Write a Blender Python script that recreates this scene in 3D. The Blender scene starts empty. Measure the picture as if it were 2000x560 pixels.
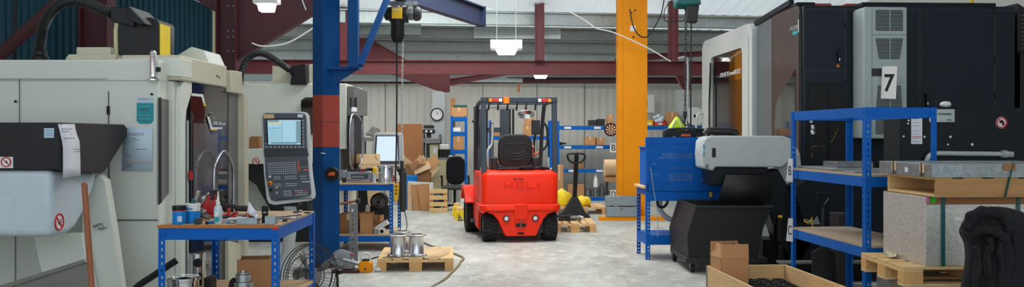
import bpy, bmesh, math, random
from mathutils import Vector, Matrix, Euler
random.seed(7)
R = math.radians
COL = bpy.context.scene.collection
F = 1740.0; CZ = 1.55; HY = 263.0; CXP = 1000.0

def at(px, py, Y):
    return Vector(((px-CXP)/F*Y, Y, CZ-(py-HY)/F*Y))
def fX(px, Y): return (px-CXP)/F*Y
def fZ(py, Y): return CZ-(py-HY)/F*Y

def lin(c):
    return tuple(((v/255)/12.92 if v/255 <= .04045 else ((v/255+.055)/1.055)**2.4) for v in c)+(1,)

MATS = {}
def mat(name, c, rough=.5, metal=0., var=.12, scale=6., bump=0., bscale=60., spec=.5, stretch=None, emit=None, estr=0., coat=0., dirt=None, dirt_amt=.25, dirt_scale=3.):
    m = bpy.data.materials.new(name); m.use_nodes = True
    nt = m.node_tree; N = nt.nodes; L = nt.links
    b = N['Principled BSDF']
    b.inputs['Roughness'].default_value = rough
    b.inputs['Metallic'].default_value = metal
    b.inputs['Specular IOR Level'].default_value = spec
    b.inputs['Coat Weight'].default_value = coat
    tc = N.new('ShaderNodeTexCoord'); mp = N.new('ShaderNodeMapping')
    if stretch: mp.inputs['Scale'].default_value = stretch
    L.new(tc.outputs['Object'], mp.inputs['Vector'])
    base = lin(c)
    if var > 0:
        n = N.new('ShaderNodeTexNoise'); n.inputs['Scale'].default_value = scale; n.inputs['Detail'].default_value = 6; n.inputs['Roughness'].default_value = .65
        L.new(mp.outputs['Vector'], n.inputs['Vector'])
        r = N.new('ShaderNodeValToRGB')
        r.color_ramp.elements[0].position = .3; r.color_ramp.elements[1].position = .7
        r.color_ramp.elements[0].color = tuple(x*(1-var) for x in base[:3])+(1,)
        r.color_ramp.elements[1].color = tuple(min(1, x*(1+var)) for x in base[:3])+(1,)
        L.new(n.outputs['Fac'], r.inputs['Fac'])
        out = r.outputs['Color']
        if dirt:
            n2 = N.new('ShaderNodeTexNoise'); n2.inputs['Scale'].default_value = dirt_scale; n2.inputs['Detail'].default_value = 10; n2.inputs['Roughness'].default_value = .75
            L.new(mp.outputs['Vector'], n2.inputs['Vector'])
            r2 = N.new('ShaderNodeValToRGB'); r2.color_ramp.elements[0].position = .52; r2.color_ramp.elements[1].position = .72
            r2.color_ramp.elements[0].color = (0, 0, 0, 1); r2.color_ramp.elements[1].color = (dirt_amt,)*3+(1,)
            L.new(n2.outputs['Fac'], r2.inputs['Fac'])
            mx = N.new('ShaderNodeMix'); mx.data_type = 'RGBA'
            L.new(r2.outputs['Color'], mx.inputs[0]); L.new(out, mx.inputs[6]); mx.inputs[7].default_value = lin(dirt)
            out = mx.outputs[2]
        L.new(out, b.inputs['Base Color'])
        rr = N.new('ShaderNodeMapRange'); rr.inputs['To Min'].default_value = max(0, rough-.08); rr.inputs['To Max'].default_value = min(1, rough+.08)
        L.new(n.outputs['Fac'], rr.inputs['Value']); L.new(rr.outputs['Result'], b.inputs['Roughness'])
    else:
        b.inputs['Base Color'].default_value = base
    if bump > 0:
        n3 = N.new('ShaderNodeTexNoise'); n3.inputs['Scale'].default_value = bscale; n3.inputs['Detail'].default_value = 4
        L.new(mp.outputs['Vector'], n3.inputs['Vector'])
        bp = N.new('ShaderNodeBump'); bp.inputs['Strength'].default_value = bump; bp.inputs['Distance'].default_value = .01
        L.new(n3.outputs['Fac'], bp.inputs['Height']); L.new(bp.outputs['Normal'], b.inputs['Normal'])
    if emit:
        b.inputs['Emission Color'].default_value = lin(emit); b.inputs['Emission Strength'].default_value = estr
    MATS[name] = m
    return m

# painted sheet metal
mat('mach_white', (220,224,214), .42, var=.03, scale=2, bump=.04, bscale=300, dirt=(120,110,90), dirt_amt=.10, dirt_scale=2)
mat('mach_cream', (205,200,178), .45, var=.05, dirt=(130,105,60), dirt_amt=.3, dirt_scale=6)
mat('mach_blue_white', (196,210,218), .35, var=.04, dirt=(90,90,100), dirt_amt=.18, dirt_scale=4)
mat('seam', (58,62,60), .7, var=.1)
mat('black_panel', (6,8,16), .5, var=.15)
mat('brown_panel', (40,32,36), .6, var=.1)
mat('dark_panel', (16,30,42), .5, spec=.3, var=.10, scale=3, dirt=(40,48,54), dirt_amt=.2)
mat('dark_panel2', (11,19,27), .5, spec=.3, var=.10, scale=3)
mat('side_brown', (58,48,48), .38, var=.06, scale=2)
mat('side_grey', (84,96,102), .35, var=.05)
mat('frame_white', (186,192,192), .4, var=.04)
mat('cooler_grey', (172,184,184), .45, var=.04)
mat('glass_dark', (14,14,18), .06, var=0, spec=.9, coat=.6)
mat('glass_brown', (34,26,22), .08, var=.1, spec=.9, coat=.5)
mat('glass_door', (24,18,16), .12, var=.1, spec=.35, coat=.1)
mat('glass_grey', (96,90,90), .12, var=.08, spec=.8, scale=2)
mat('black_plastic', (13,14,17), .5, spec=.35, var=.15)
mat('charcoal', (38,40,44), .5, var=.12)
mat('rubber', (24,24,25), .8, var=.25, scale=14, bump=.3, bscale=80, dirt=(90,88,84), dirt_amt=.35, dirt_scale=6)
mat('hose_black', (20,22,26), .45, var=.1)
mat('steel', (180,184,188), .3, metal=1, var=.12, scale=10)
mat('steel_worn', (138,140,142), .38, metal=.9, var=.2, scale=10, bump=.1)
mat('steel_block', (150,162,168), .4, metal=.55, var=.15, scale=20, bump=.1, bscale=200)
mat('bright_steel', (215,216,218), .26, metal=1, var=.06, scale=3, stretch=(1,1,.1))
mat('hose_tan', (140,122,92), .7, var=.1)
mat('chrome', (225,228,232), .12, metal=1, var=.04)
mat('iron_dark', (52,52,54), .55, metal=.5, var=.2)
mat('blue_rack', (0,94,184), .5, spec=.2, var=.08, scale=8, dirt=(0,60,150), dirt_amt=.3)
mat('blue_column', (0,68,128), .55, spec=.2, var=.10, scale=4, dirt=(0,46,92), dirt_amt=.4)
mat('red_band', (158,58,46), .55, var=.08, dirt=(110,50,48), dirt_amt=.3)
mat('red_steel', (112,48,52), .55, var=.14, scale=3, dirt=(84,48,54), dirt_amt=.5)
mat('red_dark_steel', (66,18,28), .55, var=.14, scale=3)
mat('jib_navy', (34,46,78), .5, var=.12)
mat('yellow_column', (236,146,0), .55, spec=.25, var=.05, scale=2, dirt=(180,110,10), dirt_amt=.3)
mat('yellow', (240,190,20), .5, var=.06)
mat('yellow_bright', (250,214,20), .5, var=.08)
mat('forklift_red', (250,44,4), .4, spec=.25, var=.08, scale=3, coat=.1, dirt=(206,80,50), dirt_amt=.25, dirt_scale=5)
mat('forklift_dark', (52,64,74), .45, var=.1)
mat('seat_black', (36,36,40), .55, var=.12, bump=.1)
mat('orange_lens', (255,130,10), .25, var=.05, emit=(255,120,10), estr=.25)
mat('red_lens', (220,30,20), .25, var=.05)
mat('white_lens', (230,230,230), .2, var=.05)
mat('white_paint', (225,225,222), .5, var=.05)
mat('paper', (226,228,238), .8, var=.03)
mat('paper_blue', (190,210,226), .8, var=.03)
mat('ink', (30,34,60), .8, var=0)
mat('ink_black', (14,14,16), .8, var=0)
mat('teal_label', (20,150,160), .6, var=.05)
mat('orange_ink', (226,120,50), .7, var=0)
mat('red_ink', (196,30,50), .6, var=0)
mat('green_sticker', (30,190,40), .6, var=.03, emit=(20,200,40), estr=.0)
mat('clad_white', (216,214,204), .6, var=.04, scale=1.5)
mat('roof_white', (214,216,214), .6, var=.05, scale=1.5)
mat('insulation', (190,180,158), .9, var=.08)
mat('galv', (178,188,186), .4, metal=.35, var=.14, scale=14, dirt=(180,190,190), dirt_amt=.4, dirt_scale=20)
mat('galv_mid', (150,156,152), .5, metal=.25, var=.12, scale=9)
mat('galv_dull', (120,122,120), .55, metal=.3, var=.16, scale=9)
mat('teal_clad', (8,58,74), .6, spec=.3, var=.10, scale=2, dirt=(20,76,90), dirt_amt=.4)
mat('cardboard', (188,138,94), .85, var=.06, scale=5, bump=.08)
mat('cardboard_dark', (152,106,70), .85, var=.08, scale=5)
mat('cardboard_pale', (214,182,142), .85, var=.05, scale=5)
mat('plywood', (178,120,76), .7, var=.10, scale=4, stretch=(3, 3, .6))
mat('wood_pale', (222,184,128), .7, var=.14, scale=5, stretch=(1, 12, 12), dirt=(170,120,70), dirt_amt=.35)
mat('wood_pale_y', (218,182,130), .7, var=.14, scale=5, stretch=(12, 1, 12), dirt=(170,120,70), dirt_amt=.35)
mat('wood_block', (214,164,104), .75, var=.2, scale=8, stretch=(4, 4, 10), dirt=(150,100,56), dirt_amt=.4)
mat('wood_shelf', (172,154,134), .75, var=.12, scale=6, stretch=(5, 1, 5), dirt=(120,104,88), dirt_amt=.35)
mat('wood_crate', (176,130,80), .7, var=.16, scale=6, stretch=(1, 8, 8), dirt=(120,80,44), dirt_amt=.4)
mat('wood_top', (192,160,124), .7, var=.14, scale=7, stretch=(1, 6, 6), dirt=(130,96,66), dirt_amt=.4)
mat('wood_edge', (176,110,60), .75, var=.2, scale=20)
mat('wood_handle', (150,88,54), .5, var=.16, scale=10, stretch=(6, 6, 1))
mat('wood_grey', (178,160,140), .75, var=.16, scale=6, stretch=(6, 1, 6))
mat('cream_cabinet', (206,200,160), .5, var=.04)
mat('light_lens', (255,255,255), .4, var=0, emit=(240,248,255), estr=4)
mat('screen_on', (150,190,205), .2, var=0, emit=(150,196,214), estr=.55)
mat('screen_bright', (190,205,215), .15, var=0, emit=(190,214,228), estr=.7)
mat('screen_ui', (60,120,190), .3, var=0, emit=(60,120,190), estr=.5)
mat('screen_grey', (110,140,150), .3, var=0, emit=(110,140,150), estr=.5)
mat('screen_yellow', (220,190,110), .3, var=0, emit=(220,190,110), estr=.5)
mat('key_grey', (150,158,160), .5, var=.05)
mat('key_orange', (230,90,40), .5, var=0)
mat('panel_grey', (64,70,80), .45, var=.06)
mat('blue_tub', (0,128,212), .35, var=.06)
mat('green_tool', (10,84,84), .4, var=.1)
mat('red_tool', (176,28,34), .4, var=.1)
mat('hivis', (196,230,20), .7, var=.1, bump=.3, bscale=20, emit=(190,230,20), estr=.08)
mat('bin_red', (210,50,36), .45, var=.05)
mat('bin_yellow', (240,196,20), .45, var=.05)
mat('plastic_clear', (190,205,215), .2, var=.3, scale=30)
mat('foam_white', (226,230,228), .8, var=.06, bump=.2)
mat('jacket', (10,12,18), .9, var=.2, bump=.5, bscale=30)
mat('pink', (210,120,180), .8, var=.1)
mat('copper', (190,110,80), .4, metal=.4, var=.15)
mat('sheet_grey', (118,116,112), .5, metal=.3, var=.18, scale=3, stretch=(1, 1, 4), dirt=(90,80,66), dirt_amt=.5)

# translucent sheet: daylight comes through it
def roof_light_mat():
    m = bpy.data.materials.new('roof_light'); m.use_nodes = True
    nt = m.node_tree; N = nt.nodes; L = nt.links; b = N['Principled BSDF']
    b.inputs['Base Color'].default_value = lin((216,216,212)); b.inputs['Roughness'].default_value = .6
    t = N.new('ShaderNodeBsdfTranslucent'); t.inputs['Color'].default_value = lin((214,218,216))
    n = N.new('ShaderNodeTexNoise'); n.inputs['Scale'].default_value = .6; tc = N.new('ShaderNodeTexCoord'); L.new(tc.outputs['Object'], n.inputs['Vector'])
    r = N.new('ShaderNodeMapRange'); r.inputs['To Min'].default_value = .45; r.inputs['To Max'].default_value = .75; L.new(n.outputs['Fac'], r.inputs['Value'])
    x = N.new('ShaderNodeMixShader'); L.new(r.outputs['Result'], x.inputs[0]); L.new(b.outputs[0], x.inputs[1]); L.new(t.outputs[0], x.inputs[2])
    L.new(x.outputs[0], N['Material Output'].inputs['Surface']); MATS['roof_light'] = m
roof_light_mat()
# special: concrete floor
def floor_mat():
    m = bpy.data.materials.new('concrete_floor'); m.use_nodes = True
    nt = m.node_tree; N = nt.nodes; L = nt.links; b = N['Principled BSDF']
    tc = N.new('ShaderNodeTexCoord'); mp = N.new('ShaderNodeMapping'); mp.inputs['Scale'].default_value = (1, .55, 1)
    L.new(tc.outputs['Object'], mp.inputs['Vector'])
    def noise(s, d, r, src):
        n = N.new('ShaderNodeTexNoise'); n.inputs['Scale'].default_value = s; n.inputs['Detail'].default_value = d; n.inputs['Roughness'].default_value = r
        L.new(src, n.inputs['Vector']); return n.outputs['Fac']
    def ramp(src, a, b_, c0, c1):
        r = N.new('ShaderNodeValToRGB'); r.color_ramp.elements[0].position = a; r.color_ramp.elements[1].position = b_
        r.color_ramp.elements[0].color = c0; r.color_ramp.elements[1].color = c1
        L.new(src, r.inputs['Fac']); return r.outputs['Color']
    def mix(f, a, b_, mode='MIX'):
        x = N.new('ShaderNodeMix'); x.data_type = 'RGBA'; x.blend_type = mode
        if isinstance(f, (int, float)): x.inputs[0].default_value = f
        else: L.new(f, x.inputs[0])
        L.new(a, x.inputs[6]); 
        if isinstance(b_, tuple): x.inputs[7].default_value = b_
        else: L.new(b_, x.inputs[7])
        return x.outputs[2]
    v = mp.outputs['Vector']
    c = ramp(noise(1.1, 10, .7, v), .3, .72, lin((140,142,138)), lin((206,208,200)))
    c = mix(ramp(noise(5, 8, .8, v), .5, .66, (0,0,0,1), (.8,.8,.8,1)), c, lin((222,222,214)))
    c = mix(ramp(noise(2.3, 12, .8, v), .55, .68, (0,0,0,1), (.6,.6,.6,1)), c, lin((104,112,116)))
    w = N.new('ShaderNodeTexNoise'); w.inputs['Scale'].default_value = 3; w.inputs['Detail'].default_value = 8; w.inputs['Roughness'].default_value = .8
    mp2 = N.new('ShaderNodeMapping'); mp2.inputs['Scale'].default_value = (.5, 3.2, 1); mp2.inputs['Rotation'].default_value = (0, 0, .3)
    L.new(tc.outputs['Object'], mp2.inputs['Vector']); L.new(mp2.outputs['Vector'], w.inputs['Vector'])
    c = mix(ramp(w.outputs['Fac'], .56, .66, (0,0,0,1), (.75,.75,.75,1)), c, lin((108,114,114)))
    L.new(c, b.inputs['Base Color'])
    rg = ramp(noise(2.3, 12, .8, v), .3, .7, (.36,.36,.36,1), (.6,.6,.6,1)); L.new(rg, b.inputs['Roughness'])
    bp = N.new('ShaderNodeBump'); bp.inputs['Strength'].default_value = .12; bp.inputs['Distance'].default_value = .01
    L.new(noise(40, 4, .6, v), bp.inputs['Height']); L.new(bp.outputs['Normal'], b.inputs['Normal'])
    MATS['concrete'] = m
floor_mat()
# galvanised sheet with a stippled skin (big boxed bundle)
def stipple_mat(name, c, metal, rough, sc, strength):
    m = bpy.data.materials.new(name); m.use_nodes = True
    nt = m.node_tree; N = nt.nodes; L = nt.links; b = N['Principled BSDF']
    tc = N.new('ShaderNodeTexCoord'); v = N.new('ShaderNodeTexVoronoi'); v.inputs['Scale'].default_value = sc
    L.new(tc.outputs['Object'], v.inputs['Vector'])
    r = N.new('ShaderNodeValToRGB'); base = lin(c)
    r.color_ramp.elements[0].color = tuple(x*.8 for x in base[:3])+(1,); r.color_ramp.elements[1].color = tuple(min(1,x*1.2) for x in base[:3])+(1,)
    L.new(v.outputs['Color'], r.inputs['Fac']); L.new(r.outputs['Color'], b.inputs['Base Color'])
    b.inputs['Metallic'].default_value = metal; b.inputs['Roughness'].default_value = rough
    bp = N.new('ShaderNodeBump'); bp.inputs['Strength'].default_value = strength; bp.inputs['Distance'].default_value = .004
    L.new(v.outputs['Distance'], bp.inputs['Height']); L.new(bp.outputs['Normal'], b.inputs['Normal'])
    MATS[name] = m
stipple_mat('galv_stipple', (206,204,198), .55, .45, 90, .2)
stipple_mat('galv_sheet', (150,158,160), .6, .4, 40, .15)
stipple_mat('stipple_black', (20,19,20), .1, .6, 40, .5)

# ---------------------------------------------------------------- mesh builder
class MB:
    def __init__(s, default=None):
        s.bm = bmesh.new(); s.mats = []; s.d = default
    def mi(s, m):
        m = m or s.d
        if m not in s.mats: s.mats.append(m)
        return s.mats.index(m)
    def face(s, vs, m):
        try:
            f = s.bm.faces.new(vs); f.material_index = s.mi(m); return f
        except ValueError: return None
    def box(s, x0, x1, y0, y1, z0, z1, m=None, M=None):
        c = [(x0,y0,z0),(x1,y0,z0),(x1,y1,z0),(x0,y1,z0),(x0,y0,z1),(x1,y0,z1),(x1,y1,z1),(x0,y1,z1)]
        v = [s.bm.verts.new(M @ Vector(p) if M else p) for p in c]
        for f in ((0,3,2,1),(4,5,6,7),(0,1,5,4),(1,2,6,5),(2,3,7,6),(3,0,4,7)): s.face([v[i] for i in f], m)
        return s
    def obox(s, c, size, rot=(0,0,0), m=None):
        M = Matrix.Translation(Vector(c)) @ Euler([R(a) for a in rot]).to_matrix().to_4x4()
        a, b, d = size
        return s.box(-a/2,a/2,-b/2,b/2,-d/2,d/2,m,M)
    def bar(s, p0, p1, w, h, m=None, up=(0,0,1)):
        p0 = Vector(p0); p1 = Vector(p1); d = p1-p0; L = d.length; d.normalize()
        up = Vector(up)
        if abs(d.dot(up)) > .98: up = Vector((0,1,0)) if abs(d.y) < .9 else Vector((1,0,0))
        x = d.cross(up).normalized(); z = x.cross(d).normalized()
        M = Matrix(((x.x,d.x,z.x,p0.x),(x.y,d.y,z.y,p0.y),(x.z,d.z,z.z,p0.z),(0,0,0,1)))
        return s.box(-w/2,w/2,0,L,-h/2,h/2,m,M)
    def prism(s, pts, a, b, m=None, axis='y'):
        # pts 2D polygon; axis 'y': (x,z) extruded along y; 'x': (y,z) along x; 'z': (x,y) along z
        def P(p, t):
            return (p[0],t,p[1]) if axis == 'y' else ((t,p[0],p[1]) if axis == 'x' else (p[0],p[1],t))
        A = [s.bm.verts.new(P(p,a)) for p in pts]; B = [s.bm.verts.new(P(p,b)) for p in pts]
        s.face(A, m); s.face(B[::-1], m)
        n = len(pts)
        for i in range(n): s.face([A[i],B[i],B[(i+1)%n],A[(i+1)%n]], m)
        return s
    def pxprism(s, pts, Y, dep, m=None):
        return s.prism([(fX(x,Y), fZ(y,Y)) for x,y in pts], Y, Y+dep, m)
    def lathe(s, prof, c=(0,0,0), seg=24, m=None, M=None, arc=None, cap=True):
        M = M or Matrix(); c = Vector(c); rings = []
        for r, z in prof:
            if r < 1e-6: rings.append([s.bm.verts.new(M @ Vector((0,0,z)) + c)]); continue
            rings.append([s.bm.verts.new(M @ Vector((r*math.cos(2*math.pi*i/seg), r*math.sin(2*math.pi*i/seg), z)) + c) for i in range(seg)])
        for a, b in zip(rings, rings[1:]):
            for i in range(seg):
                j = (i+1) % seg
                if len(a) == 1 and len(b) == 1: continue
                if len(a) == 1: s.face([a[0],b[i],b[j]], m)
                elif len(b) == 1: s.face([a[i],a[j],b[0]], m)
                else: s.face([a[i],a[j],b[j],b[i]], m)
        if cap:
            if len(rings[0]) > 1: s.face(rings[0][::-1], m)
            if len(rings[-1]) > 1: s.face(rings[-1], m)
        return s
    def cyl(s, p0, p1, r, m=None, seg=16, r2=None):
        p0 = Vector(p0); p1 = Vector(p1); d = p1-p0
        M = d.to_track_quat('Z','Y').to_matrix().to_4x4()
        return s.lathe([(r,0),(r2 if r2 is not None else r, d.length)], p0, seg, m, M)
    def tube(s, pts, r, m=None, seg=8, closed=False, caps=True):
        pts = [Vector(p) for p in pts]; n = len(pts); rings = []
        prev = None
        for i, p in enumerate(pts):
            if closed: t = pts[(i+1)%n]-pts[i-1]
            else: t = pts[min(i+1,n-1)]-pts[max(i-1,0)]
            t.normalize()
            if prev is None:
                a = Vector((0,0,1)) if abs(t.z) < .9 else Vector((1,0,0))
                u = t.cross(a).normalized()
            else:
                u = (prev - t*prev.dot(t)).normalized()
            prev = u; w = t.cross(u)
            rr = r(i) if callable(r) else r
            rings.append([s.bm.verts.new(p+(u*math.cos(2*math.pi*k/seg)+w*math.sin(2*math.pi*k/seg))*rr) for k in range(seg)])
        rng = range(n if closed else n-1)
        for i in rng:
            a, b = rings[i], rings[(i+1)%n]
            for k in range(seg):
                j = (k+1)%seg
                s.face([a[k],a[j],b[j],b[k]], m)
        if not closed and caps:
            s.face(rings[0][::-1], m); s.face(rings[-1], m)
        return s
    def quad(s, a, b, c, d, m=None):
        s.face([s.bm.verts.new(p) for p in (a,b,c,d)], m); return s
    def poly(s, pts, m=None):
        s.face([s.bm.verts.new(p) for p in pts], m); return s
    def sphere(s, c, r, m=None, sc=(1,1,1), seg=14):
        M = Matrix.Diagonal((sc[0],sc[1],sc[2],1))
        prof = [(r*math.sin(math.pi*i/(seg//2)), -r*math.cos(math.pi*i/(seg//2))) for i in range(seg//2+1)]
        prof[0] = (0,-r); prof[-1] = (0,r)
        return s.lathe(prof, c, seg, m, M)
    def holed(s, o, u, v, us, vs, hole, m=None):
        # flat plate on a grid of cuts; hole(i,j) says which cells are open
        o = Vector(o); u = Vector(u); v = Vector(v)
        g = [[s.bm.verts.new(o+u*a+v*b) for b in vs] for a in us]
        for i in range(len(us)-1):
            for j in range(len(vs)-1):
                if not hole(i,j): s.face([g[i][j],g[i+1][j],g[i+1][j+1],g[i][j+1]], m)
        return s
    def corr(s, o, u, L, n, width, period, depth, m=None, duty=.5):
        o = Vector(o); u = Vector(u).normalized(); L = Vector(L); n = Vector(n).normalized()
        x = 0; pts = []
        e = period*.12
        while x < width:
            pts += [(x,0),(x+period*duty-e,0),(x+period*duty,depth),(x+period-e,depth)]
            x += period
        pts.append((x,0))
        A = [s.bm.verts.new(o+u*a+n*b) for a,b in pts]; B = [s.bm.verts.new(o+u*a+n*b+L) for a,b in pts]
        for i in range(len(pts)-1): s.face([A[i],A[i+1],B[i+1],B[i]], m)
        return s
    def build(s, name, parent=None, w=False, bevel=0, solid=0, smooth=True, label=None, seg=2, sub=0):
        me = bpy.data.meshes.new(name)
        bmesh.ops.recalc_face_normals(s.bm, faces=s.bm.faces)
        s.bm.to_mesh(me); s.bm.free()
        for m in s.mats: me.materials.append(MATS[m])
        if w and parent is not None:
            P = parent
            M = Matrix.Identity(4)
            while P is not None:
                M = (Matrix.Translation(P.location) @ P.rotation_euler.to_matrix().to_4x4()) @ M
                P = P.parent
            me.transform(M.inverted())
        if smooth and len(me.polygons):
            me.polygons.foreach_set('use_smooth', [True]*len(me.polygons))
            me.set_sharp_from_angle(angle=R(38))
        o = bpy.data.objects.new(name, me); COL.objects.link(o)
        if parent is not None: o.parent = parent
        if solid:
            md = o.modifiers.new('t','SOLIDIFY'); md.thickness = solid; md.offset = 0
        if bevel:
            md = o.modifiers.new('b','BEVEL'); md.width = bevel; md.segments = seg; md.limit_method = 'ANGLE'; md.angle_limit = R(40)
        if sub:
            md = o.modifiers.new('s','SUBSURF'); md.levels = sub; md.render_levels = sub
        if label: o['label'] = label
        return o

def thing(name, label, cat, loc=(0,0,0), rz=0, group=None):
    o = bpy.data.objects.new(name, None); COL.objects.link(o); o.empty_display_size = .1
    o.location = loc; o.rotation_euler = (0,0,R(rz)); o['label'] = label; o['category'] = cat
    if group: o['group'] = group
    return o
def tag(o, label, cat, group=None):
    o['label'] = label; o['category'] = cat
    if group: o['group'] = group
    return o
def struct(o, label=None):
    o['kind'] = 'structure'
    if label: o['label'] = label
    return o
def recenter(o):
    # put a single mesh's origin at its base centre
    vs = [v.co for v in o.data.vertices]
    c = Vector(((min(v.x for v in vs)+max(v.x for v in vs))/2, (min(v.y for v in vs)+max(v.y for v in vs))/2, min(v.z for v in vs)))
    o.data.transform(Matrix.Translation(-c)); o.location = o.location + c
    return o
def dup(root, loc=None, rz=None, label=None, group=None, parent=None):
    r = root.copy(); COL.objects.link(r)
    if parent is not None: r.parent = parent
    if loc is not None: r.location = loc
    if rz is not None: r.rotation_euler = (0,0,R(rz))
    if label: r['label'] = label
    if group: r['group'] = group
    for ch in list(root.children):
        dup(ch, parent=r)
    return r
def catmull(P, n=8, closed=False):
    P = [Vector(p) for p in P]; out = []; N = len(P)
    for i in range(N if closed else N-1):
        if closed: p0,p1,p2,p3 = P[i-1],P[i],P[(i+1)%N],P[(i+2)%N]
        else: p0,p1,p2,p3 = P[max(i-1,0)],P[i],P[i+1],P[min(i+2,N-1)]
        for k in range(n):
            t = k/n
            out.append(.5*((2*p1)+(p2-p0)*t+(2*p0-5*p1+4*p2-p3)*t*t+(3*p1-p0-3*p2+p3)*t**3))
    if not closed: out.append(P[-1])
    return out
def txt(s, size, loc, rot, m, parent, name='lettering', ext=.001, align='LEFT', bold=0, xs=1):
    c = bpy.data.curves.new(name,'FONT'); c.body = s; c.size = size; c.extrude = ext; c.align_x = align; c.offset = bold
    c.materials.append(MATS[m])
    tmp = bpy.data.objects.new('tmp_text', c)
    COL.objects.link(tmp)
    dg = bpy.context.evaluated_depsgraph_get()
    me = bpy.data.meshes.new_from_object(tmp.evaluated_get(dg)); me.name = name
    bpy.data.objects.remove(tmp)
    me.transform(Matrix.Diagonal((xs,1,1,1)))
    if not me.materials: me.materials.append(MATS[m])
    o = bpy.data.objects.new(name, me); COL.objects.link(o)
    o.rotation_euler = [R(a) for a in rot]; o.location = loc
    if parent is not None: o.parent = parent
    return o
def rrect(x0,x1,z0,z1,r,n=5):
    pts = []
    for cx,cz,a0 in ((x1-r,z1-r,0),(x0+r,z1-r,90),(x0+r,z0+r,180),(x1-r,z0+r,270)):
        for k in range(n+1):
            a = R(a0+90*k/n); pts.append((cx+r*math.cos(a), cz+r*math.sin(a)))
    return pts
def scribble(m, o, u, v, w, h, rows, mt='ink', fill=.8, th=.003, words=4):
    # rows of short strokes standing for unreadable small print
    o = Vector(o); u = Vector(u).normalized(); v = Vector(v).normalized()
    n = u.cross(v).normalized()
    for r in range(rows):
        x = 0; z = h*(r+.5)/rows
        while x < w*fill:
            L = random.uniform(.4,1)*w/words
            a = o+u*x+v*z; 
            e = u*min(L, w-x)
            m.quad(a, a+e, a+e+v*th, a+v*th, mt)
            x += L+w*.03
    return m
# ================================================================ SETTING
def rotz5(o, a=5): o.rotation_euler = (0,0,R(a)); return o
m = MB('concrete'); m.box(-14,14,-4,26,-.1,0); struct(m.build('floor', smooth=False))
# back wall with fine ribs
m = MB('clad_white'); m.corr((-12,22.1,0),(1,0,0),(0,0,3.2),(0,-1,0),24,.19,.012,duty=.5)
m.box(-12,12,22.12,22.3,0,3.2)
for x in (-6.9,-5.7,-3.3,-1.2,1.2,2.55,3.75,5.2): m.box(x,x+.012,22.08,22.1,0,3.2,'seam')
struct(rotz5(m.build('wall_back', smooth=False)))
# ceiling: ribbed roof sheets falling to the eaves at the back wall
SL = .194
def roofz(y): return 3.0+SL*(22.2-y)
m = MB('roof_white'); m.corr((-12,11.5,roofz(11.5)),(1,0,0),(0,-15.5,15.5*SL),(0,0,-1),24,.25,.03,duty=.3)
struct(rotz5(m.build('ceiling', smooth=False)))
m = MB('roof_light'); m.corr((-12,22.4,roofz(22.4)),(1,0,0),(0,-10.9,10.9*SL),(0,0,-1),24,.25,.012,duty=.3)
o = struct(rotz5(m.build('ceiling', smooth=False))); o.name = 'ceiling_rooflight'
# strips of pale insulation showing between the purlins
m = MB('insulation'); m.box(-9,9,17.30,17.75,roofz(17.5)-.02,roofz(17.5)-.01); struct(rotz5(m.build('ceiling_insulation', smooth=False)))
m = MB('clad_white'); m.box(8.3,8.4,-4,22.2,0,6.5); struct(rotz5(m.build('wall_right', smooth=False)))
# teal ribbed wall on the left
A = Vector((fX(-60,12.3),12.3,0)); B = Vector((fX(424,17),17,0)); d = (B-A)
m = MB('teal_clad'); m.corr(A, d, (0,0,5.2), (d.y,-d.x,0), d.length, .125, .03)
m.box(0,d.length,.02,.12,0,5.2,None,Matrix.Translation(A) @ Matrix.Rotation(math.atan2(d.y,d.x),4,'Z'))
struct(m.build('wall_left', smooth=False))
m = MB('clad_white'); m.box(-8.05,-7.95,-4,12.4,0,5.5); struct(m.build('wall_side', smooth=False)).name = 'wall_left_front'
m = MB('seam'); m.pxprism([(0,0),(0,0.1),(0,0)],16,.1) if False else None
# dark trim strip on the teal wall and pale strip at its end
m = MB('hose_black'); m.bar(at(30,-10,12.5),at(30,130,12.5),.04,.03); struct(m.build('trim_1'))
m = MB('cream_cabinet'); m.bar(at(419,-4,16.6),at(419,125,16.6),.06,.05); struct(m.build('trim_2'))

def ibeam(name, p0, p1, h, w, mt, t=.02, up=(0,0,1), extra=None, lbl=None, pit=None):
    p0 = Vector(p0); p1 = Vector(p1); d = (p1-p0).normalized(); upv = Vector(up)
    x = d.cross(upv).normalized(); z = x.cross(d).normalized()
    m = MB(mt)
    m.bar(p0,p1,t,h,None,up)
    m.bar(p0+z*h/2,p1+z*h/2,w,t,None,up); m.bar(p0-z*h/2,p1-z*h/2,w,t,None,up)
    if extra: extra(m)
    return struct(m.build(name, smooth=False, bevel=.003), lbl)

# red portal steelwork
ibeam('roof_beam', at(430,130,17.0), at(1490,134,17.3), .25,.17,'red_steel')
def endplate(m):
    pass
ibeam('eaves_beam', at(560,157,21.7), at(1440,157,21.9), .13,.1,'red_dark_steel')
for px,w in ((673,.19),(1053.5,.16),(1314.5,.16)):
    def bolts(m, px=px):
        m.bar(at(px+9,28,16.95),at(px+9,98,16.95),.012,.1,None)
    ibeam('roof_post', at(px,-40,16.95), at(px,118,16.95), w,.15,'red_steel', up=(1,0,0), extra=bolts)
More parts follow.
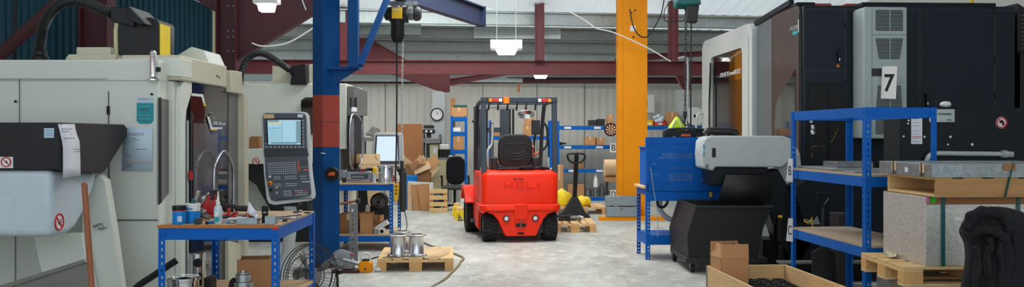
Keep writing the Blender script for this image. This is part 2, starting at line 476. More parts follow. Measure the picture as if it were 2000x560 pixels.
# columns on the left
def bolt4(px,Y,ys):
    def f(m):
        for y in ys:
            for dx in (-5,5):
                p = at(px+dx,y,Y); m.cyl(p+Vector((0,-.02,0)),p,.012,'steel_worn',8)
    return f
def legs(c,Y):  # helper for column plan corners
    return fX(c,Y)
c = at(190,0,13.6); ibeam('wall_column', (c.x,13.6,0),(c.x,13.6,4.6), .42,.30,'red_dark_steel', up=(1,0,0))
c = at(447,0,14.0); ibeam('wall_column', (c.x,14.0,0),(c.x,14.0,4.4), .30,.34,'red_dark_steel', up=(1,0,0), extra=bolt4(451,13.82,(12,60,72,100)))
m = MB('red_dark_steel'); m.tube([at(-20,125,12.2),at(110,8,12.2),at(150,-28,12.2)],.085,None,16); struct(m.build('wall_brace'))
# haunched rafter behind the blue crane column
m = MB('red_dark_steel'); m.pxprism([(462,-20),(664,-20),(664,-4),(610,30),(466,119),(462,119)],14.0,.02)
m.bar(at(466,118,14.0)+Vector((0,.01,0)),at(660,-2,14.0)+Vector((0,.01,0)),.16,.02,'red_dark_steel'); 
m.pxprism([(370,-22),(432,-22),(432,30),(425,24),(376,-6)],14.0,.02)
m.bar(at(372,-9,14.0),at(430,27,14.0),.16,.02,'red_dark_steel'); m.bar(at(589,-4,13.98),at(598,20,13.98),.02,.02,'steel')
struct(m.build('roof_rafter', smooth=False))
# rafters rising from the two white back columns
def rafter(pts, Y, name='roof_rafter'):
    m = MB('red_steel'); m.pxprism(pts,Y,.03)
    for a,b in zip(pts,pts[1:]+pts[:1]):
        if abs(a[0]-b[0])+abs(a[1]-b[1]) > 40: m.bar(at(*a,Y)+Vector((0,.015,0)),at(*b,Y)+Vector((0,.015,0)),.14,.016)
    struct(m.build(name, smooth=False))
rafter([(700,62),(712,70),(795,118),(872,118),(872,180),(856,177),(770,146),(700,130)],18.4)
rafter([(852,172),(872,155),(990,139),(990,146),(880,166)],19.2)
rafter([(1312,132),(1328,132),(1348,150),(1348,176),(1334,174)],19.2)
rafter([(1200,115),(1262,106),(1385,100),(1385,108),(1262,117),(1205,124)],18.2)
for k,px in enumerate((857,1334)):
    m = MB('frame_white'); m.pxprism([(px-13,177+k*-2),(px+12,177+k*-2),(px+12,395),(px-13,395)],21.3,.3); m.box(fX(px-14,21.3),fX(px+13,21.3),21.3,21.6,0,fZ(395,21.3))
    struct(m.build('wall_pier', smooth=False), 'white boxed pier against the back wall under the %s roof rafter' % ('long' if k==0 else 'short'))
# Z purlins
for i,(y,x0,x1,mt) in enumerate(((17.2,-1.6,9,'galv'),(18.15,-9,9,'galv_mid'),(19.05,-9,9,'galv_mid'),(19.9,-9,9,'galv'),(20.8,-9,9,'galv_mid'),(21.6,-9,9,'galv'))):
    z = roofz(y)-.03; m = MB(mt); h = .26
    m.box(x0,x1,y,y+.012,z-h,z); m.box(x0,x1,y-.07,y,z-.012,z); m.box(x0,x1,y,y+.07,z-h,z-h+.012); m.box(x0,x1,y-.07,y-.06,z-.03,z)
    struct(rotz5(m.build('roof_purlin', smooth=False), 7))
# lapped purlin sleeves
for px0,px1,y0,y1,Y in ((640,822,50,68,17.9),(925,1095,59,76,18.0)):
    m = MB('galv'); m.pxprism([(px0,y0-3),(px1,y0),(px1,y1),(px0,y1-2)],Y,.02); m.pxprism([(px0,y0-6),(px1,y0-3),(px1,y0),(px0,y0-3)],Y-.05,.07)
    struct(m.build('purlin_sleeve', smooth=False))

# rooflights above the frame: daylight comes in through them
for i,(x,y,w,l,st) in enumerate(((.3,11.6,1.4,5.2,1),(2.2,15.0,1.0,2.0,1),(-1.9,14.3,1.0,2.4,1))):
    pass

# ceiling luminaires: white tray with a dished glowing lens
def high_bay(px,py,Y,wpx,hpx,lpx,label,wt=1.0,dz=0):
    w = wpx/F*Y; h = hpx/F*Y; p = at(px,py,Y)
    t = thing('ceiling_light', label, 'ceiling light', (p.x,Y,p.z), 0, None)
    m = MB('white_paint'); m.box(-w/2,w/2,-w*.3,w*.3,0,h); m.build('housing', t, bevel=.008)
    l = lpx/F*Y
    m = MB('light_lens'); m.prism([(-w*.34,0),(w*.34,0),(w*.26,-l),(-w*.26,-l)],-w*.24,w*.24); m.build('lens', t, bevel=.006)
    m = MB('galv'); m.cyl((-w*.3,0,h),(-w*.3,0,max(h+.1,roofz(Y)-p.z)),.006,None,6); m.cyl((w*.3,0,h),(w*.3,0,max(h+.1,roofz(Y)-p.z)),.006,None,6); m.build('hanger', t)
    return t
high_bay(521,8,12.0,48,20,15,'white ceiling light hanging before the dark red rafter, cut by the picture top')
high_bay(477,96,17.4,44,14,9,'small white ceiling light just beside the dark red column above the black hose')
high_bay(989,97,15.5,62,18,9,'white boxy ceiling light hanging above the forklift, left of the roof post')
high_bay(1056,146,20.0,40,6,7,'low white ceiling light glowing under the long red roof beam')
# loose white cables under the roof
def cable(name, pts, r, mt, label, cat='cable', n=8, seg=6):
    m = MB(mt); m.tube(catmull(pts,n), r, None, seg); o = m.build(name); recenter(o); return tag(o,label,cat)
cable('cable',[at(1108,21,15.9),at(1140,38,15.9),at(1165,55,15.9),at(1200,64,15.9),at(1262,92,15.9),at(1310,120,15.9)],.011,'white_paint','white cable sagging along the grey purlin towards the yellow column')
cable('cable',[at(935,18,15.6),at(930,26,15.6),at(932,38,15.6),at(940,38,15.6),at(942,28,15.6),at(938,19,15.6),at(960,17,15.6)],.011,'white_paint','coiled white cable at the tip of the navy crane arm')
cable('cable',[at(492,84,13.9),at(515,90,13.9),at(560,84,13.9),at(600,62,13.9),at(625,44,13.9)],.012,'white_paint','white cable sagging below the dark red rafter behind the hose')
cable('conduit',[at(1324,114,16.6),at(1338,112,16.6),at(1343,125,16.6),at(1343,180,16.6),at(1341,262,16.6)],.022,'frame_white','pale grey conduit bending down from the red beam by the chain hoist','pipe')

# clock
p = at(852,223,21.05); t = thing('wall_clock','round black-rimmed wall clock on the white pier','clock',(p.x,21.27,p.z))
Mx = Matrix.Rotation(R(90),4,'X')
m = MB('white_paint'); m.lathe([(.135,0),(.135,.02)],(0,0,0),40,None,Mx); m.build('face', t)
m = MB('ink_black'); m.tube([(.143*math.cos(a*math.pi/20),-.02,.143*math.sin(a*math.pi/20)) for a in range(40)],.014,None,8,True); m.build('rim', t)
m = MB('ink_black'); 
for a,l,w in ((95,.085,.01),(62,.06,.012)):
    m.bar((0,-.027,0),(l*math.cos(R(a)),-.027,l*math.sin(R(a))),.004,w,None,(0,1,0))
m.build('hands', t)
m = MB('ink_black')
for a in range(12): m.bar((.105*math.cos(a*math.pi/6),-.022,.105*math.sin(a*math.pi/6)),(.122*math.cos(a*math.pi/6),-.022,.122*math.sin(a*math.pi/6)),.002,.008,None,(0,1,0))
m.build('hour_marks', t)
# bay number sign
p = at(1262,202,21.85); t = thing('bay_sign','white sign with a black 1 on the back wall behind the yellow column','sign',(p.x,p.y,p.z))
m = MB('white_paint'); m.box(-.2,.2,0,.01,-.22,.22); m.build('board', t)
txt('1',.28,(-.05,-.002,-.1),(90,0,0),'ink_black',t,'numeral')
# ================================================================ LEFT: MACHINES
def atX(px, py, c):
    Y = c*F/(px-CXP); return Vector((c, Y, fZ(py,Y)))
def xpoly(m, pts, c, dep, mt):   # polygon read on a plane X=c, extruded to +X by dep
    q = [atX(x,y,c) for x,y in pts]
    return m.prism([(p.y,p.z) for p in q], c, c+dep, mt, 'x')
def no_sign(parent, c, rx, rz, face='-y', mt='red_ink', plate=None):
    # white disc, red ring with diagonal bar and small black hand mark
    m = MB('white_paint'); cx,cy,cz = c
    m.prism([(cx+rx*.95*math.cos(a*math.pi/12), cz+rz*.95*math.sin(a*math.pi/12)) for a in range(24)], cy-.002, cy)
    m.build('sign_disc', parent, w=True)
    m = MB(mt)
    m.tube([(cx+rx*math.cos(a*math.pi/12), cy-.003, cz+rz*math.sin(a*math.pi/12)) for a in range(24)], min(rx,rz)*.13, None, 6, True)
    m.bar((cx-rx*.68,cy-.003,cz+rz*.68),(cx+rx*.68,cy-.003,cz-rz*.68),.003,min(rx,rz)*.2,None,(0,1,0))
    m.build('prohibition_ring', parent, w=True)
    m = MB('ink_black'); m.prism([(cx-rx*.3,cz+rz*.1),(cx-rx*.05,cz+rz*.35),(cx+rx*.25,cz+rz*.1),(cx+rx*.4,cz-rz*.3),(cx+rx*.1,cz-rz*.35),(cx-rx*.1,cz-rz*.1)], cy-.0025, cy-.0018)
    m.build('sign_mark', parent, w=True)

t = thing('milling_machine','big cream milling machine with dark glass door behind the nearest workbench','machine',(-4.5,8.5,0))
m = MB('mach_white'); m.box(-7.6,-3.09,7.8,9.6,0,2.19); m.box(-7.6,-3.085,7.785,9.6,2.02,2.205)
m.build('enclosure', t, w=True, bevel=.012)
m = MB('seam')
Y = 7.784
for a,b in (((0,154),(210,154)),((38,154),(38,330)),((30,460),(30,560))): m.bar(at(*a,Y),at(*b,Y),.004,.006,None,(0,1,0))
m.bar(at(-60,154,Y),at(165,154,Y),.004,.005,None,(0,1,0)); m.bar(at(212,178,7.798),at(212,560,7.798),.006,.006,None,(0,1,0))
m.bar(at(206,430,7.796),at(309,430,7.796),.006,.008,None,(0,1,0))
m.build('panel_seams', t, w=True)
m = MB('mach_white'); m.pxprism([(214,180),(306,180),(306,428),(214,428)],7.785,.02); dr = m.build('cabinet_door', t, w=True, bevel=.005)
m = MB('black_plastic')
for y in (215,392): m.pxprism([(208,y-8),(213,y-8),(213,y+8),(208,y+8)],7.77,.02)
m.build('hinge', dr, w=True); 
m = MB('black_plastic'); p = at(297,184,7.784); m.cyl(p,p-Vector((0,.012,0)),.011); m.build('lock', dr, w=True)
m = MB('black_plastic'); p = at(31,198,7.784); m.cyl(p,p-Vector((0,.012,0)),.011); m.build('lock', t, w=True)
# side window
m = MB('glass_grey'); xpoly(m,[(314,192),(338,197),(338,362),(314,396)],-3.088,.006,None); m.build('side_window', t, w=True)
m = MB('black_plastic'); xpoly(m,[(309,190),(314,190),(314,396),(309,400)],-3.089,.004,None); m.build('window_seal', t, w=True)
# door pillar with rounded shoulder
m = MB('mach_white'); xpoly(m,[(342,700),(342,200),(344,170),(350,158),(362,156),(366,160),(366,175),(354,215),(352,240),(352,700)],-3.04,.05,None)
m.box(-3.6,-3.04,8.0,9.3,0,2.03); m.build('door_pillar', t, w=True, bevel=.006)
m = MB('black_panel'); xpoly(m,[(352,240),(354,215),(364,190),(366,160),(366,700),(352,700)],-3.03,.02,None); m.build('door_gap', t, w=True)
m = MB('frame_white'); xpoly(m,[(364,235),(366,235),(366,640),(364,640)],-3.01,.012,None); m.build('seal_strip', t, w=True)
m = MB('glass_brown'); xpoly(m,[(366,160),(438,173),(438,640),(366,640)],-3.03,.04,None); door = m.build('machine_door', t, w=True, bevel=.004)
m = MB('glass_grey'); xpoly(m,[(378,240),(404,242),(412,262),(425,262),(425,420),(378,430)],-2.989,.004,None); m.build('inner_window', door, w=True)
m = MB('glass_dark'); xpoly(m,[(372,190),(397,190),(402,215),(398,232),(372,232)],-2.989,.005,None)
xpoly(m,[(407,226),(413,219),(438,220),(438,262),(412,262)],-2.989,.006,None); m.build('window_band', door, w=True)
m = MB('white_paint'); xpoly(m,[(374,182),(396,184),(401,207),(398,207),(393,189),(374,187)],-2.986,.004,None)
xpoly(m,[(404,228),(408,227),(414,248),(434,248),(433,252),(411,252)],-2.982,.004,None); m.build('trim_line', door, w=True)
m = MB('yellow'); xpoly(m,[(411,252),(424,252),(424,254),(410,254)],-2.981,.004,None); xpoly(m,[(398,200),(401,205),(403,207),(398,207)],-2.981,.004,None); m.build('trim_accent', door, w=True)
p = atX(414,233,-2.98)
def ang_txt(s,size,p,m,parent,rz=90,name='lettering',xs=1): return txt(s,size,p,(90,0,rz),m,parent,name,xs=xs)
o = ang_txt('DMU 85 evo',.052,(p.x+.008-t.location.x,p.y-t.location.y,p.z-.055),'white_paint',t,xs=1.5)
o = ang_txt('DMG',.04,(p.x+.008-t.location.x,p.y-t.location.y-.04,p.z+.005),'key_grey',t,xs=1.2)
m = MB('red_tool'); xpoly(m,[(368,335),(374,333),(376,350),(369,352)],-2.985,.01,None); m.build('warning_light', door, w=True)
m = MB('steel'); c = -2.90
pts = catmull([atX(418,398,c),atX(418,345,c),atX(420,322,c),atX(429,303,c),atX(437,296,c),atX(446,303,c),atX(454,322,c),atX(456,345,c),atX(456,398,c)],6)
m.tube(pts,.017,None,10); m.cyl(atX(418,385,c),atX(418,385,-3.0),.012); m.cyl(atX(456,392,c),atX(456,392,-3.0),.012); m.build('door_handle', door, w=True)
# header above the door
m = MB('mach_cream'); m.box(-3.5,-2.965,7.98,9.27,2.04,2.265); m.build('door_header', t, w=True, bevel=.015)
m = MB('black_plastic')
for y,z in ((8.95,2.14),(9.02,2.13)): m.cyl((-2.96,y,z),(-2.975,y,z),.012)
m.build('screw_caps', t, w=True)
m = MB('mach_white'); m.pxprism([(322,122),(373,91),(398,98),(412,130)],8.9,.5); m.build('roof_cover', t, w=True, bevel=.01); m = MB('mach_white'); m.pxprism([(228,140),(228,114),(330,112),(352,112),(352,150)],7.95,.3); m.build('roof_cover', t, w=True, bevel=.01)
# rear flange beside the door
m = MB('mach_cream'); xpoly(m,[(440,180),(441,137),(462,140),(464,184)],-2.99,.06,None); xpoly(m,[(463,182),(468,186),(470,210),(470,640),(463,640)],-2.99,.09,None); m.build('flange', t, w=True, bevel=.01)
m = MB('galv_dull'); xpoly(m,[(440,180),(463,184),(463,480),(440,480)],-3.02,.04,None); m.build('flange_panel', t, w=True)
m = MB('mach_cream'); xpoly(m,[(438,470),(470,478),(470,700),(438,700)],-2.99,.05,None); m.build('apron', t, w=True, bevel=.01)
# stickers
m = MB('paper_blue'); m.pxprism([(268,190),(298,190),(298,202),(268,202)],7.775,.008); m.build('sticker_header', t, w=True)
m = MB('teal_label'); m.pxprism([(267,201),(299,201),(299,236),(293,241),(273,241),(267,236)],7.774,.008); st = m.build('sticker', t, w=True)
m = MB('white_paint')
for y in (206,214,223,230): m.bar(at(271,y+2,7.772),at(295,y+2,7.772),.002,.016 if y!=214 else .02,None,(0,1,0))
m.build('sticker_print', st, w=True)
m = MB('ink_black'); scribble(m, at(272,196,7.772),(1,0,0),(0,0,1),.1,.02,1,'ink_black'); scribble(m, at(272,217,7.769),(1,0,0),(0,0,1),.1,.014,2,'ink_black',th=.004); m.build('sticker_text', st, w=True)
# roof equipment
m = MB('mach_cream'); m.pxprism([(149,92),(216,92),(216,107),(149,107)],8.3,.3); m.pxprism([(128,113),(134,106),(226,106),(226,140),(128,140)],8.2,.4); m.build('roof_box', t, w=True, bevel=.006)
m = MB('black_panel'); m.prism([(-3.76,2.2),(-3.33,2.2),(-3.33,2.60),(-3.345,2.63),(-3.40,2.655),(-3.76,2.66)],8.4,8.8); 
m.pxprism([(216,13),(252,15),(262,40),(262,52),(216,41)],8.35,.3); m.pxprism([(248,14),(254,14),(289,47),(272,48),(250,38)],8.3,.4); tk = m.build('mist_filter', t, w=True, bevel=.008)
m = MB('yellow_bright'); m.box(-3.335,-3.322,8.42,8.66,2.2,2.60); m.build('filter_side', tk, w=True)
m = MB('galv_dull'); m.pxprism([(252,13),(255,13),(291,47),(286,48)],8.29,.42); m.build('filter_trim', tk, w=True)
hp = catmull([at(78,118,8.5),at(76,104,8.5),at(80,80,8.5),at(84,55,8.5),at(96,30,8.5),at(118,8,8.5),at(150,2,8.5),at(185,13,8.5),at(220,27,8.5)],16)
m = MB('hose_black'); m.tube(hp, lambda i: .052 if i%2 else .046, None, 14); hs = m.build('roof_hose', t, w=True)
m = MB('black_plastic'); p = at(78,112,8.5); m.lathe([(.085,-.08),(.085,.0),(.065,.02),(.062,.06)],p,20); m.build('hose_flange', t, w=True)
m = MB('cream_cabinet'); m.tube([at(227,118,8.4),at(226,60,8.4),at(228,45,8.4)],.02,None,8); m.build('conduit', t, w=True)
# signal lamp
s = at(299,157,7.76); m = MB('chrome'); m.lathe([(.052,0),(.052,.012),(.03,.03),(.028,.04),(.028,.24),(.018,.258),(0,.26)],s,20); sg = m.build('signal_lamp', t, w=True)
m = MB('copper')
for k in range(10): m.box(s.x-.014,s.x-.006,s.y-.032,s.y-.027,s.z+.06+k*.018,s.z+.068+k*.018); m.box(s.x+.006,s.x+.014,s.y-.032,s.y-.027,s.z+.06+k*.018,s.z+.068+k*.018)
m.build('lamp_dots', sg, w=True)
m = MB('black_plastic'); m.box(-3.12,-3.07,7.77,7.79,2.10,2.14); m.build('badge', t, w=True)

# order sheet taped on the door
p = at(269,291,7.775); o = None
m = MB('paper_blue'); q = [at(242,248,7.77),at(298,249,7.77),at(297,334,7.765),at(238,333,7.765)]; m.quad(*q)
ps = m.build('order_sheet'); ps.location=(0,0,0)
tag(ps,'printed order sheet with an orange bar taped on the cream machine door','paper')
ps.modifiers.new('t','SOLIDIFY').thickness = .001
m = MB('orange_ink'); m.bar(at(241,317,7.762),at(295,318,7.762),.001,.008,None,(0,1,0)); m.build('orange_bar', ps)
m = MB('ink'); 
for y,w in ((261,.19),(264,.2),(270,.1),(274,.14),(278,.06),(292,.12),(305,.05),(323,.08),(326,.06)): scribble(m, at(245 if y!=292 else 265,y,7.762),(1,0,0),(0,0,1),w,.004,1,'ink',words=5)
m.build('print', ps)
recs = [ps]

# chip conveyor head with a black and brown hood
t = thing('chip_conveyor','white conveyor housing under a black and brown hood at the picture edge','conveyor',(-3.9,6.9,0))
XH = -3.345
hood = [(118,239),(160,240),(243,243),(249,251),(248,266),(205,334),(198,338),(118,331)]
q = [atX(x,y,XH) for x,y in hood]
m = MB('black_panel'); m.prism([(p.y,p.z) for p in q],-7.9,XH-.012,None,'x'); m.build('black_hood', t, w=True, bevel=.006)
m = MB('brown_panel'); m.prism([(p.y,p.z) for p in q],XH-.012,XH,None,'x'); m.build('brown_hood', t, w=True, bevel=.008, seg=3)
XU = -3.42
hs_ = [(100,331),(192,336),(186,365),(178,385),(163,420),(150,443),(135,456),(118,460),(100,462)]
q = [atX(x,y,XU) for x,y in hs_]
m = MB('mach_blue_white'); m.prism([(p.y,p.z) for p in q],-7.9,XU,None,'x'); m.build('housing', t, w=True, bevel=.05, seg=4)
m = MB('mach_white'); m.pxprism([(160,380),(192,340),(206,352),(222,450),(245,620),(262,740),(190,740),(176,600),(158,440)],7.36,.1)
m.pxprism([(62,455),(160,455),(180,560),(200,740),(95,740),(86,560)],7.25,.1); m.build('support_leg', t, w=True, bevel=.01)
p = at(197,442,7.33); m = MB('steel'); m.tube([(p.x+.035*math.cos(a*math.pi/10),p.y,p.z+.02*math.sin(a*math.pi/10)) for a in range(20)],.008,None,8,True); m.cyl(p+Vector((-.06,0,0)),p+Vector((-.03,0,0)),.01); m.cyl(p+Vector((-.06,0,0)),p+Vector((-.06,.04,0)),.012); m.build('ring_latch', t, w=True)
m = MB('white_paint'); m.pxprism([(-8,306),(25,306),(25,328),(-8,328)],6.592,.01); m.build('sign_plate', t, w=True)
no_sign(t, at(12,316,6.589), .034,.034)
p = atX(115,433,XU)
m = MB('white_paint'); m.prism([(p.y+.058*math.cos(a*math.pi/12),p.z+.058*math.sin(a*math.pi/12)) for a in range(24)],XU,XU+.002,None,'x'); m.build('sign_disc', t, w=True)
m = MB('red_ink'); m.tube([(XU+.003,p.y+.06*math.cos(a*math.pi/12),p.z+.06*math.sin(a*math.pi/12)) for a in range(24)],.007,None,6,True); m.bar((XU+.004,p.y-.042,p.z+.042),(XU+.004,p.y+.042,p.z-.042),.012,.004,None,(1,0,0)); m.build('prohibition_ring', t, w=True)
m = MB('ink_black'); m.tube([(XU+.003,p.y-.02,p.z+.0),(XU+.003,p.y,p.z-.02),(XU+.003,p.y+.03,p.z-.005),(XU+.003,p.y+.02,p.z+.02)],.003,None,5); m.build('sign_mark', t, w=True)
m = MB('paper_blue'); m.pxprism([(86,250),(105,250),(105,269),(86,269)],6.592,.01); st = m.build('sticker', t, w=True)
m = MB('teal_label'); 
for y in (252,257,262): m.bar(at(88,y+2,6.59),at(103,y+2,6.59),.002,.009,None,(0,1,0))
m.build('sticker_print', st, w=True)
# note paper
m = MB('paper')
rows = [(242,113,146),(250,115,147),(262,118,150),(275,121,155),(290,123,156),(305,123,156.5),(325,123,157),(347,123,157)]
yy = [6.575,6.57,6.56,6.565,6.57,6.57,6.56,6.555]
def onside(px,off=.012):
    return (XH+off)*F/(px-CXP)
V = [[m.bm.verts.new(at(l,y,yq_-.005)),m.bm.verts.new(at(r,y+(0 if y<346 else -4),onside(r)))] for (y,l,r),yq_ in zip(rows,yy)]
for a,b in zip(V,V[1:]): m.face([a[0],a[1],b[1],b[0]],None)
note = m.build('note_sheet'); tag(note,'handwritten white note hanging down over the black conveyor hood','paper'); note.modifiers.new('t','SOLIDIFY').thickness=.001
m = MB('ink_black')
def x0_(y): return 113 if y<250 else (118 if y<270 else 122)
def x1_(y): return 147 if y<255 else (151 if y<270 else 156)
def hand(m,x0,y0,x1,Y,seed):
    rnd = random.Random(seed); x = x0
    while x < x1:
        L = rnd.uniform(3,8); n = 8
        pts = [at(x+L*k/n, y0+math.sin(k*2.3+seed)*1.1-.4*(x-x0)/10, 6.565+(onside(x1_(y0))-6.565)*((x+L*k/n)-x0_(y0))/(x1_(y0)-x0_(y0))-.008) for k in range(n+1)]
        m.tube(pts,.0011,None,4); x += L+1.5
hand(m,120,252,134,6.562,1); hand(m,120,257,138,6.557,2); hand(m,123,263,141,6.555,3); hand(m,125,270,147,6.556,4); hand(m,127,292,152,6.563,5); hand(m,140,296,150,6.563,6)
m.build('handwriting', note)

# grey sheet leaning in front, and broom
m = MB('sheet_grey'); m.pxprism([(-60,584),(-20,570),(60,540),(163,511),(169,516),(176,540),(205,733),(-60,733)],5.92,.02); m.pxprism([(-60,576),(163,506),(169,512),(-60,586)],5.90,.05)
o = m.build('metal_sheet', bevel=.003); recenter(o); tag(o,'worn grey metal sheet leaning with a slanted top behind the broom','metal sheet')
b = thing('broom','wooden broom handle leaning against the cream machine','broom',at(188,0,5.75)*1)
b.location.z = 0
m = MB('wood_handle'); top_ = at(165,360,5.75); bt = at(190,715,5.75); m.cyl(bt,top_,.019,None,14); m.sphere(top_,.0195,None,(1,1,.8)); m.build('handle', b, w=True)
m = MB('wood_grey'); m.box(-.15,.15,-.03,.03,.07,.11); m.build('head', b, bevel=.01); m = MB('black_plastic'); m.box(-.15,.15,-.028,.028,.0,.07); m.build('bristles', b)

# ---------------- operator panel on its curved stand
t = thing('control_panel','grey machine control console with lit screen and keyboard beside the blue column','control panel',(fX(562,9.4),9.4,0))
YP = 9.3
def bend(m, zb=fZ(303,YP), k=.28):
    for v in m.bm.verts:
        if v.co.z < zb: v.co.y -= (zb-v.co.z)*k
out = [(519,218),(590,218),(597,220),(601,226),(603,260),(604,300),(611,345),(618,378),(617,386),(610,390),(560,396),(542,398),(532,395),(527,387),(519,345),(513,303),(511,260),(510,228),(513,221)]
m = MB('frame_white'); m.prism([(fX(x,YP),fZ(y,YP)) for x,y in out],YP,YP+.09)
bmesh.ops.bisect_plane(m.bm, geom=m.bm.verts[:]+m.bm.edges[:]+m.bm.faces[:], plane_co=(0,0,fZ(303,YP)), plane_no=(0,0,1)); bend(m); m.build('casing', t, w=True, bevel=.006)
inn = [(520,221),(589,221),(596,224),(598,230),(600,300),(607,345),(613,376),(611,381),(545,391),(537,389),(533,382),(523,345),(517,300),(514,230),(516,223)]
def pp(pts, Y, dep, mt, name, parent, lab=None, bis=True):
    m = MB(mt); m.prism([(fX(x,YP),fZ(y,YP)) for x,y in pts],Y,Y+dep)
    if bis: bmesh.ops.bisect_plane(m.bm, geom=m.bm.verts[:]+m.bm.edges[:]+m.bm.faces[:], plane_co=(0,0,fZ(303,YP)), plane_no=(0,0,1))
    bend(m); return m.build(name, parent, w=True)
fp = pp(inn, YP-.008,.01,'panel_grey','front_panel',t)
pp([(516,290),(600,290),(603,304),(517,306)],YP-.011,.01,'charcoal','bend_strip',t)
scr = pp([(521,231),(590,231),(590,283),(521,283)],YP-.012,.01,'black_plastic','screen_bezel',t,bis=False)
pp([(523,234),(588,234),(588,282),(525,282)],YP-.014,.006,'screen_on','screen',t,bis=False)
m = MB(); 
def ui(x0,y0,x1,y1,mt,d=.016): m.prism([(fX(x0,YP),fZ(y0,YP)),(fX(x1,YP),fZ(y0,YP)),(fX(x1,YP),fZ(y1,YP)),(fX(x0,YP),fZ(y1,YP))],YP-d,YP-d+.002,mt)
ui(524,234,545,238,'screen_grey'); ui(526,240,550,242.5,'screen_yellow'); ui(525,249.5,550,250.5,'screen_ui'); ui(551,240,552,276,'screen_grey'); ui(579,236,588,279,'screen_grey'); ui(530,277,580,281,'screen_grey')
for k in range(8): ui(526,253+k*3,548,253.5+k*3,'screen_grey')
m.build('screen_display', t, w=True)
m = MB('key_grey')
for k in range(7): ui(590.5+k*.15,234+k*6.6,594+k*.15,237.5+k*6.6,'key_grey',.014)
ui(591.5,279,595,282,'key_grey',.014); ui(519,279,522,282,'key_grey',.014)
for k in range(10): ui(519.5+k*8,285,523.5+k*8,288.5,'key_grey',.014)
m.build('soft_keys', t, w=True)
m = MB('paper'); ui(516,223,536,231,'cardboard_pale',.012); ui(582,223,592,229,'paper',.012); m.build('stickers', t, w=True)
# keyboard field, lines lean with the lower half
m = MB('key_grey')
def key(u,v,w,h,mt='key_grey',d=.015):
    # u along the panel 0..1, v rows in px below 303
    sh = .16*v
    x = 517+u+sh; y = 303+v-.04*u
    m.prism([(fX(x,YP),fZ(y,YP)),(fX(x+w,YP),fZ(y-.04*w,YP)),(fX(x+w+.16*h,YP),fZ(y+h,YP)),(fX(x+.16*h,YP),fZ(y+h,YP))],YP-d,YP-d+.006,mt)
for r in range(6):
    for c in range(14): key(5+c*4.0,15+r*4.0,2.7,2.2)
for r in range(5): key(63,14+r*4,3,2.8,'key_orange'); 
for c in range(2): key(74+c*4,30,3.5,2.6,'key_orange')
for r in range(4):
    for c in range(4): key(69+c*4,13+r*4,1.6,1.4,'charcoal' if r<3 else 'key_grey')
for r in range(2):
    for c in range(3): key(15+c*4.5,41+r*4,3.2,2.2); key(15+c*4.5,55+r*4,3.2,2.2)
    for c in range(6): key(36+c*3.8,41+r*4,2.8,2.2); key(36+c*3.8,55+r*4,2.8,2.2)
    for c in range(3): key(66+c*4.5,42+r*5,3,2.2)
for r in range(3):
    for c in range(4): key(31+c*4,69+r*4,3,2.4)
    for c in range(6): key(53+c*4,69+r*4,3,2.4,'red_tool' if (c>3 and r==0) or (c==0 and r==1) else 'key_grey')
key(68,53,14,1.2,'paper')
for c in range(26): key(18+c*2.6,83.5,1,3.5,'charcoal')
bend(m); m.build('keypad', t, w=True)
def knob(x,y,r,mt,name,h=.02):
    p = Vector((fX(x,YP),YP-.01,fZ(y,YP))); p.y -= (fZ(303,YP)-p.z)*.28
    m = MB(mt); m.cyl(p,p-Vector((0,h,0)),r,None,18,r*.85); return m.build(name,t,w=True,bevel=.002)
knob(531,344,.014,'white_paint','selector_knob'); knob(532,357,.026,'yellow','emergency_stop_ring',.01); knob(532,357,.017,'red_tool','emergency_stop',.035); knob(535,369,.017,'black_plastic','key_switch')
knob(546,365,.015,'key_grey','dial'); knob(547,375,.016,'key_grey','dial')
m = MB('frame_white'); m.tube(catmull([(fX(566,9.45),9.4,.84),(fX(568,9.45),9.45,.72),(fX(566,9.45),9.45,.5),(fX(558,9.45),9.5,.28),(fX(548,9.45),9.5,.1),(fX(545,9.45),9.5,.0)],6),.065,None,16); m.build('stand', t, w=True)
m = MB('iron_dark'); m.box(fX(550,9.4),fX(585,9.4),9.34,9.5,.8,.86); m.tube(catmull([at(596,388,9.35),at(603,410,9.35),at(600,440,9.35)],5),.018); m.build('bracket', t, w=True)

# ---------------- second white machine behind the column
t = thing('milling_machine','white milling machine with black hose on top behind the lit control console','machine',(-3.3,13.7,0))
m = MB('mach_white'); m.box(fX(400,13.0),-2.415,13.0,14.4,fZ(291,13.0),fZ(163,13.0)); m.box(fX(400,13.0),fX(662,13.0),13.1,14.4,0,fZ(291,13.0)); m.build('enclosure', t, w=True, bevel=.012)
m = MB('mach_white'); m.pxprism([(440,290),(606,290),(606,320),(440,320)],12.7,.5); m.build('front_ledge', t, w=True, bevel=.01)
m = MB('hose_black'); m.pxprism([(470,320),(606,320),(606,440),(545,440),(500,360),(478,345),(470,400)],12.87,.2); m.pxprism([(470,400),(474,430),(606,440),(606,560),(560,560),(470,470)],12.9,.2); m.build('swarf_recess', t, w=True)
m = MB('glass_brown'); m.pxprism([(588,196),(596,190),(612,190),(612,262),(588,262)],12.9,.2); m.build('window', t, w=True)
m = MB('black_plastic'); m.pxprism([(572,128),(597,124),(598,165),(566,165)],12.9,.4); m.pxprism([(562,132),(574,128),(574,150),(566,145)],12.9,.2); m.build('mist_filter', t, w=True, bevel=.01)
m = MB('mach_cream'); m.pxprism([(532,128),(560,132),(572,150),(574,166),(532,166)],13.1,.5); m.pxprism([(596,128),(612,124),(612,166),(596,166)],13.1,.5); m.build('roof_box', t, w=True)
hp = catmull([at(468,166,12.9),at(472,140,12.9),at(482,117,12.9),at(500,105,12.9),at(520,107,12.9),at(545,122,12.9),at(566,137,12.9)],12)
m = MB('hose_black'); m.tube(hp, lambda i: .05 if i%2 else .044, None, 12); m.build('roof_hose', t, w=True)
no_sign(t, at(500,315,12.69), .045,.045)
c = -2.41
m = MB('galv_dull'); xpoly(m,[(678,168),(703,178),(703,226),(678,226)],c,.12,None); m.build('door_header', t, w=True, bevel=.01)
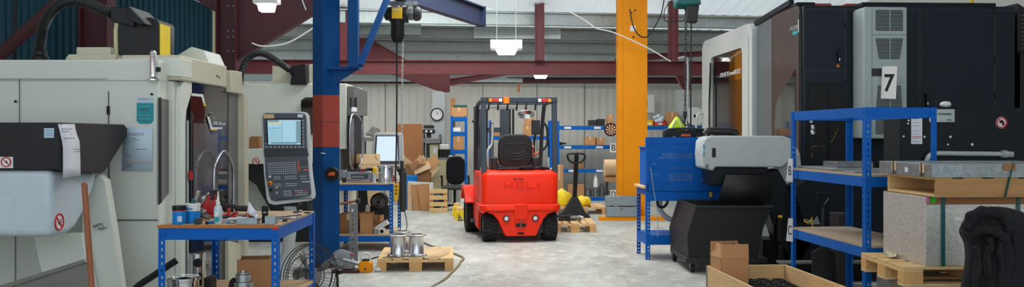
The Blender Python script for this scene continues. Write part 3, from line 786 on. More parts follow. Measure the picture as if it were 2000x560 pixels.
m = MB('black_panel'); xpoly(m,[(680,226),(702,226),(704,352),(680,352)],c,.06,None); m.build('machine_door', t, w=True)
m = MB('glass_grey'); xpoly(m,[(684,232),(691,231),(691,340),(684,340)],c+.062,.004,None); m.build('inner_window', t, w=True)
m = MB('steel'); cc = c+.22; m.tube(catmull([atX(688,330,cc),atX(684,315,cc),atX(684,240,cc),atX(692,222,cc),atX(706,235,cc),atX(707,255,cc),atX(707,310,cc),atX(701,325,cc)],6),.014,None,10); m.build('door_handle', t, w=True)
m = MB('black_plastic'); xpoly(m,[(683,190),(686,190),(686,210),(683,210)],c+.12,.01,None); xpoly(m,[(693,190),(696,190),(696,210),(693,210)],c+.12,.01,None); m.build('latches', t, w=True)
m = MB('paper'); xpoly(m,[(686,209),(696,209),(696,218),(686,218)],c+.12,.01,None); m.build('sticker', t, w=True)
# carton piece on its ledge
m = MB('cardboard_dark'); m.pxprism([(486,268),(490,264),(507,264),(507,288),(486,288)],12.72,.2); o = m.build('cardboard_box', bevel=.01); recenter(o); tag(o,'small brown carton on the white machine ledge left of the console','box')
o.location.z = fZ(290,12.7)+.001
m = MB('plastic_clear'); m.sphere((fX(474,12.75),12.8,fZ(286,12.75)+.01),.04,None,(1.4,1,.9)); m.sphere((fX(480,12.75),12.8,fZ(288,12.75)),.03,None,(2,1,.7)); o = m.build('rag'); recenter(o); o.location.z=fZ(290,12.7); tag(o,'crumpled grey rag on the white machine ledge by the carton','rag')
# ================================================================ BENCHES
def slot_post(x, y, z0, z1, sx, sy, parent, mt='blue_rack', s=.045, slots=True, pitch=.05):
    """angle-iron upright; the corner at (x,y), flanges toward sx and sy"""
    m = MB(mt); H = z1-z0
    if slots:
        us = [0, s*.38, s*.62, s]; n = int(H/pitch); vs = [0]
        for k in range(n):
            vs += [k*pitch+pitch*.3, k*pitch+pitch*.72]
        vs.append(H)
        hole = lambda i,j: i == 1 and j % 2 == 1 and j < len(vs)-1
    else:
        us = [0, s]; vs = [0, H]; hole = lambda i,j: False
    m.holed((x,y,z0),(sx,0,0),(0,0,1),us,vs,hole); m.holed((x,y,z0),(0,sy,0),(0,0,1),us,vs,hole)
    bmesh.ops.remove_doubles(m.bm, verts=m.bm.verts[:], dist=.0005)
    o = m.build('upright', parent, w=False, smooth=False, solid=.0035); return o
def rack(label, cat, name, loc, rz, w, d, h, levels, boards=None, group=None, slots=True, bh=.07, mt='blue_rack', s=.045, board_mat='wood_top', pst=True, bt=.018):
    t = thing(name, label, cat, loc, rz, group)
    for (x,sx) in ((0,1),(w,-1)):
        for (y,sy) in ((0,1),(d,-1)): slot_post(x,y,0,h,sx,sy,t,mt,s,slots)
    for i,z in enumerate(levels):   # z = top of beam
        for a in (0,1):
            y = .004 if a == 0 else d-.016
            m = MB(mt); m.box(.003,w-.003,y,y+.012,z-bh,z); m.box(.003,w-.003,y if a==0 else y-.02,y+.03 if a==0 else y+.012,z-.004,z); m.build('beam', t, bevel=.002)
            x = .004 if a == 0 else w-.016
            m = MB(mt); m.box(x,x+.012,.003,d-.003,z-bh,z); m.build('beam', t, bevel=.002)
        if boards is None or boards[i]:
            m = MB(board_mat); m.box(.002,w-.002,.002,d-.002,z-.001,z-.001+bt,None); m.build('shelf_board', t, bevel=.002)
    return t
# nearest bench
bt_ = rack('blue steel workbench with cluttered wooden top before the cream machine','workbench','workbench',(-2.54,6.4,0),0,.86,1.19,.895,[.30,.885],bh=.09,slots=True,s=.048)
ZT = .885+.018
for o in bt_.children:
    if o.name.startswith('shelf_board'):
        pass
m = MB('wood_edge'); m.box(-.008,.868,-.008,-.001,.879,.903); m.build('edge_strip', bt_, bevel=.002)
m = MB('red_ink'); p = at(538,450,6.39); m.box(.82,.862,-.010,-.002,.868,.884); m.build('paint_mark', bt_)

def tub(name,label,cat,px,pyb,Y,rpx,hpx,body,lid,lidpx,band=None,txtm=None,word=None):
    r = rpx/F*Y; h = hpx/F*Y; l = lidpx/F*Y
    t = thing(name,label,cat,(fX(px,Y),Y,ZT))
    m = MB(body); m.lathe([(r*.96,0),(r,.005),(r,h-l)],(0,0,0),28); m.build('tub', t)
    m = MB(lid); m.lathe([(r*1.04,h-l),(r*1.06,h-.008),(r*1.0,h),(0,h)],(0,0,0),28,cap=False); m.build('lid', t)
    if band: m = MB(band); m.lathe([(r*1.015,h*.62),(r*1.015,h*.93)],(0,0,0),28,cap=False); m.build('label_band', t)
    return t
t = tub('paste_tub','blue paste tub with dark lid at the front corner of the workbench','tub',350,441,6.47,12.5,36,'blue_tub','black_plastic',9)
m = MB('bin_red'); m.lathe([(.0475,.094),(.0475,.105)],(0,0,0),28,cap=False); m.build('red_band', t)
m = MB('paper_blue'); m.prism([(.005,.02),(.036,.02),(.036,.06),(.005,.06)],-.0485,-.04); m.build('print_patch', t)
t = tub('wipes_tub','blue tub with a wide white band holding a brush on the workbench','tub',377,440,6.56,13.5,38,'blue_tub','white_paint',3,band='white_paint')
txt('Blue',.028,(-.034,-.054,.098),(90,0,0),'blue_tub',t,'lettering',bold=.0006)
t = thing('brush','grey brush with wooden tip standing in the white banded tub','brush',(fX(380,6.6),6.56,ZT+.14))
m = MB('steel_worn'); m.cyl((.0,0,-.02),(.03,.02,.06),.016); m.cyl((.02,.0,.0),(.055,.0,.09),.008); m.build('handle', t); m = MB('green_tool'); m.cyl((-.005,0,-.02),(.012,0,.03),.019); m.build('grip', t)
m = MB('cardboard_pale'); m.sphere((.034,.022,.075),.014,None,(1,1,1.6)); m.build('tip', t)
# sanitiser bottle
Yb = 6.5; t = thing('pump_bottle','clear sanitiser bottle with white pump on the workbench','bottle',(fX(426,Yb),Yb,ZT))
m = MB('plastic_clear'); m.lathe([(.028,0),(.031,.006),(.031,.10),(.026,.125),(.013,.135)],(0,0,0),24); m.build('bottle_body', t)
m = MB('teal_label'); m.prism([(-.02,.015),(.016,.015),(.016,.05),(-.02,.05)],-.033,-.028); m.build('label_patch', t)
m = MB('white_paint'); m.lathe([(.015,.135),(.015,.155),(.009,.165),(.009,.19),(.006,.195),(.005,.235)],(0,0,0),16); m.cyl((0,0,.175),(0,-.045,.165),.005); m.build('pump', t)
m = MB('paper'); m.box(-.012,.012,-.032,-.028,.055,.09); m.build('label_tag', t)
# vise
Yv = 7.0; t = thing('bench_vise','red bench vise with black jaws on the workbench','vise',(fX(415,Yv),Yv,ZT))
m = MB('red_tool'); m.box(-.10,.10,-.07,.07,0,.03); m.prism([(-.05,.03),(.06,.03),(.05,.10),(.07,.17),(.05,.19),(-.02,.18),(-.06,.12)],-.05,.05); m.prism([(-.1,.03),(-.05,.03),(-.03,.09),(-.05,.12),(-.075,.1)],-.04,.04); m.build('vise_body', t, bevel=.008)
m = MB('iron_dark'); m.box(.0,.03,-.06,.06,.14,.22); m.box(.045,.075,-.06,.06,.13,.215); m.box(-.02,.09,-.03,.03,.10,.14); m.build('jaw', t, bevel=.005)
m = MB('steel'); m.sphere((-.06,-.03,.15),.022); m.cyl((-.06,-.03,.15),(-.02,-.03,.19),.008); m.cyl((-.12,-.05,.03),(-.03,-.05,.16),.007); m.build('screw_handle', t)
Yg = 6.9; t = thing('angle_grinder','dark green power tool lying between the tub and the vise','power tool',(fX(397,Yg),Yg-.12,ZT))
m = MB('green_tool'); m.tube([(-.06,0,.04),(-.02,0,.05),(.03,.0,.05),(.06,0,.04)],lambda i:(.03,.038,.04,.025)[i],None,14); m.sphere((-.03,0,.05),.045,None,(1.3,.9,1)); m.build('tool_body', t)
m = MB('steel_worn'); m.cyl((.05,-.01,.035),(.10,-.03,.02),.02); m.sphere((.05,-.02,.06),.022); m.build('gear_head', t)
def simple(name,label,cat,build,bevel=0,group=None):
    m = MB(); build(m); o = m.build(name,bevel=bevel); recenter(o); return tag(o,label,cat,group)
def on(o,z): o.location.z = z; return o
on(simple('steel_block','dark small steel block before the tubs on the workbench','block',lambda m: m.pxprism([(378,431),(391,429),(391,441),(380,441)],6.43,.05,'charcoal'),.002),ZT)
on(simple('steel_block','long silver steel block at the front edge of the workbench','block',lambda m: m.pxprism([(461,432),(502,431),(502,443),(461,443)],6.43,.06,'steel_block'),.002),ZT)
on(simple('steel_block','pale square steel block under the black cylinder','block',lambda m: m.pxprism([(517,427),(537,427),(537,443),(517,443)],6.43,.07,'steel_block'),.002),ZT)
t = thing('tool_holder','black cylindrical tool holder standing on a pale steel block','tool holder',(fX(522,6.62),6.56,ZT))
m = MB('black_plastic'); m.lathe([(.024,0),(.024,.045),(.02,.047),(.02,.058),(.024,.06),(.024,.12),(.02,.125)],(0,0,0),22); m.build('holder_body', t); m = MB('steel'); m.lathe([(.0245,.075),(.0245,.08)],(0,0,0),22,cap=False); m.build('ring', t)
on(simple('work_glove','crumpled dark glove on the workbench beside the silver block','glove',lambda m: (m.sphere((0,6.62,0),.03,'charcoal',(1.5,1,.6)), m.sphere((.04,6.61,.0),.022,'charcoal',(1.2,1,.7)), m.sphere((-.045,6.63,-.005),.018,'charcoal',(1.6,.8,.5)))),ZT).location.x = fX(490,6.6)
t = thing('paper_sheet','folded white paper standing up on the workbench','paper',(fX(492,7.0),7.0,ZT))
m = MB('paper'); m.poly([(-.045,0,.0),(.055,0,.03),(.01,.03,.06),(-.03,.02,.125)]); m.poly([(-.045,0,0),(.055,0,.03),(.05,-.05,.002),(-.02,-.06,.002)]); m.build('sheet', t, solid=.001)
on(simple('ball_handle','dark ball knob by the folded paper on the workbench','knob',lambda m: (m.sphere((fX(483,6.85),6.85,0),.024,'wood_handle'), m.cyl((fX(483,6.85),6.85,0),(fX(497,6.85),6.85,-.01),.007,'iron_dark'))),ZT)
t = thing('clamp_shaft','thick dark grey shaft lying across the back of the workbench','bar',(fX(468,7.2),7.25,ZT))
m = MB('charcoal'); m.cyl((-.06,0,.05),(.09,0,.045),.024,None,18); m.build('shaft', t)
m = MB('iron_dark'); m.cyl((-.10,0,.05),(-.06,0,.05),.034,None,16); m.lathe([(.04,-.02),(.04,.02)],(-.115,0,.05),16,None,Matrix.Rotation(R(90),4,'Y')); m.build('collar', t)
t = thing('clamp','small red clamp on the workbench under the dark shaft','clamp',(fX(452,6.95),6.95,ZT))
m = MB('red_tool'); m.box(-.03,-.01,-.02,.02,0,.075); m.box(-.03,.04,-.02,.02,.0,.018); m.tube([(.0,0,.02),(.03,0,.035),(.05,0,.045)],.012); m.build('frame', t, bevel=.004); m = MB('steel'); m.cyl((.02,0,.018),(.02,0,.07),.006); m.build('screw', t)
rn = random.Random(4)
tl = ['short bright spanner near the bottle','blue tipped steel pin near the bottle','silver socket lying by the red clamp','long thin file lying to the far corner','bright hex bar across the bench centre','steel drift lying behind the long block','small silver cutter by the glove','dark drill bit beside the dark tool shaft']
for k,(px,Y,L,a,mt) in enumerate(((446,6.55,.10,10,'steel'),(449,6.5,.05,-10,'blue_tub'),(470,6.9,.06,20,'chrome'),(556,7.0,.32,58,'steel_worn'),(452,6.72,.16,-6,'chrome'),(505,6.85,.18,30,'steel'),(545,6.65,.09,12,'chrome'),(580,7.4,.08,60,'iron_dark'))):
    t = thing('hand_tool',tl[k]+' on the workbench','tool',(fX(px,Y),Y,ZT),a)
    m = MB(mt); m.cyl((-L/2,0,.008),(L/2,0,.008),.007,None,10); m.build('shank', t)
    m = MB('steel' if k%2 else 'charcoal'); m.cyl((L/2-.02,0,.009),(L/2+.015,0,.009),.011,None,8) ; m.build('tip', t)
# on its lower shelf
ZS = .30+.018
t = thing('flange_ring','wide shiny steel ring flange on the workbench lower shelf','steel ring',(fX(357,6.75),6.75,ZS))
m = MB('chrome'); m.lathe([(.06,.0),(.118,0),(.118,.13),(.128,.135),(.128,.155),(.12,.16),(.085,.155),(.06,.145),(.06,0)],(0,0,0),40,cap=False); m.build('ring', t)
t = thing('steel_cylinder','tall polished steel cylinder behind the ring flange under the workbench','steel cylinder',(fX(385,7.25),7.25,ZS))
m = MB('chrome'); m.lathe([(.07,0),(.07,.27),(.066,.275)],(0,0,0),32); m.build('body', t); m = MB('black_plastic'); m.cyl((.03,-.06,.2),(.03,-.075,.2),.035,None,20); m.build('cap', t)
t = thing('turned_part','stepped steel turned part on the workbench lower shelf by the carton','steel part',(fX(475,6.7),6.7,ZS))
m = MB('steel'); m.lathe([(.072,0),(.072,.13),(.056,.135),(.056,.185),(.045,.19),(.045,.2),(.012,.2),(.01,.215)],(0,0,0),32); m.build('body', t)
def carton(name,label,loc,rz,w,d,h,mt='cardboard',flaps=True,tape=True,cat='box',group=None,ang=115):
    t = thing(name,label,cat,loc,rz,group)
    th = .004
    m = MB(mt); m.box(-w/2,w/2,-d/2,d/2,0,th)
    m.box(-w/2,w/2,-d/2,-d/2+th,0,h); m.box(-w/2,w/2,d/2-th,d/2,0,h); m.box(-w/2,-w/2+th,-d/2,d/2,0,h); m.box(w/2-th,w/2,-d/2,d/2,0,h); m.build('carton_body', t, smooth=False)
    if flaps:
        fl = min(w,d)*.48
        for side in range(4):
            a = R(ang if side%2==0 else ang-20); m = MB(mt)
            if side == 0: m.box(-w/2,w/2,0,fl,0,th); M = Matrix.Translation((0,-d/2,h)) @ Matrix.Rotation(a,4,'X')
            if side == 2: m.box(-w/2,w/2,-fl,0,0,th); M = Matrix.Translation((0,d/2,h)) @ Matrix.Rotation(-a,4,'X')
            if side == 1: m.box(-fl,0,-d/2,d/2,0,th); M = Matrix.Translation((w/2,0,h)) @ Matrix.Rotation(a,4,'Y')
            if side == 3: m.box(0,fl,-d/2,d/2,0,th); M = Matrix.Translation((-w/2,0,h)) @ Matrix.Rotation(-a,4,'Y')
            bmesh.ops.transform(m.bm, matrix=M, verts=m.bm.verts[:]); m.build('flap', t, smooth=False)
    else:
        m = MB(mt); m.box(-w/2,w/2,-d/2,-.003,h-th,h); m.box(-w/2,w/2,.003,d/2,h-th,h); m.build('lid_flaps', t)
        if tape: m = MB('cardboard_pale'); m.box(-w/2-.001,w/2+.001,-.025,.025,h,h+.001); m.box(-w/2-.001,-w/2,-.025,.025,h-.05,h); m.box(-.025,.025,-d/2-.001,-d/2,h-.08,h) ; m.build('tape', t)
    return t
carton('cardboard_box','open cardboard box behind the stepped steel part under the workbench',(fX(500,7.1),7.1,ZS),8,.26,.2,.16,'cardboard',ang=95)
m = MB('pink'); m.sphere((fX(515,6.62),6.62,ZS+.05),.06,None,(1.2,.8,.8)); o = m.build('rag'); recenter(o); on(o,ZS); tag(o,'pink rag on the workbench lower shelf','rag')
m = MB('jacket'); m.sphere((fX(450,6.62),6.7,ZS+.05),.05,None,(.8,.8,1.6)); o = m.build('rag'); recenter(o); on(o,ZS); tag(o,'dark cloth bundle left of the stepped steel part under the workbench','rag')

# ---------------- crane column, jib, hoist
t = thing('crane_mast','tall blue steel crane column with a red band','column',(fX(637,10.5),10.5,0),43)
s = .115
for nm,z0,z1,mt in (('lower_shaft',.02,fZ(287,10.5),'blue_column'),('red_band',fZ(287,10.5),fZ(186,10.5),'red_band'),('upper_shaft',fZ(186,10.5),4.3,'blue_column')):
    m = MB(mt); m.box(-s,s,-s,s,z0,z1); m.build(nm, t, bevel=.006)
m = MB('red_dark_steel'); m.box(-.15,.15,-.15,.15,0,.02); m.build('base_plate', t)
m = MB('seam'); m.box(-s-.001,s+.001,-s-.001,s+.001,fZ(239,10.5),fZ(238,10.5)); m.build('weld_line', t)
m = MB('blue_column'); Y = 10.35; m.pxprism([(640,130),(701,130),(701,135),(640,135)],Y,.18); m.pxprism([(648,135),(701,135),(648,168)],Y+.08,.015); m.build('bearing_bracket', t, w=True)
# wall socket lever
m = MB('steel'); p = at(636,300,10.33); m.cyl(p,p+Vector((-.05,-.02,.01)),.006); m.cyl(p+Vector((-.03,0,0)),p+Vector((0,.1,0)),.01); m.build('small_lever', t, w=True)
# isolator switch on the column
t2 = thing('isolator_switch','round black isolator switch with an orange handle on the blue column','switch',(fX(648,10.28),10.30,fZ(340,10.28)))
Mx = Matrix.Rotation(R(90),4,'X')
m = MB('black_plastic'); m.lathe([(.085,-.02),(.085,.02),(.07,.035),(0,.035)],(0,0,0),28,None,Mx); m.cyl((0,0,0),(0,.09,0),.03); m.build('disc', t2)
m = MB('key_orange'); m.box(-.035,.035,-.05,-.034,-.015,.012); m.box(-.015,.04,-.055,-.034,-.005,.025); m.build('handle', t2, bevel=.004)
m = MB('steel_worn'); m.box(.05,.17,-.02,.05,-.045,.045); m.build('housing', t2, bevel=.01)
# jib
P0 = Vector((-1.83,10.3,0)); P1 = Vector((-.49,14.1,0)); dj = (P1-P0).normalized()
t = thing('jib_crane','navy jib crane arm with blue mast and diagonal brace swung over the aisle','crane',(P0.x,P0.y,fZ(130,10.3)))
m = MB('blue_column'); m.box(P0.x-.06,P0.x+.055,10.24,10.36,fZ(132,10.3),4.2); m.build('mast', t, w=True, bevel=.006)
m = MB('blue_column'); zb = 3.27; a = at(703,128,10.32); b = at(757,-4,10.95); b2 = a+(b-a)*1.35; m.bar(a,b2,.075,.05,None,(0,1,0)); m.build('brace', t, w=True, bevel=.004)
m = MB('jib_navy'); a = P0-dj*.1+Vector((0,0,3.42)); b = P1+Vector((0,0,3.42)); m.bar(a,b,.02,.28); m.bar(a+Vector((0,0,.14)),b+Vector((0,0,.14)),.14,.02); m.bar(a-Vector((0,0,.14)),b-Vector((0,0,.14)),.14,.02); m.box(-.08,.08,-.01,.01,-.16,.16,None,Matrix.Translation(b)@Matrix.Rotation(R(-19.4),4,'Z')); m.build('arm', t, w=True, smooth=False)
def chain(m, top, bot, L=.045, r=.004, wd=.011):
    top = Vector(top); bot = Vector(bot); n = int((top-bot).length/(L*.72)); d = (bot-top)/n
    for k in range(n):
        c = top+d*(k+.5); pts = []
        for q in range(10):
            a = q*math.pi/5; u = wd*math.cos(a); w = L/2*math.sin(a)
            pts.append(c+(Vector((u,0,w)) if k%2 else Vector((0,u,w))))
        m.tube(pts,r,None,5,True)
Yh = 11.5; t = thing('chain_hoist','electric chain hoist with orange-yellow cover and black chain bag under the navy arm','hoist',at(787,26,Yh)*1)
m = MB('black_plastic'); r = .095; Mx = Matrix.Rotation(R(90),4,'Y'); m.lathe([(.06,fX(751,Yh)),(.085,fX(754,Yh)),(.09,fX(765,Yh)),(.09,fX(792,Yh))],(0,Yh,fZ(27,Yh)),20,None,Mx); m.pxprism([(762,14),(792,14),(796,42),(760,42)],Yh-.08,.16); m.build('gearbox', t, w=True, bevel=.006)
m = MB('yellow'); m.pxprism([(765,14),(785,14),(785,36),(765,36)],Yh-.115,.05); m.build('cover', t, w=True, bevel=.006)
m = MB('white_paint'); m.pxprism([(768,17),(781,17),(781,20),(768,20)],Yh-.118,.004); m.build('cover_label', t, w=True)
m = MB('steel_worn'); m.lathe([(.075,fX(792,Yh)),(.09,fX(796,Yh)),(.09,fX(808,Yh)),(.07,fX(809,Yh))],(0,Yh,fZ(25,Yh)),20,None,Mx)
for k in range(7): m.lathe([(.098,fX(797+k*1.6,Yh)),(.098,fX(797.6+k*1.6,Yh))],(0,Yh,fZ(25,Yh)),20,None,Mx)
m.build('motor', t, w=True)
m = MB('charcoal'); m.lathe([(.09,fX(809,Yh)),(.095,fX(815,Yh)),(.08,fX(821,Yh)),(.05,fX(823,Yh))],(0,Yh,fZ(27,Yh)),20,None,Mx); m.build('end_cap', t, w=True, bevel=.004)
m = MB('black_plastic'); zz = [fZ(y,Yh) for y in (38,72,80,84)]; m.lathe([(.085,zz[0]),(.088,zz[1]),(.07,zz[2]),(.045,zz[3])],(fX(777,Yh),Yh-.02,0),24); m.build('chain_bag', t, w=True)
m = MB('steel_worn'); 
for px in (770,800): m.pxprism([(px-4,2),(px+4,2),(px+6,14),(px-6,14)],Yh-.05,.1)
for px in (766,782,796,812): m.cyl(at(px,8,Yh)+Vector((0,-.08,0)),at(px,8,Yh)+Vector((0,.08,0)),.025,None,14)
m.box(fX(760,Yh),fX(815,Yh),Yh-.03,Yh+.03,3.22,3.27); m.build('trolley', t, w=True)
m = MB('galv'); chain(m, at(787,50,Yh), at(784,318,Yh)); m.build('chain', t, w=True)
m = MB('hose_black'); m.tube(catmull([at(775,82,Yh),at(775,200,Yh),at(774,300,Yh),at(772,345,Yh),at(773,360,Yh)],6),.011,None,8); m.build('control_cable', t, w=True)
m = MB('iron_dark'); m.pxprism([(781,314),(788,314),(788,328),(781,328)],Yh-.02,.04); m.tube(catmull([at(784,328,Yh),at(780,340,Yh),at(787,345,Yh)],5),.012); m.build('hook_block', t, w=True)
t = thing('lifting_sling','long grey padded sleeve hanging from the chain hoist','sling',at(786,412,Yh)*1)
m = MB('galv_dull'); m.tube(catmull([at(787,328,Yh),at(787,345,Yh),at(787,380,Yh),at(787,404,Yh),at(787,413,Yh)],5),lambda i:.045 if 2<i<18 else .03,None,14); o = m.build('sleeve', t, w=True)
for mt in [MATS['charcoal']]: o.data.materials[0] = mt
t = thing('pendant_control','yellow pendant control hanging by its black cable beside the bench','remote control',at(774,393,Yh)*1)
m = MB('yellow'); m.pxprism([(769,358),(780,358),(779,372),(777,392),(770,392),(768,374)],Yh-.03,.06); m.build('casing', t, w=True, bevel=.01)
m = MB('black_plastic'); 
for y in (364,371,378): m.cyl(at(774,y,Yh-.028),at(774,y,Yh-.042),.012)
m.build('buttons', t, w=True)
cable('cable',[at(779,392,Yh),at(786,400,Yh),at(793,425,Yh),at(794,446,Yh),at(781,470,Yh)],.006,'hose_black','thin black cable looping down below the yellow pendant control')

# ---------------- second blue bench
X0 = fX(649,11.9); X1 = fX(767,11.9)
ZT2 = .885+.018
rack('blue steel workbench behind the crane column loaded with steel parts','workbench','workbench',(X0,11.9,0),0,X1-X0,.88,.895,[.20,.885],bh=.08)
# measuring instrument
t = thing('instrument_case','silver instrument with a dark label plate at the bench front behind the column','instrument',(fX(700,12.05),12.1,ZT2))
m = MB('steel'); m.box(-.20,.16,-.05,.10,0,.03); m.box(-.17,.17,-.05,.1,.03,.15); m.build('case', t, bevel=.008)
m = MB('panel_grey'); m.box(-.10,.13,-.056,-.05,.05,.115); m.build('name_plate', t); txt('KENNAMETAL',.03,(-.085,-.059,.07),(90,0,0),'paper',t,'lettering',xs=.85)
m = MB('iron_dark'); m.box(-.22,-.17,-.06,.06,0,.14); m.cyl((-.2,0,.16),(.12,0,.17),.018); m.box(-.2,.0,-.03,.05,.15,.18); m.build('rail', t, bevel=.004)
m = MB('red_tool'); m.box(.03,.08,-.058,.0,.15,.175); m.build('red_slider', t)
t = thing('steel_can','shiny steel flanged pot on the bench behind the column','pot',(fX(752,12.0),12.08,ZT2))
m = MB('chrome'); m.lathe([(.105,0),(.105,.01),(.098,.02),(.098,.205),(.122,.215),(.122,.23),(.09,.232),(.085,.05),(0,.05)],(0,0,0),36); m.build('pot', t)
t = thing('glass_tube','small clear ribbed cylinder beside the shiny pot','jar',(fX(731,11.98),11.98,ZT2)); m = MB('plastic_clear'); m.lathe([(.03,0),(.026,.01),(.026,.12),(.03,.13)],(0,0,0),18); m.build('body', t)
t = thing('cordless_drill','yellow and black cordless drill on the bench left of the shiny pot','drill',(fX(728,12.3),12.3,ZT2))
m = MB('yellow'); m.box(.0,.05,-.03,.03,.11,.20); m.build('motor_case', t, bevel=.01)
m = MB('black_plastic'); m.cyl((.0,0,.165),(-.09,0,.165),.028); m.cyl((-.09,0,.165),(-.13,0,.165),.017); m.box(.015,.05,-.02,.02,.03,.11); m.box(-.01,.075,-.03,.03,0,.04); m.build('grip', t, bevel=.006)
t = thing('tin_can','red and white tin at the bench corner by the shiny pot','can',(fX(765,12.3),12.3,ZT2)); m = MB('red_tool'); m.lathe([(.035,0),(.035,.13)],(0,0,0),18); m.build('tin', t); m = MB('white_paint'); m.lathe([(.0355,.09),(.0355,.125)],(0,0,0),18,cap=False); m.build('label_band', t)
t = thing('desk_lamp','small black gooseneck lamp at the bench corner','lamp',(fX(772,12.6),12.6,ZT2)); m = MB('black_plastic'); m.tube(catmull([(0,0,0),(0,0,.12),(.03,0,.2),(.06,0,.17)],5),.008); m.lathe([(.04,0),(.04,.01)]); m.build('neck', t); m = MB('hose_black'); m.sphere((.06,0,.15),.04); m.build('lamp_head', t)
t = thing('spray_bottle','grey-white plastic bottle between lamp and console','bottle',(fX(778,12.7),12.75,ZT2-0)); m = MB('foam_white'); m.lathe([(.05,0),(.05,.11),(.02,.15),(.02,.17)],(0,0,0),18); m.build('body', t)
for k,(px,Y,L,a,lab) in enumerate(((690,12.35,.2,10,'black tool handle lying on the instrument side of the rear bench'),(712,12.5,.25,-5,'long steel rod on the rear bench near the drill'),(682,12.6,.15,30,'short dark cutter on the rear bench near the column'))):
    t = thing('hand_tool',lab,'tool',(fX(px,Y),Y,ZT2),a); m = MB('black_plastic' if k!=1 else 'steel'); m.cyl((-L/2,0,.02),(L/2,0,.02),.018); m.build('shank', t); m = MB('steel_worn'); m.cyl((L/2,0,.02),(L/2+.04,0,.02),.024); m.build('tip', t)
# lower shelf stock
Z2 = .20+.018
carton('cardboard_box','long brown box on the rear bench lower shelf near the column',(fX(682,12.15),12.25,Z2),0,.24,.3,.26,'cardboard_dark',flaps=False)
carton('cardboard_box','open brown box on the rear bench lower shelf beside the slotted post',(fX(716,12.1),12.12,Z2),5,.17,.22,.2,'cardboard')
carton('cardboard_box','small tilted brown box above the white carton under the rear bench',(fX(734,12.2),12.38,Z2+.0),-20,.13,.12,.22,'cardboard',flaps=False)
t = thing('carton','open white carton on the rear bench lower shelf','box',(fX(740,12.0),12.1,Z2)); m = MB('white_paint'); m.obox((.02,0,.10),(.2,.12,.07),(0,-32,0)); m.build('tray', t, bevel=.003); m = MB('charcoal'); m.obox((.03,-.0,.15),(.16,.1,.02),(0,-32,0)); m.build('insert', t)
t = thing('carton','small white box with a round lens on the rear bench shelf end','box',(fX(746,11.97),11.98,Z2)); m = MB('white_paint'); m.box(-.042,.042,-.03,.03,0,.075); m.build('box_body', t, bevel=.003); m = MB('ink_black'); m.lathe([(.025,.03),(.02,.034),(0,.034)],(0,0,.038),20,None,Matrix.Rotation(R(90),4,'X')); m.build('lens', t)
t = thing('steel_bottle','small steel canister before the white carton under the rear bench','canister',(fX(733.5,11.95),11.95,Z2)); m = MB('steel'); m.lathe([(.022,0),(.022,.075),(.012,.085),(.012,.1)],(0,0,0),16); m.build('body', t)
t = thing('motor','dark round motor with a ribbed face under the rear bench','motor',(fX(741,12.62),12.64,Z2+.27)); Mx = Matrix.Rotation(R(90),4,'X')
m = MB('iron_dark'); m.lathe([(.12,-.1),(.12,.1),(.09,.12),(0,.12)],(0,0,.12),26,None,Mx); m.box(-.13,.14,-.05,.06,-.265,.06); m.build('motor_body', t, bevel=.01)
m = MB('steel_worn')
for rr in (.035,.055,.08): m.tube([(rr*math.cos(a*math.pi/14),-.125,.12+rr*math.sin(a*math.pi/14)) for a in range(28)],.007,None,6,True)
m.build('face_rings', t)
on(simple('chute_panel','slanted dark sheet leaning under the rear bench','panel',lambda m: m.pxprism([(700,378),(716,378),(722,458),(696,458)],12.5,.03,'charcoal')),Z2)
on(simple('foam_strip','long pale strip leaning under the rear bench','strip',lambda m: m.pxprism([(715,378),(722,378),(714,425),(708,428)],12.4,.05,'foam_white')),Z2)

# slotted grey post with hammer
t = thing('slotted_post','grey slotted steel post standing before the rear bench','post',(fX(690,10.6),10.6,0))
m = MB('steel_worn'); x = fX(683,10.6)-fX(690,10.6); w = fX(697,10.6)-fX(683,10.6); H = fZ(398,10.6)
vs = [0]; 
for k in range(11): vs += [.06+k*.058,.085+k*.058]
vs.append(H); vs = [v for v in vs if v <= H]
m.holed((x,0,0),(1,0,0),(0,0,1),[0,w*.25,w*.55,w],vs,lambda i,j: i==1 and j%2==1); m.box(x+w,x+w+.004,0,.05,0,H); m.box(x-.004,x,0,.05,0,H); m.build('channel', t, smooth=False, solid=.004)
m = MB('steel_worn'); m.box(x-.02,x+w+.02,-.01,.07,0,.012); m.build('foot_plate', t)
t = thing('hammer','hammer with a wooden handle resting on top of the slotted post','hammer',(fX(690,10.6),10.62,H))
m = MB('wood_handle'); m.cyl((-.16,0,.0),(.05,0,.035),.015,None,12); m.build('handle', t); m = MB('iron_dark'); m.box(.03,.075,-.05,.05,.01,.06); m.build('head', t, bevel=.008)
# reel tool on red base
t = thing('pipe_cutter','round grey disc tool on a red base on the floor by the crane column','tool',(fX(670,10.05),10.08,0))
m = MB('red_dark_steel'); m.box(fX(650,10)-fX(670,10),fX(703,10)-fX(670,10),-.1,.1,0,.03); m.build('base', t)
m = MB('steel_worn'); Mx = Matrix.Rotation(R(90),4,'X'); m.lathe([(.105,-.02),(.108,0),(.105,.02),(.05,.03),(0,.03)],(-.03,0,.15),36,None,Mx); m.build('disc', t)
m = MB('steel'); 
for a in range(5): m.cyl((-.03+.06*math.cos(a*1.257),-.03,.15+.06*math.sin(a*1.257)),(-.03+.06*math.cos(a*1.257),-.045,.15+.06*math.sin(a*1.257)),.012)
m.cyl((.0,-.04,.15),(.19,-.06,.10),.018); m.tube([(-.16,-.04,.10),(-.1,-.05,.12),(-.03,-.05,.15)],.012); m.build('lever', t)
m = MB('steel_worn'); m.box(.02,.12,-.03,.08,.03,.14); m.box(.05,.09,-.02,.06,.14,.22); m.build('bracket', t, bevel=.01)
m = MB('red_ink'); m.cyl((.11,-.04,.2),(.11,-.06,.2),.012); m.build('red_knob', t)
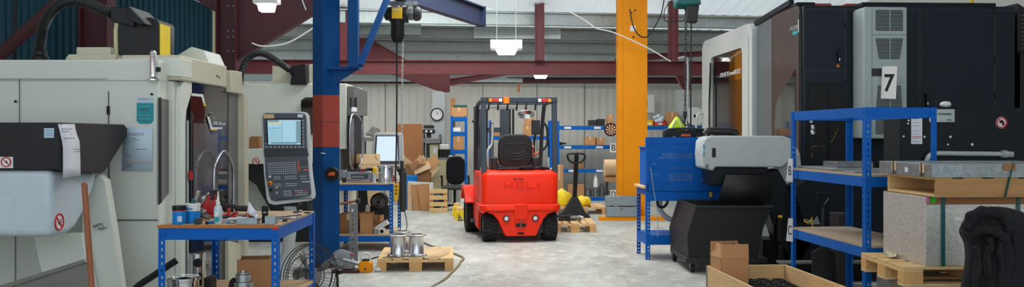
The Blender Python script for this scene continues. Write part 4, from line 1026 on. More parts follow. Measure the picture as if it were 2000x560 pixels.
# yellow lifting magnet
t = thing('lifting_magnet','worn yellow lifting block with a steel loop on the floor','lifting magnet',(fX(712,10.05),10.1,0))
m = MB('yellow_column'); m.prism([(-.072,0),(.078,0),(.078,.10),(.05,.125),(-.06,.12),(-.072,.09)],-.07,.07); m.build('body', t, bevel=.008)
m = MB('white_paint'); m.tube(catmull([(-.05,0,.11),(-.05,0,.18),(-.02,0,.205),(.03,0,.205),(.055,0,.18),(.055,0,.11)],5),.011,None,10); m.build('loop', t)
m = MB('iron_dark'); m.box(-.03,.045,-.05,.03,.12,.145); m.build('lever', t); m = MB('ink_black'); m.box(.0,.02,-.0715,-.07,.03,.05); m.build('mark', t)
on(simple('rag','small white rag on the floor beside the yellow block','rag',lambda m:(m.sphere((fX(735,10),10.1,0),.03,'foam_white',(1.4,1,.8)),)),0)
# cage fan
t = thing('floor_fan','round wire cage floor fan beside the crane column','fan',(fX(606,7.9),7.9,0),50)
cz = .30; rr = .28
m = MB('iron_dark')
for y,r_ in ((-.07,.10),(-.07,.19),(-.03,rr),(.0,rr+.004),(.05,rr),(.08,.18)): m.tube([(r_*math.cos(a*math.pi/20),y,cz+r_*math.sin(a*math.pi/20)) for a in range(40)],.004,None,6,True)
for k in range(56):
    a = k*2*math.pi/56
    def q(r_,y): return (r_*math.cos(a),y,cz+r_*math.sin(a))
    m.tube([q(.05,-.08),q(.15,-.075),q(.24,-.05),q(rr,0),q(.24,.06),q(.15,.09),q(.05,.1)],.0016,None,4)
m.build('cage', t)
m = MB('steel_worn'); m.lathe([(.05,-.01),(.05,.01)],(0,-.08,cz),20,None,Matrix.Rotation(R(90),4,'X')); m.lathe([(.06,-.1),(.06,.0)],(0,.08,cz),20,None,Matrix.Rotation(R(90),4,'X')); m.build('hub', t)
for k in range(4):
    a = k*math.pi/2+.4; m = MB('galv_dull'); ps_ = []
    for u,wd in ((.05,.03),(.12,.07),(.2,.10),(.24,.08)): ps_.append((u,wd))
    L_ = [(u*math.cos(a)-w_*math.sin(a)*.5,-.02,cz+u*math.sin(a)+w_*math.cos(a)*.5) for u,w_ in ps_]; R_ = [(u*math.cos(a)+w_*math.sin(a)*.5,.03,cz+u*math.sin(a)-w_*math.cos(a)*.5) for u,w_ in ps_]
    m.poly(L_+R_[::-1]); m.build('blade', t, solid=.003)
m = MB('iron_dark'); m.tube(catmull([(-.3,0,cz),(-.31,0,.1),(-.22,-.12,.012),(.22,-.12,.012),(.31,0,.1),(.3,0,cz)],6),.012,None,8); m.tube([(-.22,.14,.012),(.22,.14,.012)],.012); m.tube([(-.29,0,.1),(-.22,.14,.012)],.012); m.tube([(.29,0,.1),(.22,.14,.012)],.012); m.build('stand', t)
m = MB('black_plastic'); m.cyl((.29,-.02,cz),(.33,-.02,cz),.022); m.build('knob', t)
# ================================================================ PALLET WITH SPOOLS, CENTRE AISLE
def pallet(label, loc, rz, W=.8, D=1.2, group=None, name='pallet'):
    t = thing(name, label, 'pallet', loc, rz, group)
    # local: width along x, boards run along y
    for x,w in ((0,.145),(.164,.10),(.3275,.145),(.536,.10),(.655,.145)):
        m = MB('wood_pale_y'); m.box(x*W/.8,(x+w)*W/.8,0,D,.122,.144); m.build('deck_board', t, bevel=.003)
    for y in (0,(D-.145)/2,D-.145):
        m = MB('wood_pale'); m.box(0,W,y,y+.145,.10,.122); m.build('stringer_board', t, bevel=.003)
        for x in (0,(W-.145)/2,W-.1):
            m = MB('wood_block'); wx = .10 if x != (W-.145)/2 else .145
            m.box(x,x+wx,y,y+.145,.022,.10); m.build('block', t, bevel=.003)
    for x in (0,(W-.145)/2,W-.1):
        m = MB('wood_pale_y'); m.box(x,x+(.10 if x != (W-.145)/2 else .145),0,D,0,.022); m.build('bottom_board', t, bevel=.002)
    return t
pallet('wooden pallet in the aisle carrying three steel spools',(fX(737,10.1),10.1,0),4,.862,1.05)
t = thing('cardboard_sheet','flat cardboard sheet lying on the aisle pallet under the spools','cardboard',(fX(800,10.5),10.6,.144))
m = MB('cardboard_pale'); m.poly([(-.27,-.44,.004),(.38,-.40,.006),(.46,-.1,.003),(.44,.38,.004),(-.1,.42,.004),(-.14,.0,.006)]); m.build('sheet', t, solid=.006)
for k,(px,pyb,pyt,Y) in enumerate(((777.5,497,456,10.30),(784.5,478,449,10.68),(813,496,455,10.34))):
    lab = ['steel spool standing at the front corner of the aisle pallet','steel spool half hidden behind the two other spools','steel spool standing nearest the bare cardboard on the pallet'][k]
    t = thing('steel_spool',lab,'spool',(fX(px,Y),Y,.152),0,'steel spools on the aisle pallet')
    H = .245; m = MB('bright_steel'); m.lathe([(.112,0),(.12,.004),(.12,.012),(.092,.02),(.085,.03),(.085,H-.03),(.09,H-.022),(.114,H-.014),(.114,H-.004),(.108,H),(.07,H),(.068,.02),(0,.02)],(0,0,0),40); m.build('barrel', t)
    m = MB('steel_worn'); m.lathe([(.122,.002),(.126,.006),(.122,.012)],(0,0,0),40,cap=False); m.lathe([(.116,H-.012),(.119,H-.008),(.116,H-.003)],(0,0,0),40,cap=False); m.build('rim', t)
cable('hose',[at(840,562,9.02),at(868,545,9.5)+Vector((0,0,0))]+[Vector((fX(880,9.9),9.9,.012)),Vector((fX(893,10.4),10.4,.012)),Vector((fX(899,10.8),10.8,.012)),Vector((fX(902,11.25),11.25,.012)),Vector((fX(850,12.2),12.2,.012)),Vector((fX(828,12.7),12.7,.012))],.013,'hose_tan','tan hose lying on the floor around the spool pallet','hose')

# ================================================================ FORKLIFT
fk = thing('forklift','red electric forklift truck seen from behind in the aisle','forklift',(.125,12.82,0),8.0)
# local: x across (0 centre), y forward, z up
def fbuild(m,name,par=fk,**k): return m.build(name,par,**k)
# counterweight: rounded block
m = MB('forklift_red')
def plan(hw,y0,y1,r,n=6):
    pts = []
    for cx,cy,a0 in ((hw-r,y0+r,270),(-hw+r,y0+r,180)):
        seq = range(n+1)
        for k in (seq if a0 == 180 else seq):
            pass
    P = [(hw,y1)]
    for k in range(n+1):
        a = R(0-90*k/n); P.append((hw-r+r*math.cos(a), y0+r+r*math.sin(a)))
    for k in range(n+1):
        a = R(270-90*k/n); P.append((-hw+r+r*math.cos(a), y0+r+r*math.sin(a)))
    P.append((-hw,y1)); return P
def loft(m, levels, mt=None):
    rings = [[m.bm.verts.new((x,y,z)) for x,y in P] for P,z in levels]
    for a,b in zip(rings,rings[1:]):
        n = len(a)
        for i in range(n): m.face([a[i],a[(i+1)%n],b[(i+1)%n],b[i]],mt)
    m.face(rings[0][::-1],mt); m.face(rings[-1],mt)
HW = .56
loft(m,[(plan(HW,.0,.62,.10),.56),(plan(HW,.0,.62,.10),.95),(plan(HW-.006,.01,.62,.10),.985),(plan(HW-.03,.045,.62,.10),1.015),(plan(HW-.07,.10,.62,.1),1.03)])
cw = fbuild(m,'counterweight',bevel=.004)
m = MB('forklift_red'); loft(m,[(plan(HW+.0,-.012,.5,.11),.45),(plan(HW+.03,-.03,.5,.12),.47),(plan(HW+.03,-.03,.5,.12),.53),(plan(HW+.005,-.012,.5,.11),.555)])
fbuild(m,'bumper',bevel=.003)
# lower tapered block between the wheels
m = MB('forklift_red')
low = [(-HW,.46),(-HW+.0,.42),(-.50,.44),(-.40,.41),(-.33,.33),(-.27,.20),(-.23,.11),(-.21,.095),(.21,.095),(.23,.11),(.27,.20),(.33,.33),(.40,.41),(.50,.44),(HW,.42),(HW,.46)]
m.prism(low,-.012,.34); lb = fbuild(m,'lower_counterweight',bevel=.012)
m = MB('forklift_red'); m.box(-.10,.10,-.034,.0,.33,.56); fbuild(m,'tow_block',bevel=.012)
m = MB('black_plastic'); m.box(-.075,-.012,-.03,-.005,.23,.275); m.box(.012,.075,-.03,-.005,.23,.275); m.box(-.045,.045,-.024,-.005,.12,.15); fbuild(m,'tow_slots',bevel=.004)
m = MB('steel_worn'); m.cyl((0,-.035,.2),(0,-.035,.34),.008); fbuild(m,'tow_pin')
Mx = Matrix.Rotation(R(90),4,'X')
for x in (-.21,.21):
    m = MB('charcoal'); m.lathe([(.048,0),(.048,.02),(.036,.024)],(x,-.008,.35),24,None,Mx,cap=False); m.lathe([(.03,.0),(.03,.018),(0,.02)],(x,-.01,.35),20,'white_lens',Mx); fbuild(m,'reverse_lamp')
# embossed maker letters
def letters():
    g = []
    h = .105; w = .13; x = -.30; t = .032
    def b(x0,x1,z0,z1): g.append((x0,x1,z0,z1))
    b(x,x+t,0,h); b(x+w-t,x+w,0,h); b(x+t,x+w-t,h/2-t/2,h/2+t/2); x += w+.03
    b(x,x+t,0,h); b(x+t,x+w,0,t*.8); b(x+t,x+w,h-t*.8,h); b(x+t,x+w,h/2-t*.4,h/2+t*.4); x += w+.03
    b(x,x+t,0,h); b(x+t,x+w,0,t*.8); x += w+.03
    b(x,x+t,0,h)
    return g
m = MB('forklift_red')
for x0,x1,z0,z1 in letters(): m.box(x0*1.0+.06,x1*1.0+.06,-.008,.01,.78+z0,.78+z1)
fbuild(m,'embossed_lettering',bevel=.004)
txt('Bendigo',.045,(-.1,-.006,.90),(90,0,0),'charcoal',fk,'lettering')
# chassis sides
m = MB('forklift_red')
side = [(.5,.40),(.5,1.0),(1.12,1.0),(1.22,.95),(1.30,.62),(1.30,.18),(.62,.14),(.55,.36)]
m.prism(side,-HW+.0,-HW+.05,None,'x'); m.prism(side,HW-.05,HW,None,'x'); m.box(-HW+.05,HW-.05,.5,1.2,.5,.99); fbuild(m,'chassis',bevel=.01)
m = MB('charcoal')
for k in range(4): m.box(-HW-.003,-HW+.01,.75,.80,.72+k*.06,.735+k*.06)
m.box(-HW-.004,-HW+.01,.5,1.25,.555,.565); fbuild(m,'side_vents')
for sx in (-1,1):   # front fender and step
    m = MB('forklift_red'); x0,x1 = (sx*HW-.06 if sx<0 else sx*HW-.06),(sx*HW+.06)
    pts = [(1.15,.50),(1.25,.64),(1.45,.74),(1.75,.74),(1.98,.62),(2.02,.5),(1.99,.5),(1.93,.6),(1.74,.69),(1.47,.69),(1.29,.6),(1.2,.48)]
    m.prism(pts,sx*HW-.14,sx*HW+.14,None,'x'); fbuild(m,'fender',bevel=.008)
    m = MB('forklift_dark'); m.box(sx*HW-.05,sx*HW+.05,1.0,1.25,.2,.24); fbuild(m,'step',bevel=.005)
m = MB('charcoal'); m.box(-.5,.5,1.2,2.0,.25,.68); m.box(-.42,.42,.15,.5,.12,.44); fbuild(m,'underbody')
m = MB('iron_dark'); m.cyl((-.5,.26,.22),(.5,.26,.22),.05,None,14); m.box(-.3,.3,.2,.34,.14,.26); fbuild(m,'rear_axle')
def wheel(x,y,r,w,name):
    M = Matrix.Rotation(R(90),4,'Y')
    m = MB('rubber'); m.lathe([(r*.6,-w/2),(r*.9,-w/2),(r*.97,-w*.42),(r,-w*.3),(r,w*.3),(r*.97,w*.42),(r*.9,w/2),(r*.6,w/2)],(x,y,r),36,None,M,cap=False)
    for k in range(24):
        a = k*2*math.pi/24
        for sgn in (-1,1): m.obox((x+sgn*w*.24,y+r*math.cos(a+sgn*.06),r+r*math.sin(a+sgn*.06)),(w*.42,.022,.03),(math.degrees(a)-90 if False else math.degrees(a),0,0),'rubber')
    tw = m.build(name,fk)
    m = MB('galv_dull'); m.lathe([(r*.6,-w*.42),(r*.5,-w*.3),(r*.22,-w*.2),(r*.2,-w*.4),(0,-w*.42)],(x,y,r),28,None,M,cap=False); m.lathe([(r*.6,w*.42),(r*.5,w*.3),(r*.2,w*.4),(0,w*.42)],(x,y,r),28,None,M,cap=False); m.build('wheel_rim',tw)
wheel(-.43,.28,.225,.2,'rear_tyre'); wheel(.46,.28,.225,.2,'rear_tyre'); wheel(-HW+.01,1.62,.30,.22,'front_tyre'); wheel(HW-.01,1.62,.30,.22,'front_tyre')
# overhead guard
GH = 2.09
m = MB('forklift_dark')
for x in (-.52,.52):
    m = MB('forklift_dark'); m.bar((x,.10,.98),(x,.16,GH-.01),.075,.06); fbuild(m,'rear_guard_post',bevel=.008)
m = MB('forklift_dark'); m.bar((-.56,.15,GH-.03),(.56,.15,GH-.03),.07,.075,None,(0,0,1)); fbuild(m,'rear_crossbar',bevel=.008)
for x in (-.52,.52):
    m = MB('charcoal' if x<0 else 'forklift_dark'); m.tube(catmull([(x,1.35,.62),(x,1.32,1.1),(x,1.22,1.55),(x,1.05,1.92),(x,.92,GH-.07),(x,.5,GH-.05),(x,.16,GH-.05)],8),.032,None,8); fbuild(m,'front_guard_post')
m = MB('forklift_dark'); m.bar((-.52,.92,GH-.06),(.52,.92,GH-.06),.05,.04); fbuild(m,'front_crossbar')
for k in range(6):
    x = -.36+k*.145; m = MB('charcoal'); m.tube(catmull([(x,.16,GH-.05),(x,.5,GH-.02),(x,.85,GH-.07),(x,.93,GH-.16)],5),.014,None,6); fbuild(m,'roof_bar')
m = MB('white_paint'); m.bar((-.50,.98,GH-.125),(.34,.98,GH-.125),.03,.035); fbuild(m,'white_rail')
for sx,seqn in ((-1,('orange_lens','red_lens','white_lens')),(1,('white_lens','red_lens','orange_lens'))):
    m = MB('black_plastic'); xa = -.46 if sx<0 else .26; m.box(xa,xa+.205,.085,.115,GH-.07,GH-.012); lp = fbuild(m,'lamp_cluster',bevel=.004)
    for k,mt in enumerate(seqn):
        w = (.05,.085,.05)[k] if sx<0 else (.05,.085,.05)[k]; x0 = xa+.006+(0,.055,.145)[k]
        m = MB(mt); m.box(x0,x0+w,.07,.086,GH-.065,GH-.018); m.build('lamp_lens',lp,bevel=.004)
m = MB('orange_lens'); m.lathe([(.042,0),(.042,.055),(.036,.085),(0,.09)],(-.20,.06,GH-.085),20); m.cyl((-.2,.06,GH-.085),(-.2,.06,GH+.0),.045,'orange_lens',20); fbuild(m,'beacon')
# seat
m = MB('seat_black')
def shellpts(w,h,n=10): return rrect(-w/2,w/2,0,h,min(w,h)*.28,5)
m.prism(rrect(-.255,.255,0,.5,.15,6),0,.10,None,'y')
for v in m.bm.verts: v.co.y += .10*(v.co.z/.5)*-.6; v.co.z += 1.06; v.co.y += .42; v.co.x += -.02
sb = fbuild(m,'seat_back',bevel=.03,seg=3)
m = MB('charcoal'); m.tube([(-.02+x,.415-.06*(z/.5),1.06+z) for x,z in rrect(-.19,.19,.11,.36,.06,3)],.006,None,6,True)
for k in range(3): m.tube(catmull([(-.16,.40-.12*(.14+k*.04),1.06+.16+k*.045),(-.02,.40-.12*(.12+k*.04),1.06+.12+k*.045),(.12,.40-.12*(.14+k*.04),1.06+.16+k*.045)],5),.006,None,5)
m.build('seat_ribs',sb)
m = MB('seat_black'); m.box(-.3,.26,.42,.95,1.0,1.12); fbuild(m,'seat_cushion',bevel=.04,seg=3)
for x in (-.33,.29): m = MB('seat_black'); m.box(x-.05,x+.05,.40,.75,1.0,1.22); fbuild(m,'armrest',bevel=.03,seg=3)
m = MB('hose_black'); m.tube(catmull([(-.3,.25,1.04),(-.1,.2,1.06),(.15,.22,1.04),(.3,.2,1.07),(.46,.25,1.05)],6),.02,None,8); m.tube(catmull([(-.1,.24,1.05),(.1,.18,1.08),(.4,.24,1.04)],6),.016); fbuild(m,'cable_bundle')
m = MB('frame_white'); m.sphere((-.5,.32,1.05),.05,None,(1,1,1)); m.sphere((.47,.15,1.05),.02); fbuild(m,'filler_caps')
m = MB('copper'); m.cyl((.30,.8,1.1),(.30,.78,1.35),.02); m.sphere((.30,.78,1.36),.035); m.cyl((.24,.82,1.2),(.40,.82,1.28),.02); fbuild(m,'levers')
m = MB('frame_white'); m.tube(catmull([(-.36,.95,1.05),(-.37,.95,1.3),(-.30,1.0,1.42),(-.29,1.0,1.72)],5),.018); fbuild(m,'grab_rail')
m = MB('hose_black'); m.tube([(.17*math.cos(a*math.pi/12)-.02,1.0+.08*math.sin(a*math.pi/12),1.28+.13*math.sin(a*math.pi/12)) for a in range(24)],.014,None,6,True); m.cyl((-.02,1.0,1.28),(-.02,1.2,.95),.03); fbuild(m,'steering_wheel')
# mast
for x in (-.36,-.30,-.02,.06):
    pass
for sx,nm in ((-1,'mast_channel'),(1,'mast_channel')):
    m = MB('forklift_dark'); x = -.405 if sx<0 else .035
    m.box(x-.06,x+.06,1.95,2.06,.15,2.02); m.box(x-.075,x-.05,1.93,2.09,.15,2.02); m.build(nm,fk,bevel=.004)
    m = MB('iron_dark'); m.box(x-.05+.11,x+.10,1.98,2.1,.2,2.0); m.build('inner_channel',fk)
    m = MB('hose_black'); m.tube([(x+.13,1.93,.6),(x+.13,1.93,1.98)],.018); m.build('mast_hose',fk)
m = MB('forklift_dark')
for z in (.35,1.63): m.box(-.48,.14,2.0,2.05,z-.04,z+.04)
m.build('mast_crossmember',fk)
m = MB('steel_worn'); m.cyl((-.18,2.02,.3),(-.18,2.02,1.75),.03); m.build('lift_cylinder',fk)
m = MB('chrome'); m.lathe([(0,-.01),(.06,.0),(.1,.03),(.11,.05)],(.22,.95,GH-.20),20,None,Matrix.Rotation(R(125),4,'X') @ Matrix.Diagonal((1.2,.7,1,1)),cap=False); fbuild(m,'mirror',solid=.004)
m = MB('charcoal'); m.tube([(.22,.93,GH-.1),(.22,.95,GH-.15)],.01); m.build('mirror_arm',fk); m = MB('charcoal'); m.box(.32,.44,.9,1.02,1.55,1.78); m.tube(catmull([(.38,.95,1.6),(.36,1.0,1.4),(.37,1.05,1.0)],5),.02); fbuild(m,'control_box',bevel=.01)
m = MB('charcoal'); m.tube(catmull([(.56,1.3,1.75),(.62,1.3,1.65),(.62,1.3,1.4),(.54,1.3,1.3)],6),.02); m.tube(catmull([(-.56,1.32,1.78),(-.50,1.3,1.7),(-.48,1.3,1.5),(-.5,1.3,1.35)],6),.03); fbuild(m,'side_grips')
m = MB('red_tool'); m.cyl((.045,1.9,1.42),(.045,1.9,1.55),.03); fbuild(m,'extinguisher')
for x in (-.3,-.0):
    m = MB('iron_dark'); m.box(x-.05,x+.05,2.1,3.1,.04,.08); m.box(x-.05,x+.05,2.1,2.14,.04,.5); m.build('fork',fk)
m = MB('iron_dark'); m.box(-.45,.2,2.08,2.12,.25,.55); m.build('fork_carriage',fk)

# ================================================================ PUMP TRUCK AND FLOOR ITEMS RIGHT OF THE FORKLIFT
Yp = 16.2
t = thing('pallet_truck','black hand pallet truck with upright loop handle behind the small pallet','pallet truck',(fX(1122,Yp),Yp,0),0)
m = MB('iron_dark')
s_ = 16.2/F
m.prism([(-36*s_,.08),(-22*s_,.16),(-6*s_,.42),(6*s_,.42),(20*s_,.16),(30*s_,.08),(30*s_,.04),(-36*s_,.04)],-.08,.10); m.build('frame', t, bevel=.01)
m = MB('black_plastic'); m.bar((0,-.04,.4),(.02,-.25,1.20),.075,.05); m.build('drawbar', t, bevel=.008)
m = MB('black_plastic'); m.tube(catmull([(.02,-.25,1.04),(-.10,-.26,1.08),(-.14,-.27,1.15),(-.13,-.27,1.2),(.02,-.27,1.215),(.15,-.27,1.2),(.165,-.27,1.14),(.11,-.26,1.07)],6,True),.018,None,8,True); m.build('handle_loop', t)
m = MB('red_dark_steel'); m.prism([(-30*s_,.05),(-10*s_,.34),(10*s_,.34),(26*s_,.05)],-.02,.14); m.build('red_fork_frame', t)
for x in (-.08,.08): 
    m = MB('rubber'); m.lathe([(.075,-.03),(.08,0),(.075,.03)],(x,-.1,.08),20,None,Matrix.Rotation(R(90),4,'Y')); m.build('steer_wheel', t)
for x in (-.18,.18): m = MB('iron_dark'); m.box(x-.07,x+.07,.1,1.1,.05,.10); m.build('fork', t, bevel=.005)
Yq = 14.15
pl = pallet('short wooden pallet with loose parts in front of the pallet truck',(fX(1083,Yq),Yq,0),0,.66,.9)
t = thing('bracket','dark crumpled steel bracket on the short pallet','bracket',(fX(1102,14.6),14.6,.144))
m = MB('iron_dark'); m.box(-.1,.1,-.05,.05,0,.05); m.cyl((-.08,-.02,.06),(.12,.03,.07),.025); m.box(.02,.09,-.06,.02,.04,.1); m.build('body', t, bevel=.008)
on(simple('rag','pale grey cloth lying on the short pallet','rag',lambda m:(m.sphere((fX(1122,14.6),14.65,0),.08,'galv_dull',(1.6,1,.5)),m.sphere((fX(1132,14.6),14.75,0),.06,'foam_white',(1.4,1,.5)))),.144)
pallet('flat pallet behind the pallet truck under the yellow sacks',(fX(1096,17.35),17.35,0),3,.9,.9)
def sack(label,px,py,Y,sx,sz,seed,z=.144,mt='yellow_bright'):
    rnd = random.Random(seed); m = MB(mt); m.sphere((0,0,0),1,None,(1,1,1),28)
    for v in m.bm.verts:
        a = math.atan2(v.co.y,v.co.x); f = 1+.12*math.sin(5*a+seed)+.08*math.sin(9*a+v.co.z*4)
        v.co = Vector((v.co.x*sx*f, v.co.y*.26*f, max(-.6,v.co.z)*sz*(1+.1*math.sin(7*v.co.x+seed))+sz*.6))
    o = m.build('yellow_sack', sub=1); o.location = (fX(px,Y),Y,z); return tag(o,label,'sack')
sack('yellow plastic sack heaped just behind the forklift wheel',1096,400,17.75,.20,.2,1,.147)
sack('flatter yellow plastic sack beside the pallet truck drawbar',1138,400,17.75,.16,.12,3,.147)

# yellow crane column and its floor beams
t = thing('crane_pillar','tall yellow crane pillar standing in the middle of the hall','pillar',(fX(1233.5,16.5),16.5,0)); t.name = 'crane_mast'
hw = 28.5/F*16.5
m = MB('yellow_column'); m.box(-hw+.01,hw-.01,-.14,.15,0,4.6); m.box(-hw,-hw+.09,-.15,.16,0,4.6); m.box(hw-.09,hw,-.15,.16,0,4.6); m.build('shaft', t, bevel=.004)
m = MB('yellow_column'); m.box(fX(1170,16.15)-fX(1233.5,16.5),fX(1300,16.15)-fX(1233.5,16.5),-.38,-.26,0,.07); m.box(-hw-.05,hw+.05,-.3,.3,0,.05); m.build('base_frame', t, bevel=.004)
m = MB('paper'); m.box(-.045,.06,-.145,-.139,fZ(61,16.35),fZ(50,16.35)); m.build('label', t)
m = MB('black_plastic')
for x,y in ((1232,25),(1237,72),(1240,20)): p=at(x,y,16.355); m.cyl(p,p-Vector((0,.03,0)),.015)
m.build('bolts', t, w=True)
cable('cable',[at(1230,18,16.2),at(1235,45,16.1),at(1243,63,16.1),at(1256,73,16.1),at(1270,66,16.1),at(1290,30,16.1),at(1297,0,16.1)],.012,'hose_black','black cable looping from the yellow pillar up to the roof')
cable('cable',[at(1318,-5,14.5),at(1300,15,14.5),at(1297,35,14.5),at(1305,42,14.5),at(1345,40,14.5)],.009,'hose_black','thin black cable looping beside the teal hoist')
for k,(x0,x1,y0,y1,Y,lab) in enumerate(((1183,1246,402,421,15.35,'lower large grey steel block stacked before the yellow pillar'),(1183,1246,381,400,15.38,'upper large grey steel block stacked before the yellow pillar'))):
    pass
t = thing('steel_block','lower grey steel block of the pair stacked before the yellow pillar','block',(fX(1215,16.15),16.2,.072)); m = MB('steel_block'); m.box(-.29,.29,-.1,.06,.0,.175); m.build('block_body', t, bevel=.004); m = MB('galv_dull'); m.box(-.05,.02,-.103,-.1,.13,.15); m.build('label', t)
t = thing('steel_block','upper grey steel block of the pair stacked before the yellow pillar','block',(fX(1214,16.15),16.2,.268)); m = MB('steel_block'); m.box(-.295,.295,-.1,.06,.0,.175); m.build('block_body', t, bevel=.004); m = MB('iron_dark'); m.box(-.2,-.14,-.08,.08,-.02,0); m.box(.14,.2,-.08,.08,-.02,0); m.build('spacer', t)

# ================================================================ BACK OF THE HALL
def brack(label, px0, px1, Y, d, ys, ytop, posts=True, mats=None, group=None, shelf='galv_dull'):
    x0 = fX(px0,Y); x1 = fX(px1,Y)
    lv = [fZ(y,Y) for y in ys]
    return rack(label,'shelving','storage_rack',(x0,Y,0),2,x1-x0,d,fZ(ytop,Y),lv,None,None,slots=False,bh=.085,mt='blue_rack',s=.055,board_mat=shelf,bt=.012)
def blabel(t, x, z, w=.16, h=.05):
    m = MB('paper'); m.box(x-w/2,x+w/2,-.012,-.004,z-h/2-.04,z+h/2-.04); m.build('shelf_label', t)
Yr = 20.9
rA = brack('blue shelving bay with boxes and a dartboard left of the yellow pillar',1088,1216,Yr,.5,[385,330,284,246],236)
for y,xs in ((246,(.25,.95)),(284,(.25,1.0)),(330,(.35,1.0))):
    for x in xs: blabel(rA,x,fZ(y,Yr)-.002)
rB = brack('blue shelving bay with picking bins right of the yellow pillar',1258,1400,Yr,.5,[385,330,290,246],220)
rC = brack('grey-topped shelving bay seen through the forklift cab',955,1078,Yr,.5,[385,330,266],235)
rD = brack('narrow blue rack with boxes beside the clock pier',880,912,20.4,.45,[345,293,258,229],226)
def zl(y,Y=Yr): return fZ(y,Y)+.012
def bx(label,px0,px1,ys,hpx,Y=Yr+.1,mt='cardboard',d=.26,cat='box',name='cardboard_box',tape=True,zb=None):
    w = (px1-px0)/F*Y; h = hpx/F*Y; t = thing(name,label,cat,(fX((px0+px1)/2,Y),Y+d/2,zl(ys) if zb is None else zb),random.uniform(-4,4))
    m = MB(mt); m.box(-w/2,w/2,-d/2,d/2,0,h); m.build('box_body', t, bevel=.004)
    if tape: m = MB('cardboard_pale'); m.box(-w/2-.001,w/2+.001,-.02,.02,h*.5,h+.001); m.box(-.02,.02,-d/2-.001,-d/2,h*.6,h+.001); m.build('tape', t)
    return t
bx('brown carton with grey cloth on the third shelf of the blue bay',1142,1163,284,16)
bx('brown carton next to the dartboard on the third shelf',1165,1182,284,14)
bx('brown carton low on the blue bay bottom shelf',1109,1141,385,24)
bx('dark small box on the top shelf of the blue bay',1150,1164,246,11,mt='charcoal',tape=False,name='tool_case',cat='case')
bx('dark grey ribbed box on the top shelf near the dartboard',1167,1181,246,13,mt='iron_dark',tape=False,name='tool_case',cat='case')
bx('brown carton on the top shelf behind the dartboard',1186,1199,246,22,d=.2)
bx('tall brown carton standing on the floor behind the forklift rear corner',1084,1100,400,74,Y=20.3,zb=0)
m = MB('charcoal'); m.sphere((fX(1092,Yr),Yr+.15,0),.09,None,(1.4,1,.4)); m.sphere((fX(1099,Yr),Yr+.2,0),.06,None,(1.8,1,.4)); o = m.build('rag'); recenter(o); on(o,zl(284)); tag(o,'dark rag lying on the third shelf near the forklift','rag')
for k,(px,r_,h,ys,lab) in enumerate(((1149,.10,.19,385,'squat steel cylinder on the bottom shelf of the blue bay'),(1177,.06,.30,385,'tall steel part at the end of the bottom shelf'),(1189,.08,.12,385,'low steel cylinder beside the drum end'))):
    t = thing('steel_part',lab,'steel part',(fX(px,Yr),Yr+.2,zl(ys))); m = MB('steel_worn'); m.lathe([(r_,0),(r_,h*.8),(r_*.6,h*.82),(r_*.6,h)],(0,0,0),20); m.build('body', t)
t = thing('silicone_tube','white conical nozzle bottle standing on the bottom shelf','bottle',(fX(1164.5,Yr),Yr+.12,zl(385))); m = MB('foam_white'); m.lathe([(.055,0),(.055,.02),(.06,.2),(.05,.38),(.02,.52),(.01,.56)],(0,0,0),18); m.build('cone', t); m = MB('steel_worn'); m.lathe([(.065,0),(.065,.22)],(0,0,0),18,cap=False); m.build('holder', t)
# dartboard
Yd = 20.6; t = thing('dartboard','round dartboard hung on the shelving beside the yellow pillar','dartboard',(fX(1193,Yd),Yd,fZ(253,Yd)))
m = MB('ink_black'); m.lathe([(.155,-.02),(.155,.015),(0,.015)],(0,0,0),40,None,Mx); m.build('board', t)
m = MB('cardboard_pale')
for k in range(0,20,2):
    a0 = R(k*18-9); a1 = R(k*18+9); P = [(.015*math.cos(a0),-.0165,.015*math.sin(a0)),(.12*math.cos(a0),-.0165,.12*math.sin(a0)),(.12*math.cos((a0+a1)/2),-.0165,.12*math.sin((a0+a1)/2)),(.12*math.cos(a1),-.0165,.12*math.sin(a1)),(.015*math.cos(a1),-.0165,.015*math.sin(a1))]; m.poly(P)
m.build('segments', t)
m = MB('red_tool'); m.tube([(.068*math.cos(a*math.pi/20),-.017,.068*math.sin(a*math.pi/20)) for a in range(40)],.003,None,4,True); m.tube([(.122*math.cos(a*math.pi/20),-.017,.122*math.sin(a*math.pi/20)) for a in range(40)],.003,None,4,True); m.lathe([(.01,.016),(.01,.018),(0,.018)],(0,0,0),12,None,Mx); m.build('rings', t)
def sign(letter,label,px,py,Y,w,h,size,rz=0,tilt=0,cat='sign'):
    t = thing('letter_sign',label,cat,(fX(px,Y),Y,fZ(py,Y)),rz); m = MB('white_paint'); m.box(-w/2,w/2,0,.004,-h/2,h/2); m.build('board', t)
    l = txt(letter,size,(0,-.002,-size*.36),(90,0,0),'ink_black',t,'letter',align='CENTER'); 
    if tilt: t.rotation_euler = (R(0),R(tilt),R(rz))
    return t
sign('B','white B sign on the back shelving beside the yellow pillar',1198,288,20.75,.16,.22,.2)
sign('D','white D sign low on the back shelving above the steel blocks',1198,378,20.75,.16,.18,.16)
# brown drum lying on a shelf end
t = thing('paper_drum','pale brown paper roll sticking out beside the yellow pillar','roll',(fX(1197,19.5),19.5,fZ(345,19.5)-.0)); 
m = MB('cardboard_pale'); m.cyl((-.19,0,.19),(.25,0,.19),.19,None,30); m.build('roll', t); m = MB('cardboard'); m.box(-.17,.25,-.19,.19,-.10,.0); m.build('cradle', t)
m = MB('iron_dark'); m.box(-.15,-.12,-.15,.15,-(fZ(345,19.5)),-.1); m.box(.2,.23,-.15,.15,-(fZ(345,19.5)),-.1); m.build('trestle', t)
